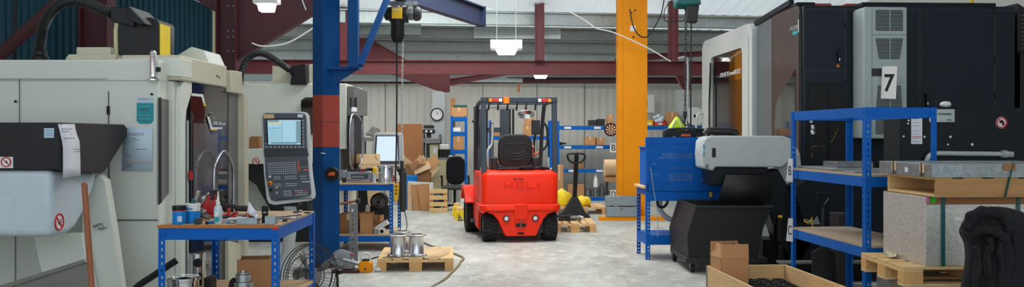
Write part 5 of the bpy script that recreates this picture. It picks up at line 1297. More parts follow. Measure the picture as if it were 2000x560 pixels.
# bins, parcels, vest, roll on the right bay
for k,(px0,px1,mt,lab) in enumerate(((1259,1276,'bin_yellow','yellow picking bin on the shelf right of the yellow pillar'),(1278,1301,'bin_red','red picking bin filled with clear bags'))):
    w = (px1-px0)/F*Yr; t = thing('picking_bin',lab,'bin',(fX((px0+px1)/2,Yr),Yr+.16,zl(246)))
    m = MB(mt); h = .13; m.box(-w/2,w/2,-.14,.14,0,.006); m.box(-w/2,-w/2+.006,-.14,.14,0,h); m.box(w/2-.006,w/2,-.14,.14,0,h); m.box(-w/2,w/2,.134,.14,0,h); m.prism([(-w/2,0),(w/2,0),(w/2,.075),(-w/2,.075)],-.14,-.134); m.build('bin_body', t)
    m = MB('paper'); m.box(-.05,.05,-.142,-.14,.02,.055); m.build('label', t)
m = MB('plastic_clear')
for a,b,c_,r_ in ((1284,0,.06,.1),(1292,.02,.09,.11),(1289,.06,.2,.08),(1296,.04,.16,.07),(1282,.05,.17,.07)): m.sphere((fX(a,Yr),Yr+.14+b,c_),r_*.8,None,(1,.9,.9),10)
o = m.build('plastic_bags'); recenter(o); on(o,zl(246)+.008); tag(o,'clear plastic bags piled in the red bin','bags')
bx('brown carton with a white label behind the vest',1302,1325,246,27)
t = thing('bubble_wrap_roll','large white foam roll with a dark core on the back shelving','roll',(fX(1358,Yr),Yr+.25,zl(246)+.004))
r_ = .215; m = MB('foam_white'); m.lathe([(r_*.2,-.24),(r_,-.24),(r_+.005,0),(r_,.24),(r_*.2,.24)],(0,0,r_),32,None,Mx); m.build('foam', t); m = MB('ink_black'); m.lathe([(.04,.245),(.035,.246),(0,.246)],(0,0,r_),20,None,Mx); m.build('core', t)
# hi-vis vest on console
Yv = 11.52
zc = .90
t = thing('hivis_vest','yellow-green hi-vis vest draped over the console on the pegboard bench','vest',(fX(1322,Yv),Yv,fZ(256,Yv)))
m = MB('hivis'); prof = [(0,.115,.06),(.04,.11,.065),(.08,.09,.06),(.12,.055,.05),(.16,.035,.035),(.185,.02,.02)]
rings = []
for z,hw_,hd in prof:
    rings.append([m.bm.verts.new(((hw_*(1+.12*math.sin(4*a*math.pi/12+z*20)))*math.cos(a*math.pi/12)+(.0 if z<.1 else .0),hd*math.sin(a*math.pi/12),z)) for a in range(24)])
for a,b in zip(rings,rings[1:]):
    for i in range(24): m.face([a[i],a[(i+1)%24],b[(i+1)%24],b[i]],None)
m.face(rings[-1],None); m.face(rings[0][::-1],None); m.build('cloth', t, sub=1)
m = MB('white_paint'); m.tube([(-.075,-.045,.03),(-.05,-.055,.10),(-.02,-.045,.15)],.01,None,6); m.tube([(.05,-.06,.02),(.045,-.055,.08),(.02,-.045,.14)],.01,None,6); m.build('reflective_tape', t)

# left back clutter
def board(label,pts,Y,dep,mt,name='board',cat='board'):
    m = MB(mt); m.pxprism(pts,Y,dep); o = m.build(name, bevel=.003); recenter(o); return tag(o,label,cat)
board('tall brown plywood board standing before the back wall',[(776,241),(825,241),(825,400),(776,400)],19.6,.04,'plywood'); 
bpy.data.objects['board'].location.z = 0
t = rack('grey wall bench with small boxes behind the hoist chain','shelving','storage_rack',(fX(705,20.6),20.6,0),0,1.35,.5,fZ(268,20.6),[.5,fZ(270,20.6)],None,slots=False,mt='galv_dull',board_mat='galv_dull',s=.04)
bx('brown carton on the grey wall bench between chain and machine door',744,765,270,10,Y=20.65,zb=fZ(270,20.6)+.02)
m = MB('galv_dull'); 
for k in range(5): m.tube([(fX(715+k*4,20.8),20.8,fZ(282,20.8)+random.uniform(-.03,.03)),(fX(728+k*3,20.8),20.8+.1,fZ(270,20.8)+random.uniform(-.03,.06))],.03)
o = m.build('offcuts'); recenter(o); o['kind']='stuff'; o.location.z = fZ(270,20.6)+.02; tag(o,'loose grey offcuts heaped on the grey wall bench','offcuts')
t = rack('dark wall shelf with small tools left of the clock pier','shelving','storage_rack',(fX(828,21.0),20.5,0),0,.42,.45,fZ(262,20.8),[.7,fZ(272,20.8)],None,slots=False,mt='galv_dull',board_mat='galv_dull',s=.04)
t = thing('grinding_machine','small dark bench machine with twin lamps left of the clock pier','machine',(fX(838,20.8),20.75,fZ(271,20.8)+.02))
m = MB('iron_dark'); m.box(-.14,.14,-.08,.08,.10,.2); m.box(-.05,.05,-.05,.05,0,.1); m.box(-.12,.12,-.06,.06,.22,.3); m.build('body', t, bevel=.01); m = MB('white_lens'); m.sphere((-.05,-.09,.15),.03); m.sphere((.06,-.09,.15),.03); m.build('lamps', t)
# desk
Yk = 19.4; x0 = fX(838,Yk); x1 = fX(884,Yk)
t = thing('desk','cream office desk with a drawer pedestal below the clock','desk',((x0+x1)/2,Yk,0))
zt = fZ(308,Yk)
m = MB('galv_dull'); m.box(x0,x1,Yk,Yk+.6,zt-.03,zt); m.build('desk_top', t, w=True, bevel=.004)
m = MB('cream_cabinet'); m.box(fX(840,Yk),fX(858,Yk),Yk+.05,Yk+.08,.3,zt-.03); m.box(fX(858,Yk),fX(873,Yk),Yk+.01,Yk+.55,.05,zt-.03); m.build('pedestal', t, w=True, bevel=.005)
m = MB('cream_cabinet'); m.box(x0+.01,x0+.04,Yk+.02,Yk+.58,0,zt-.03); m.box(x1-.04,x1-.01,Yk+.02,Yk+.58,0,zt-.03); m.build('leg_panel', t, w=True)
t = thing('electrical_box','cream metal box with a white label standing on the desk','box',(fX(840,Yk)+.07,Yk+.3,zt)); m = MB('cream_cabinet'); m.box(-.10,.10,-.12,.12,0,.29); m.build('case', t, bevel=.006); m = MB('iron_dark'); m.box(-.17,-.10,-.14,.14,0,.3); m.box(.10,.12,-.14,.14,0,.3); m.box(-.17,.12,-.14,.14,.29,.32); m.build('frame', t); m = MB('paper'); m.box(-.015,.06,-.123,-.12,.1,.23); m.build('label', t)
t = thing('printer','white and black desktop printer on the desk','printer',(fX(865,Yk),Yk+.3,zt)); m = MB('black_plastic'); m.box(-.12,.14,-.14,.14,0,.18); m.build('base', t, bevel=.01); m = MB('white_paint'); m.box(-.12,.10,-.12,.13,.18,.29); m.build('top_cover', t, bevel=.01)
on(simple('paper_stack','white papers lying on the desk edge by the rack','paper',lambda m:m.obox((fX(882,Yk),Yk+.2,.02),(.16,.25,.03),(0,8,20),'paper')),zt)
# office chair
Yo = 18.6; t = thing('office_chair','black office chair with arms between the desk and the forklift','chair',(fX(889,Yo),Yo+.15,0),0)
m = MB('jacket'); m.prism(rrect(-.20,.20,0,.60,.16,6),-.04,.05); 
for v in m.bm.verts: v.co.z += .50
m.build('backrest', t, bevel=.03, seg=3)
m = MB('charcoal'); m.box(-.26,.26,-.55,-.05,.42,.50); m.build('seat', t, bevel=.035, seg=3)
for x in (-.28,.28): m = MB('charcoal'); m.tube(catmull([(x,-.1,.46),(x,-.1,.66),(x,-.18,.69),(x,-.4,.69)],5),.022); m.build('armrest', t)
m = MB('black_plastic'); m.cyl((0,-.3,.08),(0,-.3,.42),.03); m.build('post', t)
for k in range(5):
    a = k*1.257; m = MB('black_plastic'); m.bar((0,-.3,.1),(.28*math.cos(a),-.3+.28*math.sin(a),.07),.04,.03); m.sphere((.28*math.cos(a),-.3+.28*math.sin(a),.03),.03); m.build('leg', t)
m = MB('charcoal'); m.sphere((fX(853,18.6),18.65,0),.15,None,(1,1,1)); m.sphere((fX(858,18.6),18.6,.1),.12,None,(1.1,1,.7)); o = m.build('rubbish_bag'); recenter(o); on(o,.0); tag(o,'dark rubbish bag on the floor left of the office chair','bag')
# stacked panels and small pallet leaning, bottom front Y 19.2
Yf = 18.2
board('pale cardboard sheet leaning behind the brown panels',[(797,346),(846,349),(846,402),(797,402)],Yf+.2,.02,'foam_white','panel','panel')
board('narrow light brown panel leaning at the end of the stack',[(796,350),(806,350),(804,403),(796,403)],Yf+.12,.03,'cardboard_pale','panel','panel')
board('middle light brown panel of the leaning stack',[(803,352),(838,350),(838,402),(808,402)],Yf+.07,.03,'cardboard','panel','panel')
board('light brown panel leaning just beside the small slatted pallet',[(815,352),(836,352),(838,401),(822,401)],Yf,.03,'cardboard','panel','panel')
for o in bpy.data.objects:
    if o.name.startswith('panel') and o.parent is None and o.type == 'MESH': o.location.z = .0
t = thing('small_crate','small slatted wooden pallet standing on edge beside the brown panels','crate',(fX(856,17.8),17.85,0),3)
w = .36; H = .47
for z in (.0,.12,.25,.38): m = MB('wood_pale'); m.box(-w/2,w/2,-.03,.0,z,z+.085); m.build('slat', t, bevel=.003)
for x in (-w/2,w/2-.07): m = MB('wood_block'); m.box(x,x+.07,.0,.07,0,H-.01); m.build('post', t, bevel=.003)
# cardboard heap
rnd = random.Random(11)
heap = thing('cardboard_heap','heap of torn cardboard piled behind the hoist chain','cardboard',(fX(808,18.9),18.9,0))
for k in range(16):
    px = rnd.uniform(790,842); py = rnd.uniform(302,345); 
    if px > 815: py = max(py, 318)
    Y = rnd.uniform(18.75,19.15); p = at(px,py,Y); m = MB(rnd.choice(['cardboard','cardboard_pale','cardboard','cardboard_dark']))
    m.obox((0,0,0),(rnd.uniform(.2,.38),.008,rnd.uniform(.16,.3)),(rnd.uniform(-40,20),rnd.uniform(-50,50),rnd.uniform(-50,50)))
    for v in m.bm.verts: v.co = v.co + p
    m.build('torn_sheet', heap, w=True)
m = MB('cardboard_dark'); m.box(fX(792,19),fX(840,19),18.8,19.2,0,.95); m.build('lower_pile', heap, w=True, bevel=.03)
t = thing('blue_bin','blue plastic barrel below the cardboard heap','bin',(fX(798,18.4),18.62,0)); m = MB('blue_tub'); m.lathe([(.13,0),(.16,.65),(.17,.66),(.17,.7),(.15,.7)],(0,0,0),24); m.build('barrel', t)
# console 3 on its own post
Yc = 13.6
t = thing('control_panel','white machine console with a bright blank screen behind the rear bench','control panel',(fX(755,Yc),Yc,0))
m = MB('frame_white'); m.prism([(fX(x,Yc),fZ(y,Yc)) for x,y in ((730,262),(735,259),(783,259),(786,264),(788,322),(786,345),(722,345),(724,322))],Yc,Yc+.1); m.build('casing', t, w=True, bevel=.01)
m = MB('panel_grey'); m.prism([(fX(x,Yc),fZ(y,Yc)) for x,y in ((734,264),(779,264),(780,320),(730,320))],Yc-.006,Yc); m.build('bezel', t, w=True)
m = MB('screen_bright'); m.prism([(fX(x,Yc),fZ(y,Yc)) for x,y in ((737,266),(776,266),(777,314),(734,314))],Yc-.012,Yc-.004); m.build('screen', t, w=True)
m = MB('frame_white'); m.cyl((fX(755,Yc),Yc+.12,0),(fX(755,Yc),Yc+.12,1.2),.06); m.build('stand', t, w=True)
carton('cardboard_box','brown carton flap showing beside the machine door handle on the rear bench',(fX(716,13.2),13.35,0),20,.3,.3,1.12,'cardboard_pale',ang=80)
# rack D contents
zD = lambda y: fZ(y,20.4)+.014
bx('brown carton with green edge on top of the narrow blue rack',882,912,229,18,Y=20.42,zb=zD(229)); bx('brown carton inside the narrow blue rack',884,905,293,-0+26,Y=20.42,zb=zD(320) if False else zD(293)); bx('green lidded tray on top of the narrow rack carton',886,911,229,5,Y=20.45,mt='green_tool',zb=zD(229)+18/F*20.42+.002,tape=False,name='tray',cat='tray')
board('tall narrow wood board standing behind the narrow blue rack',[(880,195),(889,195),(889,395),(880,395)],21.0,.03,'plywood')
for o in bpy.data.objects:
    if o.name.startswith('board') and o.parent is None: o.location.z = 0
bx('white and clear boxes on the narrow rack middle shelf',884,900,258,8,Y=20.42,mt='foam_white',zb=zD(258),tape=False,name='box_tray',cat='box')
bx('blue crate on the narrow rack lower shelf',884,902,345,25,Y=20.42,mt='jib_navy',zb=zD(345),tape=False,name='plastic_crate',cat='crate')
# shelving seen through the cab
bx('long brown carton on the shelving behind the forklift mast',962,985,266,14); bx('stacked brown carton seen right of the forklift mirror, lower',1022,1040,266,20); 
bx('small brown carton topping the stack by the forklift mirror',1024,1044,246,16,zb=zl(266)+20/F*Yr+.004)
bx('brown box on the middle shelf behind the driver seat',1044,1060,330,14)
bx('large dark box low behind the driver seat',990,1020,330,30,mt='charcoal',tape=False,name='tool_case',cat='case')
# white cabinet and yellow bits left of forklift
t = thing('white_cabinet','small white cabinet on the floor beside the forklift front wheel','cabinet',(fX(909,17.6),17.75,0)); m = MB('foam_white'); m.box(-.10,.14,-.12,.12,0,.42); m.build('cabinet_body', t, bevel=.006); m = MB('seam'); m.box(-.09,.13,-.124,-.12,.2,.205); m.build('door_gap', t)
for k,(px,Y,h,lab) in enumerate(((893,17.3,.18,'yellow plastic step at the far end of the yellow row by the forklift'),(897,16.75,.15,'yellow plastic step in the middle of the row by the forklift'),(901,16.2,.18,'yellow plastic step nearest the forklift front wheel'))):
    t = thing('yellow_step',lab,'step',(fX(px,Y),Y,0),0,'yellow steps beside the forklift'); m = MB('yellow_bright'); m.prism([(-.09,0),(-.07,h),(.05,h),(.09,0),(.05,0),(.03,h-.05),(-.04,h-.05),(-.05,0)],-.2,.2); m.build('step_body', t, bevel=.005); m = MB('wood_pale'); m.box(-.06,.04,-.15,.15,h,h+.04); m.build('block', t)
# ================================================================ RIGHT: PEGBOARD BENCH
Yb = 11.05; xb = fX(1262,Yb)
t = thing('workbench','blue steel bench with a perforated back panel beside the black skip','workbench',(xb,Yb,0),3)
W_ = 1.12; D_ = .60; zt = .90
for (x,sx) in ((0,1),(W_,-1)):
    for (y,sy,h) in ((0,1,fZ(268,Yb)),(D_,-1,zt)): slot_post(x,y,0,h,sx,sy,t,'blue_rack',.05,True,.045)
for z,bh in ((fZ(362,Yb)-.0,.0),): pass
m = MB('blue_rack'); m.box(0,W_,-.004,.012,fZ(392,Yb),fZ(374,Yb)); m.build('beam', t, bevel=.003)
m = MB('blue_rack'); m.box(0,W_,D_-.012,D_,zt-.1,zt-.02); m.build('beam', t, bevel=.003)
for x in (0,W_-.012): m = MB('blue_rack'); m.box(x,x+.012,0,D_,zt-.1,zt-.02); m.build('beam', t, bevel=.003)
m = MB('wood_pale'); m.box(-.03,W_+.02,.02,D_+.03,zt-.02,zt+.01); m.build('bench_top', t, bevel=.004)
m = MB('blue_rack'); m.box(0,W_,-.002,.01,fZ(478,Yb),fZ(459,Yb)); m.box(0,.012,0,D_,fZ(478,Yb),fZ(459,Yb)); m.box(W_-.012,W_,0,D_,fZ(478,Yb),fZ(459,Yb)); m.box(0,W_,0,D_,fZ(459,Yb)-.01,fZ(459,Yb)); m.build('lower_shelf', t, bevel=.003)
# perforated panel with real holes
z0 = fZ(373,Yb); z1 = fZ(268,Yb); m = MB('blue_rack')
m.box(0,W_,-.016,.004,z1-.08,z1); m.box(0,W_,-.014,.004,z0,z0+.09); m.box(0,.035,-.014,.004,z0,z1)
def gridcuts(n,p,s,off): 
    c = []
    for k in range(n): c += [off+k*p, off+k*p+s]
    return c
us = [0]+gridcuts(28,.0254,.011,.083)+[W_]; vs = [0]+gridcuts(15,.0254,.011,.127)+[z1-z0]
def hole(i,j):
    if i%2==0 or j%2==0: return False
    a = i//2; b = j//2
    if b <= 6 and 8 <= a <= 19: return True
    if 11 <= b <= 14 and (3 if b == 11 else 5) <= a <= 19: return True
    return (b in (3,4) and a <= 3) or (b == 0 and a in (24,25,26)) or (b == 4 and a in (23,25)) or (b in (12,13) and a == 23) or (b == 8 and a < 2)
m.box(.035,W_-.035,-.006,-.003,z0+.088,z0+.094)
m.holed((0,-.004,z0),(1,0,0),(0,0,1),us,[v for v in vs if v <= z1-z0],hole); m.build('perforated_panel', t, smooth=False)
m = MB('blue_rack'); m.box(.0,W_,.12,.5,1.385,1.40); m.box(.02,.035,.12,.5,.91,1.385); m.box(W_-.035,W_-.02,.12,.5,.91,1.385); m.build('upper_shelf', t)
m = MB('yellow'); m.box(.79,.82,-.03,-.014,fZ(384,Yb),fZ(375,Yb)); m.build('label_tab', t)
# hoses under bench
t = thing('hose_coil','grey and black hoses looped under the pegboard bench','hose',(fX(1305,11.5),11.5,0))
m = MB('frame_white'); m.tube(catmull([at(1288,392,11.5),at(1290,410,11.5),at(1302,424,11.5),at(1322,430,11.5),at(1345,424,11.5)],8),.035,None,10); m.build('pale_hose', t, w=True)
m = MB('hose_black'); m.tube(catmull([at(1284,392,11.35),at(1286,402,11.35),at(1296,404,11.35),at(1303,396,11.35),at(1303,390,11.35)],6),.017,None,8); m.build('black_hose', t, w=True)
bx('brown carton on the floor behind the pegboard bench',1325,1345,420,26,Y=12.4,zb=0,d=.35)
cable('cable',[Vector((fX(1270,11.0),10.98,1.15)),Vector((fX(1277,11.0),10.99,.85)),Vector((fX(1283,11.0),10.99,.6)),Vector((fX(1284,11.0),10.97,.3))],.005,'galv','thin grey lead hanging down from the pegboard panel')
t = thing('battery_charger','black console with an orange-red label on the pegboard bench','console',(fX(1336,11.4),11.38,1.402))
zc = fZ(254,11.5)-1.402; w = 40/F*11.5
m = MB('black_plastic'); m.box(-w,w,-.1,.12,0,zc); m.build('case', t, bevel=.02); m = MB('charcoal'); m.tube(catmull([(-w+.01,-.08,zc-.08),(-w+.02,-.08,zc+.0),(0,-.08,zc+.02),(w-.02,-.08,zc),(w-.01,-.08,zc-.08)],5),.015); m.build('handle', t)
m = MB('key_orange'); m.box(-.06,.06,-.103,-.1,zc-.08,zc-.05); m.build('label', t)
for k in (-1,1): m = MB('galv_dull'); m.cyl((k*.15,-.1,zc-.10),(k*.15,-.12,zc-.10),.025); m.build('dial', t)

# teal chain hoist
Yh = 13.0; t = thing('chain_hoist','teal electric chain hoist with a dark chain bag near the dark machine','hoist',at(1342,5,Yh)*1)
m = MB('forklift_dark'); m.lathe([(.06,-.16),(.09,-.14),(.09,.12),(.07,.16)],(fX(1338,Yh),Yh,fZ(6,Yh)),20,None,Matrix.Rotation(R(90),4,'Y')); m.pxprism([(1325,-10),(1365,-12),(1370,8),(1322,8)],Yh-.09,.16)
o = m.build('motor_body', t, w=True, bevel=.008); o.data.materials[0] = MATS['green_tool']
m = MB('iron_dark'); m.pxprism([(1342,8),(1366,10),(1362,44),(1341,42)],Yh-.07,.14); m.build('chain_bag', t, w=True, bevel=.01)
m = MB('iron_dark'); chain(m, at(1339.5,12,Yh), at(1338.5,218,Yh),.05,.0065,.015); m.build('chain', t, w=True)
m = MB('iron_dark'); m.pxprism([(1335,217),(1342,217),(1342,229),(1335,229)],Yh-.03,.06); m.build('hook_block', t, w=True, bevel=.006)
m = MB('iron_dark'); m.tube(catmull([at(1338.5,229,Yh),at(1338,233,Yh),at(1335,237,Yh),at(1335,242,Yh),at(1339,245,Yh),at(1343,242,Yh),at(1342,236,Yh)],5),lambda i:.018-.0004*i,None,8); m.build('hook', t, w=True)
m = MB('hose_black'); m.tube([at(1350,40,Yh),at(1349,150,Yh),at(1349,262,Yh)],.012); m.build('control_cable', t, w=True)

# tipping skip
Ys = 10.0
t = thing('tipping_skip','black steel tipping skip on castors with its lid raised','skip',(fX(1430,10.1),10.1,0))
x0,x1 = fX(1360,Ys),fX(1507,Ys); zr = fZ(403,Ys)
m = MB('stipple_black'); prof = [(x0-.085,.17),(x0-.10,.42),(x0,zr),(x1,zr),(x1-.10,.50),(x1-.16,.17)]
th = .012
# open-topped hull
A_ = [m.bm.verts.new((x,Ys,z)) for x,z in prof]; B_ = [m.bm.verts.new((x+(-.03 if x<2.4 else -.03),Ys+.95,z)) for x,z in prof]
m.face(A_,None); m.face(B_[::-1],None)
for i in (0,1,3,4,5):
    j = (i+1)%6; m.face([A_[i],A_[j],B_[j],B_[i]],None)
m.build('hull', t, w=True, solid=.012, smooth=False)
m = MB('iron_dark'); m.bar((x0-.015,Ys-.012,zr),(x1+.02,Ys-.012,zr),.03,.022); m.bar((x0-.03,Ys+.95,zr),(x1,Ys+.95,zr),.03,.022); m.bar((x0,Ys,zr),(x0-.03,Ys+.95,zr),.022,.022); m.bar((x1,Ys,zr),(x1-.03,Ys+.95,zr),.022,.022); m.build('rim', t, w=True)
m = MB('stipple_black'); pL = [at(1400,400,Ys+.3),at(1503,401,Ys+.3),at(1514,341,Ys+.30),at(1418,341,Ys+.30)]; m.poly(pL); m.build('lid', t, w=True, solid=.015)
m = MB('iron_dark'); m.box(x0-.12,x1-.05,Ys-.02,Ys+.98,.11,.17); m.bar((x0-.09,Ys-.012,.43),(x0-.09,Ys+.9,.43),.02,.03); m.build('base_frame', t, w=True, bevel=.006)
for x,y in ((x0-.03,Ys+.06),(x1-.2,Ys+.06),(x0-.08,Ys+.9),(x1-.2,Ys+.9)):
    m = MB('rubber'); m.lathe([(.045,-.022),(.052,0),(.045,.022)],(x,y,.052),20,None,Matrix.Rotation(R(90),4,'Y')); cs = m.build('castor', t, w=True); m = MB('galv_dull'); m.box(x-.035,x-.028,y-.03,y+.03,.05,.115); m.box(x+.028,x+.035,y-.03,y+.03,.05,.115); m.box(x-.04,x+.04,y-.04,y+.04,.10,.112); m.build('castor_fork', cs, w=True)

# white conveyor chute
Yc = 10.4; t = thing('chip_conveyor','white conveyor head above the black skip with its sloping white arm','conveyor',(fX(1540,11.0),11.0,0))
m = MB('frame_white'); m.pxprism([(1374,276),(1380,268),(1392,265),(1528,265),(1543,269),(1552,280),(1563,298),(1545,312),(1528,327),(1398,326),(1393,334),(1374,328),(1372,300)],Yc,.45); m.build('head_cover', t, w=True, bevel=.02, seg=3)
m = MB('dark_panel2'); m.pxprism([(1384,326),(1500,327),(1500,341),(1420,341),(1416,362),(1388,362)],Yc+.05,.42); m.build('outlet', t, w=True, bevel=.01)
m = MB('frame_white'); m.pxprism([(1512,330),(1528,326),(1548,312),(1562,298),(1566,330),(1605,445),(1575,445)],Yc+.25,.3); m.build('sloping_arm', t, w=True, bevel=.01)
m = MB('dark_panel2'); m.pxprism([(1480,340),(1520,330),(1560,400),(1590,470),(1560,520),(1520,470)],Yc+.1,.35); m.pxprism([(1552,365),(1575,350),(1612,400),(1590,430),(1566,425)],Yc-.1,.35); m.pxprism([(1540,440),(1640,440),(1640,560),(1540,560)],Yc+.1,.4); m.box(fX(1500,Yc),fX(1600,Yc),Yc+.2,Yc+.6,0,.3); m.build('lower_body', t, w=True, bevel=.012)
m = MB('black_panel'); m.pxprism([(1391,289),(1398,289),(1398,307),(1391,307)],Yc-.008,.01); m.build('display', t, w=True)
m = MB('teal_label'); 
for y in (282,287,295,301): m.pxprism([(1373.5,y),(1376.5,y),(1376.5,y+4),(1373.5,y+4)],Yc-.006,.01)
m.build('sticker', t, w=True)
m = MB('galv_dull'); m.pxprism([(1378,321),(1384,321),(1384,330),(1378,330)],Yc-.006,.01); m.build('rating_plate', t, w=True)
m = MB('hose_black'); m.tube(catmull([at(1378,262,Yc+.2),at(1384,256,Yc+.2),at(1405,256,Yc+.2),at(1430,257,Yc+.2),at(1440,264,Yc+.2)],6),.045,None,12); m.build('hose_roll', t, w=True)
m = MB('galv'); m.tube([at(1352,365,Yc+.3),at(1365,340,Yc+.3)],.01) if False else None
m = MB('black_plastic'); m.lathe([(.07,0),(.07,.2),(.05,.22),(.05,.26)],at(1523,470,10.3),20); m.cyl(at(1523,475,10.3),(fX(1523,10.3),10.3,0),.04); m.build('pump_motor', t, w=True)
m = MB('yellow'); m.pxprism([(1520,420),(1528,420),(1528,425),(1520,425)],10.22,.01); m.build('warning_label', t, w=True)
m = MB('yellow'); m.tube(catmull([at(1586,424,10.2),at(1584,430,10.2),at(1578,434,10.2),at(1572,432,10.2),at(1571,428,10.2)],5),.008); m.tube([at(1585,424,10.2),at(1588,450,10.2)],.007); m.build('yellow_rope', t, w=True)
on(simple('rag','small pale cloth stuck behind the skip lid','rag',lambda m:m.pxprism([(1395,375),(1406,372),(1404,388),(1394,388)],10.55,.05,'galv_dull')),.0)
bpy.data.objects.remove([o for o in bpy.data.objects if o.get('label')=='small pale cloth stuck behind the skip lid'][0])

# ================================================================ RIGHT MACHINE
mc = thing('machining_centre','huge dark machining centre with white framed door and grey cooling unit','machine',(3.117,9.6,0),5)
H = 2.957; L0 = 1.30; L1 = 3.42; TW = 2.37
m = MB('dark_panel'); m.box(.02,TW,.0,L1,0,H-.01); m.build('body', mc, bevel=.02)
m = MB('side_brown'); m.prism([(0.03,.05),(0.03,H-.10),(0.05,H-.02),(.10,H),(.78,H),(.78,.05)],-.012,.02,None,'x'); sp = m.build('side_panel', mc, bevel=.006)
m = MB('side_grey'); m.prism([(.78,.05),(.78,H-.02),(1.28,H-.0),(1.28,.05)],-.006,.02,None,'x'); m.build('side_glass_strip', mc)
m = MB('seam'); m.box(-.015,.0,.775,.785,.1,H-.02); m.box(-.014,.0,.03,.036,.1,H-.1); m.build('panel_seam', mc)
# inspection window in the brown panel
m = MB('glass_dark'); m.prism([(.12,.4),(.12,2.26),(.62,1.95),(.66,1.86),(.68,1.7),(.68,.4)],-.018,-.01,None,'x'); m.build('side_window', mc)
m = MB('dark_panel2'); m.prism([(.10,H+.0),(.10,H+.04),(1.3,H+.02),(1.3,H-.0)],-.01,.2,None,'x'); m.bar((.0,1.32,H-.02),(.0,.25,H+.06),.06,.07); m.build('roof_rail', mc, bevel=.01)
# logo plate
m = MB('paper'); m.box(-.0145,-.0125,.03,.045,2.66,2.80); m.build('logo_edge', mc)
txt('DMG MORI',.065,(-.0135,.27,2.70),(90,0,-90),'galv',mc,'logo_lettering',xs=.75)
m = MB('teal_label'); m.box(-.0145,-.0125,.07,.19,2.645,2.685); m.build('logo_bar', mc)
# door: white frame with rounded top, brown glass
def framepts(y0,y1,z0,z1,r):
    pts = [(y0,z0),(y0,z1-r)]
    for k in range(7): a = R(180-90*k/6*1.0); pts.append((y0+r+r*math.cos(a),z1-r+r*math.sin(a)))
    for k in range(7): a = R(90-90*k/6); pts.append((y1-r+r*math.cos(a),z1-r+r*math.sin(a)))
    pts.append((y1,z0)); return pts
OUT = framepts(1.30,3.40,.05,2.955,.16)
wy0,wy1,wz0,wz1 = 1.66,2.98,.35,2.68
INN = framepts(wy0,wy1,wz0,wz1,.08)
m = MB('frame_white'); A_ = [m.bm.verts.new((-.06,y,z)) for y,z in OUT]; B_ = [m.bm.verts.new((-.06,y,z)) for y,z in INN]; C_ = [m.bm.verts.new((.05,y,z)) for y,z in OUT]; D2 = [m.bm.verts.new((.0,y,z)) for y,z in INN]
n = len(A_)
for i in range(n):
    j = (i+1)%n; m.face([A_[i],A_[j],B_[j],B_[i]],None); m.face([A_[i],C_[i],C_[j],A_[j]],None); m.face([B_[i],B_[j],D2[j],D2[i]],None)
df = m.build('door_frame', mc, bevel=.012, seg=3)
m = MB('side_grey'); m.box(-.064,-.058,1.42,1.425,.1,2.8); m.build('frame_line', df)
m = MB('glass_door'); m.prism(INN,-.03,-.02,None,'x'); m.build('door_window', mc)
m = MB('glass_dark'); m.prism([(wy0,2.28),(wy0,wz1-.02),(2.93,wz1-.02),(2.93,2.28)],-.036,-.03,None,'x'); m.build('window_band', mc)
txt('DMU 85 FD monoBLOCK',.085,(-.038,2.62,2.36),(90,0,-90),'white_lens',mc,'lettering',xs=1.05)
m = MB('galv'); m.tube(catmull([(-.06,3.33,1.1),(-.16,3.33,1.15),(-.17,3.33,1.3),(-.17,3.33,1.75),(-.14,3.33,1.86),(-.06,3.33,1.88)],5),.018,None,8); m.build('door_handle', mc)
m = MB('black_plastic'); m.tube(catmull([(-.07,2.95,2.6),(-.08,2.98,2.0),(-.08,2.97,1.4),(-.08,3.0,1.0)],6),.012); m.build('edge_cable', mc)
# front face
s = MB('seam'); fy = -.003
def xl(px): return (px-1565)/F*9.65
def zf(py): return fZ(py,9.62)
for px in (1652,1800,1950): s.box(xl(px)-.004,xl(px)+.004,fy,.0,.3,H-.04)
s.box(.04,xl(1652),fy,.0,zf(138)-.004,zf(138)+.004); s.box(0.02,TW,fy,.0,H-.055,H-.05)
s.build('panel_seams', mc)
m = MB('black_plastic'); m.box(xl(1638)-.012,xl(1638)+.012,-.03,.0,zf(122),zf(98)); m.build('door_handle', mc, bevel=.004); m = MB('black_plastic'); m.box(xl(1813)-.015,xl(1813)+.015,-.03,.0,zf(207),zf(183)); m.build('door_handle', mc, bevel=.004)
m = MB('paper'); m.box(xl(1638)-.006,xl(1638)+.006,-.033,-.03,zf(119),zf(114)); m.box(xl(1813)-.006,xl(1813)+.006,-.033,-.03,zf(204),zf(199)); m.build('handle_dots', mc)
m = MB('orange_ink'); m.prism([(xl(1633.5),zf(131)),(xl(1641.5),zf(131)),(xl(1637.5),zf(124))],-.004,-.001); m.build('warning_triangle', mc)
# mesh doors
m = MB('dark_panel2'); m.box(xl(1572),xl(1650),-.012,.0,zf(320),zf(163)); md_ = m.build('mesh_door', mc, bevel=.004)
for a,b in ((1580,1612),(1621,1647)):
    m = MB('ink_black'); m.box(xl(a),xl(b),-.0135,-.012,zf(312),zf(170)); m.build('mesh_opening', md_)
    m = MB('charcoal'); nx = int((b-a)/3); 
    for k in range(nx+1): x = xl(a)+(xl(b)-xl(a))*k/nx; m.box(x-.0022,x+.0022,-.018,-.0145,zf(312),zf(170))
    z = zf(312)
    while z < zf(170): m.box(xl(a),xl(b),-.018,-.0145,z-.0022,z+.0022); z += .018
    m.build('wire_mesh', md_)
m = MB('yellow'); m.tube(catmull([(xl(1582),-.0138,zf(288)),(xl(1590),-.0138,zf(285)),(xl(1605),-.0138,zf(286)),(xl(1610),-.0138,zf(284))],4),.003,None,4); m.tube([(xl(1636),-.0138,zf(252)),(xl(1628),-.0138,zf(270)),(xl(1622),-.0138,zf(278))],.003,None,4); m.tube([(xl(1583),-.0138,zf(310)),(xl(1587),-.0138,zf(296))],.003,None,4); m.build('yellow_wires', md_)
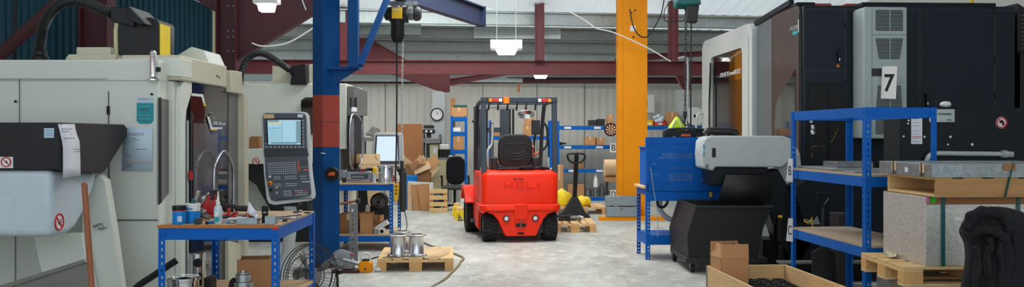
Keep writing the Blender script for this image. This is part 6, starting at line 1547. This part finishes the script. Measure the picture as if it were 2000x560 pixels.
m = MB('steel'); m.lathe([(.028,0),(.028,.03),(.022,.04),(.03,.07),(.02,.1)],(xl(1586),-.016,zf(262)),14); m.lathe([(.02,0),(.02,.06)],(xl(1583),-.016,zf(240)),12); m.build('valve', md_)
m = MB('black_plastic'); m.cyl((xl(1616),-.012,zf(168)),(xl(1616),-.03,zf(168)),.01); m.build('lock', md_)
# hinges
for px,ys in ((1653,(50,160,235)),(1951,(18,116,186))):
    for y in ys: m = MB('black_plastic'); m.cyl((xl(px),-.012,zf(y)-.03),(xl(px),-.012,zf(y)+.03),.009,None,8); m.build('hinge', mc)
# cooler
cx0,cx1 = xl(1668)*.985,xl(1753)*.985; cy = -.24; fc = 9.36
def zc_(py): return fZ(py,9.38)
m = MB('cooler_grey'); m.prism([(cx0,zc_(270)),(cx1,zc_(271)),(cx1,zc_(15)),(cx1-.02,zc_(14)),(cx0+.02,zc_(14)),(cx0,zc_(17))],cy,-.002); cl = m.build('cooling_unit', mc, bevel=.012)
def cxp(f): return cx0+(cx1-cx0)*f
m = MB('seam'); m.box(cxp(.2),cxp(.99),cy-.002,cy,zc_(68)-.003,zc_(68)); m.box(cxp(.185),cxp(.19),cy-.002,cy,zc_(268),zc_(18)); m.build('cover_lines', cl)
for (ya,yb,nn,taper) in ((20,61,14,.0),(75,116,14,.16),(167,222,18,-.10),(229,262,11,0)):
    m = MB('charcoal'); g2 = MB('cooler_grey')
    za,zb2 = zc_(ya),zc_(yb); 
    for k in range(nn):
        z = za+(zb2-za)*(k+.5)/nn; tp = taper*(k/nn) if taper>0 else -taper*(1-k/nn)
        xa = cxp(.27+tp*.5); xb_ = cxp(.90-tp*.5)
        m.box(xa,xb_,cy-.003,cy+.002,z-.0045,z+.0045)
        g2.box(xa-.004,xb_+.004,cy-.010,cy,z+.0045,z+.0068)
    g2.box(cxp(.585),cxp(.60),cy-.012,cy,zb2,za)
    m.build('vent_slots', cl); g2.build('vent_louvres', cl)
m = MB('charcoal'); m.box(cxp(.18),cxp(.66),cy-.006,cy,zc_(149),zc_(134)); m.build('display_panel', cl); m = MB('black_plastic'); m.box(cxp(.52),cxp(.62),cy-.012,cy-.006,zc_(146),zc_(138)); m.build('display', cl)
# roof bits
m = MB('red_tool'); m.box(xl(1615),xl(1650),.3,.7,H,H+.06); m.box(xl(1680),xl(1745),.3,.7,H,H+.06); m.build('red_roof_box', mc)
m = MB('dark_panel2'); m.box(xl(1690),xl(1960),.05,.6,H-.01,H+.035); m.build('roof_duct', mc, bevel=.01)
m = MB('yellow'); m.sphere((xl(1905),.0,H+.04),.02); m.build('roof_lamp', mc)
# second dark unit at the picture edge with curved grille
t = thing('filter_unit','dark unit with a curved grille at the far edge beside the machining centre','machine',(5.60,9.86,0),5)
m = MB('black_panel'); m.box(-.04,.55,-.1,.6,.2,2.45); m.prism([(-.04,2.45),(-.04,3.0),(.05,2.95),(.13,2.8),(.15,2.6),(.12,2.45)],-.05,.6); m.build('unit_body', t, bevel=.01)
m = MB('galv_dull')
for k in range(9): m.box(0.0,.10-.003*abs(k-4)**1.5,-.056,-.05,2.50+k*.045,2.506+k*.045)
m.build('grille', t)
KS = 11.0/9.6
def resize(root, k=KS, ky=1):
    S = Matrix.Translation((0,0,CZ*(1-k))) @ Matrix.Diagonal((k,k*ky,k,1))
    seen = set()
    def go(o):
        for ch in o.children:
            z0 = ch.location.length < 1e-6
            if ch.data.name not in seen:
                seen.add(ch.data.name)
                ch.data.transform(S if z0 else Matrix.Scale(k,4))
            if not z0: ch.location = S @ ch.location
            for v in ch.data.vertices:
                if z0 and v.co.z < .004: v.co.z = .004
            for md in ch.modifiers:
                if md.type == 'BEVEL': md.width *= k
            go(ch)
    go(root); root.location = Vector((root.location.x*k, root.location.y*k, 0))
bpy.context.view_layer.update()
resize(mc, KS, 1.156); mc.rotation_euler = (0,0,R(2.5)); resize(t)
# coolant tank / conveyor box in front
t = thing('coolant_tank','long black tank with a round prohibition sign and a steel pipe handle','tank',(fX(1757,8.7),8.7,0),3)
Yt = 8.7; def_x = fX(1757,Yt)
def tx(px): return (px-1757)/F*Yt
m = MB('dark_panel2'); m.prism([(tx(1758),fZ(330,Yt)),(tx(2060),fZ(330,Yt)),(tx(2060),fZ(210,Yt)),(tx(1834),fZ(210,Yt)),(tx(1758),fZ(212,Yt))],0,.35); m.box(tx(1900),tx(2060),.02,.33,0,fZ(330,Yt)); m.box(tx(1762),tx(1790),.02,.33,0,fZ(330,Yt)); m.build('tank_body', t, bevel=.008)
m = MB('paper'); m.prism([(tx(1780),fZ(281,Yt)),(tx(1802),fZ(281,Yt)),(tx(1802),fZ(225,Yt)),(tx(1780),fZ(226,Yt))],-.004,-.001); st = m.build('data_sheet', t)
m = MB('orange_ink'); m.box(tx(1782),tx(1800),-.006,-.004,fZ(268,Yt),fZ(266,Yt)); m.build('orange_bar', st)
m = MB('ink'); 
for y in (229,232,240,246,256,262,271,277): scribble(m,(tx(1782),-.006,fZ(y,Yt)),(1,0,0),(0,0,1),.08,.003,1,'ink',words=3)
m.build('print', st)
m = MB('galv'); m.box(tx(1816),tx(1867),-.004,-.001,fZ(238,Yt),fZ(213,Yt)); pl_ = m.build('name_plate', t)
txt('n Maschinenfabrik',.030,(tx(1833),-.006,fZ(224,Yt)),(90,0,0),'ink_black',t,'lettering',xs=.62); txt('GmbH & Co.',.018,(tx(1851),-.006,fZ(235,Yt)),(90,0,0),'ink_black',t,'lettering',xs=.6)
p = Vector((tx(1962)+t.location.x, Yt-.002, fZ(239,Yt)))
for nm in ('x',):
    m = MB('white_paint'); m.lathe([(.058,0),(0,.002)],(tx(1962),-.002,fZ(239,Yt)),28,None,Mx); m.build('sign_disc', t)
    m = MB('red_ink'); cx_,cz_ = tx(1962),fZ(239,Yt); m.tube([(cx_+.05*math.cos(a*math.pi/14),-.007,cz_+.05*math.sin(a*math.pi/14)) for a in range(28)],.006,None,6,True); m.bar((cx_-.035,-.008,cz_+.035),(cx_+.035,-.008,cz_-.035),.003,.009,None,(0,1,0)); m.build('prohibition_ring', t)
    m = MB('ink_black'); m.prism([(cx_-.025,cz_+.012),(cx_+.0,cz_+.03),(cx_+.024,cz_+.008),(cx_+.03,cz_-.018),(cx_+.005,cz_-.032),(cx_+.004,cz_-.01),(cx_-.02,cz_-.004)],-.006,-.003); m.build('hand_mark', t)
m = MB('galv'); m.tube([(tx(1806),-.02,fZ(330,Yt)),(tx(1806),-.05,fZ(314,Yt)),(tx(1808),-.058,fZ(306,Yt)),(tx(1813),-.06,fZ(301,Yt)),(tx(1822),-.06,fZ(299,Yt)),(tx(1830),-.06,fZ(299,Yt)),(tx(1956),-.06,fZ(300.5,Yt))],.024,None,12); m.cyl((tx(1955),-.06,fZ(300,Yt)),(tx(1966),-.06,fZ(301,Yt)),.038,None,8); m.cyl((tx(1966),-.06,fZ(301,Yt)),(tx(1977),-.06,fZ(301,Yt)),.03,None,6); m.build('pipe_handle', t)
m = MB('foam_white')
for x,y,r in ((1775,235,.01),(1774,241,.009),(1765,266,.01),(1807,267,.011),(1859,267,.012),(1903,282,.013),(1854,282,.01)): m.lathe([(r,0),(0,.003)],(tx(x),-.001,fZ(y,Yt)),12,None,Mx)
m.build('bolt_heads', t)
on(simple('rag','small ball of pale cloth on top of the black tank','rag',lambda m:(m.sphere((fX(1861,Yt),Yt+.15,0),.045,'foam_white',(1.2,1,.7)),m.sphere((fX(1867,Yt),Yt+.16,0),.03,'foam_white'))),fZ(210,Yt)+.005)
m = MB('charcoal'); 
# number board 7 on the cooler
t = thing('number_board','white board with a black 7 hung beside the grey cooling unit','sign',(fX(1736,8.98),8.98,fZ(161,8.98)),52)
w = .185; h = .335; m = MB('white_paint'); m.prism([(-w/2,-h/2),(w/2,-h/2+.0),(w/2,h/2),(-w/2,h/2)],0,.004); m.build('board', t); o = txt('7',.25,(0,-.003,-.088),(90,0,0),'ink_black',t,'numeral',align='CENTER',bold=.004)
t.rotation_euler = (0,R(3),R(-62)); t.rotation_euler = (0,R(3),R(-62)); t.scale = (1.15,1.15,1.15); t.location = (fX(1736,10.58),10.58,fZ(161,10.58))

# ================================================================ SHELVING UNIT
sh = rack('empty blue three-tier shelving unit in front of the dark machine','shelving','storage_rack',(2.887,7.28,0),5,.61,1.52,1.775,[.625,1.207,1.775],[1,1,0],bh=.085,board_mat='wood_shelf',s=.05)
def shl(x,y,z): # local to the shelf
    return Matrix.Translation((2.887,7.28,0)) @ Matrix.Rotation(R(5),4,'Z') @ Vector((x,y,z))
for lt,z in (('B',1.207),('C',.625)):
    p = shl(-.03,1.43,z)
    t = thing('letter_sign','white %s sign hanging at the far post of the blue shelving unit'%lt,'sign',(p.x-.02,p.y,z-.0),0)
    w = .062; h = .22; m = MB('white_paint'); m.prism([(-w*.55,-h/2),(w*.5,-h/2-.01),(w*.5,h/2),(-w*.2,h/2)],0,.004); m.build('board', t)
    txt(lt,.13,(0,-.003,-.05),(90,0,0),'ink_black',t,'letter',align='CENTER',xs=.45)
zB = 1.207+.018
def onshelf(name,label,cat,x0,x1,y0,y1,z,h,mt):
    t = thing(name,label,cat,shl((x0+x1)/2,(y0+y1)/2,z),5); m = MB(mt); m.box(-(x1-x0)/2,(x1-x0)/2,-(y1-y0)/2,(y1-y0)/2,0,h); m.build('plate_body', t, bevel=.002); return t
onshelf('steel_plate','long thin grey steel plates on the upper shelf of the blue unit','steel plate',.05,.52,.70,1.46,zB,.022,'galv_sheet')
onshelf('steel_plate','short stack of steel bars on the thin plates of the upper shelf','steel bars',.16,.50,.85,1.15,zB+.023,.055,'steel_worn')
onshelf('steel_plate','small flat grey plate near the front post on the upper shelf','steel plate',.06,.30,.30,.52,zB,.012,'galv_sheet')
onshelf('steel_plate','dark worn block on the lower shelf near the front post','block',.40,.58,.10,.5,.643,.05,'galv_dull')

# shovel
t = thing('shovel','grey shovel with a D handle standing behind the shelving unit','shovel',(fX(1610,9.25),9.25,0))
zt_ = fZ(377,9.25); dx = lambda px: (px-1610)/F*9.25
m = MB('iron_dark'); m.cyl((dx(1606),.0,.35),(dx(1612),.05,fZ(405,9.25)),.016); m.build('shaft', t)
m = MB('black_plastic'); m.tube(catmull([(dx(1612),.05,fZ(407,9.25)),(dx(1607),.05,fZ(398,9.25)),(dx(1599),.05,fZ(388,9.25)),(dx(1598),.05,fZ(379,9.25))],4),.011,None,8); m.tube(catmull([(dx(1612),.05,fZ(407,9.25)),(dx(1616),.05,fZ(398,9.25)),(dx(1623),.05,fZ(388,9.25)),(dx(1624),.05,fZ(379,9.25))],4),.011,None,8); m.cyl((dx(1597),.05,fZ(379,9.25)),(dx(1625),.05,fZ(379,9.25)),.016); m.build('handle', t)
m = MB('iron_dark'); m.prism([(-.13,.02),(.10,.0),(.10,.33),(.03,.38),(-.05,.38),(-.13,.33)],-.01,.01); m.build('blade', t, bevel=.006)
t = thing('ribbed_crate','low dark plinth with ribbed pallet blocks on the floor behind the shelving','plinth',(fX(1600,9.7),9.7,0)); m = MB('dark_panel2'); m.box(-.5,1.2,-.25,-.15,0,.18); m.build('plinth_body', t); m = MB('galv_dull'); m.box(-.5,1.2,-.26,-.1,.18,.20); m.build('plinth_lip', t)
bx('dark brown cabinet on the floor behind the shelving unit',1638,1662,0,142,Y=9.1,mt='brown_panel',tape=False,zb=0,name='tool_cabinet',cat='cabinet')

# ================================================================ CRATE STACK AND JACKET
Yx = 6.42
pallet('wooden pallet carrying the large galvanised block by the shelving',(4.02,6.42,.456),90,.78,1.2)
t = thing('galvanised_box','pale galvanised block under the loaded pallet','block',(3.5,6.75,0)); m = MB('galv_sheet'); m.box(-.60,.7,-.22,.34,0,.454); m.build('block_body', t, bevel=.004)
XB = fX(1808,6.44)
t = thing('sheet_metal_pack','large strapped galvanised metal pack on the pallet','metal pack',(XB,6.44,.601),3)
m = MB('galv_stipple'); m.box(0,1.25,0,.655,0,.50); m.build('pack_body', t, bevel=.003)
m = MB('cardboard_dark'); m.box(.005,1.24,-.006,.0,.445,.505); m.box(0,1.24,-.006,.65,.50,.506); m.build('cardboard_edge', t)
m = MB('dark_panel'); 
x = (1842-1808)/F*6.44
for xx in (x,x+.56): m = MB('green_tool'); m.box(xx-.014,xx+.014,-.010,-.006,-.02,.51); m.box(xx-.014,xx+.014,-.01,.66,.507,.511); m.build('strap', t)
m = MB('green_sticker'); m.lathe([(.023,0),(0,.002)],((1822-1808)/F*6.44,-.007,.478),24,None,Mx); m.build('green_dot', t)
m = MB('white_paint'); m.box((1864-1808)/F*6.44,(1880-1808)/F*6.44,-.003,-.001,.33,.353); m.build('label', t); m = MB('pink'); m.box(.0,.02,-.008,-.001,.46,.505); m.build('pink_tape', t)
on(simple('paper_scrap','crumpled pale yellow paper scrap on the pallet beside the metal pack','paper',lambda m:(m.poly([at(1732,500,6.95),at(1745,497,6.9),at(1752,492,6.9),at(1750,500,6.8),at(1738,502,6.8)],'cream_cabinet'),m.poly([at(1730,484,7.0),at(1736,492,6.95),at(1742,490,6.95),at(1744,498,6.9),at(1734,500,6.9)],'cream_cabinet'))),.602)
# wooden crate with open end, sheets on top
Yk2 = 6.28; XC = fX(1830,Yk2)
t = thing('wooden_crate','open ended wooden crate lying on the galvanised pack','crate',(XC,Yk2+.02,1.109),3)
cd = .72; ch = .138
m = MB('wood_crate'); m.box(0,1.0,0,.02,0,ch); m.build('front_board', t, bevel=.003)
m = MB('wood_pale'); m.box(0,1.0,cd-.02,cd,0,ch); m.build('rear_board', t, bevel=.003)
m = MB('wood_pale_y'); m.box(0,1.0,0,cd,0,.018); m.build('bottom_board', t, bevel=.002); m = MB('wood_pale_y'); m.box(0,1.0,0,cd,ch-.018,ch); m.build('top_board', t, bevel=.002)
m = MB('wood_pale_y'); m.box(.30,.32,.02,cd-.02,.018,ch-.018); m.build('inner_board', t)
m = MB('iron_dark'); 
for a,b in ((.12,.2),(.34,.42),(.6,.7)): m.box(a,b,-.003,0,ch-.008,ch)
m.build('dark_gaps', t)
m = MB('green_tool'); m.bar(((1985-1830)/F*Yk2,-.008,ch+.11),((1968-1830)/F*Yk2,-.008,0),.004,.03,None,(0,1,0)); m.build('strap', t)
t = thing('sheet_stack','stack of grey galvanised sheets on top of the wooden crate','metal sheets',(fX(1824,Yk2),Yk2+.01,1.109+ch+.001),3)
m = MB('galv_sheet'); m.box(-.01,1.1,0,.80,0,.095); m.build('sheet_body', t, bevel=.002)
m = MB('galv_dull'); 
for k in range(5): m.box(-.012,1.1,-.002,.80,.012+k*.018,.0135+k*.018)
m.build('sheet_edges', t)
for y in (.10,.52): m = MB('cardboard_pale'); m.box(-.016,-.01,y,y+.06,.03,.1); m.build('edge_protector', t); m = MB('charcoal'); m.box(-.019,-.016,y+.025,y+.04,0,.1); m.build('strap', t)
m = MB('cardboard_dark'); m.box((1965-1824)/F*Yk2,(1990-1824)/F*Yk2,-.006,-.002,.045,.098); m.build('edge_protector', t)
m = MB('paper'); m.box(-.015,-.012,.33,.38,.025,.06); m.build('label', t)
# jacket over a stool back
Yj = 5.75
t = thing('stool','black stool with a backrest bearing the dark jacket','stool',(fX(1965,Yj),Yj+.05,0))
m = MB('black_plastic'); m.cyl((0,0,.02),(0,0,.62),.03); m.lathe([(.24,0),(.22,.03),(.04,.05)],(0,0,0),24); m.build('post', t); m = MB('charcoal'); m.lathe([(.16,0),(.17,.03),(.15,.05)],(0,0,.30),24); m.build('seat', t)
m = MB('charcoal'); m.box(-.12,.12,.0,.04,.60,.85); m.build('backrest', t, bevel=.02)
t = thing('jacket','black hooded jacket draped over a stool at the picture edge','jacket',(fX(1950,Yj),Yj,.4))
m = MB('jacket')
# rows: y px, left px, right px, depth
rows = [(404,1938,1962,.02),(408,1920,1990,.07),(418,1904,2015,.12),(432,1896,2035,.15),(446,1889,2050,.16),(458,1888,2055,.16),(468,1896,2058,.15),(480,1901,2060,.16),(500,1899,2064,.17),(525,1895,2068,.17),(550,1890,2075,.18),(580,1886,2085,.18),(620,1884,2085,.17)]
rings = []; N_ = 40
for k,(y,l,r_,dp) in enumerate(rows):
    cx_ = (fX(l,Yj)+fX(r_,Yj))/2; hw_ = (fX(r_,Yj)-fX(l,Yj))/2; z = fZ(y,Yj)
    ring = []
    for i in range(N_):
        a = 2*math.pi*i/N_; f = 1+(.07*math.sin(7*a+k*.35)+.05*math.sin(11*a-k*.5)+.03*math.sin(17*a+k))*(min(k,6)/6)
        fx = 1 if abs(math.cos(a)) > .9 else f
        ring.append(m.bm.verts.new((cx_+hw_*math.cos(a)*fx, Yj+.06+dp*f*math.sin(a), z)))
    rings.append(ring)
for a,b in zip(rings,rings[1:]):
    for i in range(N_): m.face([a[i],a[(i+1)%N_],b[(i+1)%N_],b[i]],None)
m.face(rings[0],None); m.face(rings[-1][::-1],None)
jb = m.build('jacket_body', t, w=True, sub=1)
m = MB('jacket'); m.tube(catmull([at(1897,452,Yj-.02),at(1890,440,Yj-.06),at(1900,420,Yj-.08),at(1930,412,Yj-.1),at(1962,424,Yj-.1),at(1970,450,Yj-.1)],6),lambda i:.035+.008*math.sin(i*1.3),None,10); m.tube(catmull([at(1893,458,Yj-.05),at(1915,448,Yj-.12),at(1945,452,Yj-.13),at(1968,470,Yj-.12)],6),lambda i:.03+.006*math.sin(i*1.7),None,10); m.build('hood', t, w=True, sub=1)
m = MB('jacket')
for p in ([(1932,462),(1936,480),(1928,500),(1932,540)],[(1960,460),(1952,490),(1956,520),(1948,600)],[(1905,480),(1910,510),(1904,560),(1906,600)],[(1980,455),(1985,500),(1978,560),(1982,610)]):
    m.tube(catmull([at(x,y,Yj-.1) for x,y in p],6),lambda i:.022+.005*math.sin(i),None,8)
m.build('folds', t, w=True, sub=1)

# ================================================================ PALLET COLLAR BIN
Yw = 8.15; xw0 = fX(1380,Yw); xw1 = fX(1540,Yw); dz = fZ(518,Yw)
t = thing('collar_box','wooden pallet collar box with black rubber coils inside','crate',(xw0,Yw,0),5)
w = xw1-xw0; dd = 1.2
# local y runs toward the viewer as negative
m = MB('wood_pale'); m.box(0,w,-.02,0,.145,dz); m.build('rear_board', t, bevel=.003)
m = MB('wood_pale_y'); m.box(0,.02,-dd,-.02,.145,dz); m.build('side_board', t, bevel=.003); m = MB('wood_pale_y'); m.box(w-.02,w,-dd,-.02,.145,dz); m.build('side_board', t, bevel=.003)
m = MB('wood_pale'); m.box(0,w,-dd-.02,-dd,.145,dz); m.build('front_board', t, bevel=.003)
m = MB('galv_dull'); 
for x in (-.004,w-.024): m.box(x,x+.028,-.028,.004,.15,dz-.01)
m.build('corner_hinge', t)
o = pallet('pallet under the wooden collar box',(xw0,Yw,0),5,w,dd)
R5 = Matrix.Rotation(R(5),4,'Z')
o.location = Vector((xw0,Yw,0)) + R5 @ Vector((0,-dd,0))
rg = random.Random(5)
proto = None
spots = [(x,y,lv) for lv in (0,1) for x in (.36,.49,.62) for y in (-.12,-.26,-.40,-.54)]
for k,(x,y,lv) in enumerate(spots):
    p = Vector((xw0,Yw,0)) + R5 @ Vector((x+rg.uniform(-.012,.012),y+rg.uniform(-.012,.012),.146+.05*lv*1.0))
    if proto is None:
        m = MB('rubber')
        m.lathe([(.046,0),(.060,.002),(.066,.012),(.066,.034),(.060,.044),(.046,.046),(.044,.023),(.046,0)],(0,0,0),24,cap=False)
        proto = m.build('rubber_ring'); proto.location = p; tag(proto,'black rubber ring heaped with others inside the wooden collar box','ring','rubber rings in the collar box')
    else:
        c = proto.copy(); COL.objects.link(c); c.location = p
p = Vector((xw0,Yw,0)) + R5 @ Vector((.145,-.20,.146))
carton('cardboard_box','tall open cardboard box standing in the wooden collar box',p,8,.255,.26,fZ(502,7.9)-.146+.0,'cardboard',ang=85)
# ================================================================ MORE SMALL THINGS
rn = random.Random(21)
extra = [
 (462,6.8,.13,25,'chrome','.009','bright ring spanner lying behind the long silver block'),
 (440,6.9,.07,70,'iron_dark','.012','stubby dark drill chuck left of the red clamp'),
 (458,6.62,.08,-20,'chrome','.01','polished socket by the blue tipped pin'),
 (478,7.15,.12,5,'steel','.008','steel pin lying before the thick dark shaft'),
 (566,6.85,.10,40,'chrome','.008','bright allen key near the bench end'),
 (548,6.8,.13,15,'steel_worn','.009','worn steel scriber left of the long file'),
 (433,7.1,.09,-30,'red_tool','.013','red screwdriver handle beside the vise'),
 (600,7.35,.05,10,'iron_dark','.006','tiny dark hook near the bench far corner'),
]
for px,Y,L,a,mt,r,lab in extra:
    t = thing('hand_tool',lab,'tool',(fX(px,Y),Y,ZT),a); r = float(r)
    m = MB(mt); m.cyl((-L/2,0,r),(L/2,0,r),r,None,10); m.build('shank', t)
    m = MB('steel'); m.cyl((L/2,0,r),(L/2+.02,0,r),r*1.6,None,8); m.build('tip', t)
on(simple('dark_cap','small black round cap before the sanitiser bottle','cap',lambda m: m.lathe([(.012,0),(.012,.02),(0,.02)],(fX(404,6.45),6.45,0),12,'black_plastic')),ZT)
on(simple('marker','small blue capped marker lying by the bottle','marker',lambda m: (m.cyl((fX(408,6.5),6.5,.01),(fX(416,6.5),6.5,.01),.010,'blue_tub',10),m.cyl((fX(416,6.5),6.5,.01),(fX(420,6.5),6.5,.01),.008,'black_plastic',10))),ZT)
# black tube behind the bench
t = cable('tube',[at(225,622,7.3),at(262,566,7.3),at(300,538,7.35),at(345,508,7.4)],.03,'hose_black','thick black tube slanting behind the workbench legs','tube')
# slatted panel beside bench legs
on(simple('steel_offcut','dark hollow block under the workbench beside the tall cylinder','block',lambda m: m.box(fX(402,7.1),fX(415,7.1),7.05,7.2,0,.1,'iron_dark'),.004),ZS)
# shelf behind the forklift
t = thing('grey_bucket','pale grey bucket on the shelving beside the forklift guard post','bucket',(fX(1078,20.9),21.1,zl(330)))
m = MB('frame_white'); m.lathe([(.10,0),(.13,.26),(.14,.27),(.12,.27),(.10,.02)],(0,0,0),24,cap=False); m.lathe([(.11,0),(0,.003)],(0,0,0),24); m.build('bucket_body', t); m = MB('steel'); m.tube([(.135*math.cos(a*math.pi/8),-.05,.26-.07*math.sin(a*math.pi/8)) for a in range(9)],.006); m.build('handle', t)
bx('brown carton on the shelf behind the forklift levers',1030,1044,330,18)
bx('brown carton at the mast side on the lower shelf behind the forklift',962,984,330,22)
bx('low wide brown carton on the floor shelf behind the pallet truck',1120,1139,330,12,mt='cardboard_dark')
bx('orange cardboard tray on the right bay second shelf',1262,1284,290,9,mt='cardboard_dark',tape=False,name='tray',cat='tray')
bx('long brown carton on the right bay second shelf',1286,1312,290,14)
bx('brown carton beneath the white roll on the right bay',1345,1375,290,18)
# number tag wire and pale strip on the back wall
t = thing('wall_bracket','small tan wooden strip hanging from the eaves beam above the forklift','strip',at(1013,173,21.9)*1); t.location.z = fZ(180,21.6); t.location.y = 21.6
m = MB('wood_edge'); m.box(-.03,.03,0,.02,0,.22); m.build('strip', t)
# fork of cables on the floor near the crane mast
cable('cable',[Vector((fX(700,10.6),10.75,.01)),Vector((fX(730,11.0),11.2,.01)),Vector((fX(770,11.4),11.5,.01)),Vector((fX(781,11.5),11.8,.01))],.008,'hose_black','black cable on the floor between the slotted post and the pallet')
# dark duct and boxes under the machining centre
t = thing('swarf_tray','long low dark swarf tray on the floor behind the tipping skip','tray',(fX(1550,9.5),9.75,0)); m = MB('iron_dark'); m.box(-.30,-.05,-.2,.3,0,.10); m.box(-.30,-.05,-.2,-.18,.1,.16); m.build('tray_body', t, bevel=.01)
for k in range(26):
    pass
# ================================================================ LIGHT AND CAMERA
W = bpy.data.worlds.new('sky'); bpy.context.scene.world = W; W.use_nodes = True
bg = W.node_tree.nodes['Background']; bg.inputs['Color'].default_value = (.84,.92,1,1); bg.inputs['Strength'].default_value = 1.6
def area(name, loc, sx, sy, power, col=(1,.985,.95), rot=(0,0,0)):
    l = bpy.data.lights.new(name,'AREA'); l.shape = 'RECTANGLE'; l.size = sx; l.size_y = sy; l.energy = power; l.color = col
    o = bpy.data.objects.new(name,l); COL.objects.link(o); o.location = loc; o.rotation_euler = [R(a) for a in rot]; return o
area('rooflight_and_fill', (.0,12.6,roofz(12.6)-.12), 2.4, 3.6, 320)
area('rooflight_and_fill', (-.3,19.4,roofz(19.4)-.35), 7.0, .8, 110)  # fill lamp added under the purlins to brighten the back wall
area('rooflight_and_fill', (-2.2,15.4,roofz(15.4)-.12), 2.0, 1.6, 60)
area('rooflight_and_fill', (0,7.5,roofz(7.5)-.1), 3.0, 1.6, 80)
cam = bpy.data.cameras.new('camera'); co = bpy.data.objects.new('camera',cam); COL.objects.link(co)
co.location = (0,0,CZ); co.rotation_euler = (R(90),0,0); cam.sensor_width = 36; cam.lens = 36*F/2000; cam.shift_y = (HY-280)/2000
cam.clip_end = 100
sc = bpy.context.scene; sc.camera = co
sc.view_settings.view_transform = 'Standard'; sc.view_settings.look = 'None'; sc.view_settings.gamma = 1; sc.view_settings.exposure = 0
sc.view_settings.use_curve_mapping = False
sc.cycles.use_denoising = True
sc.cycles.max_bounces = 6
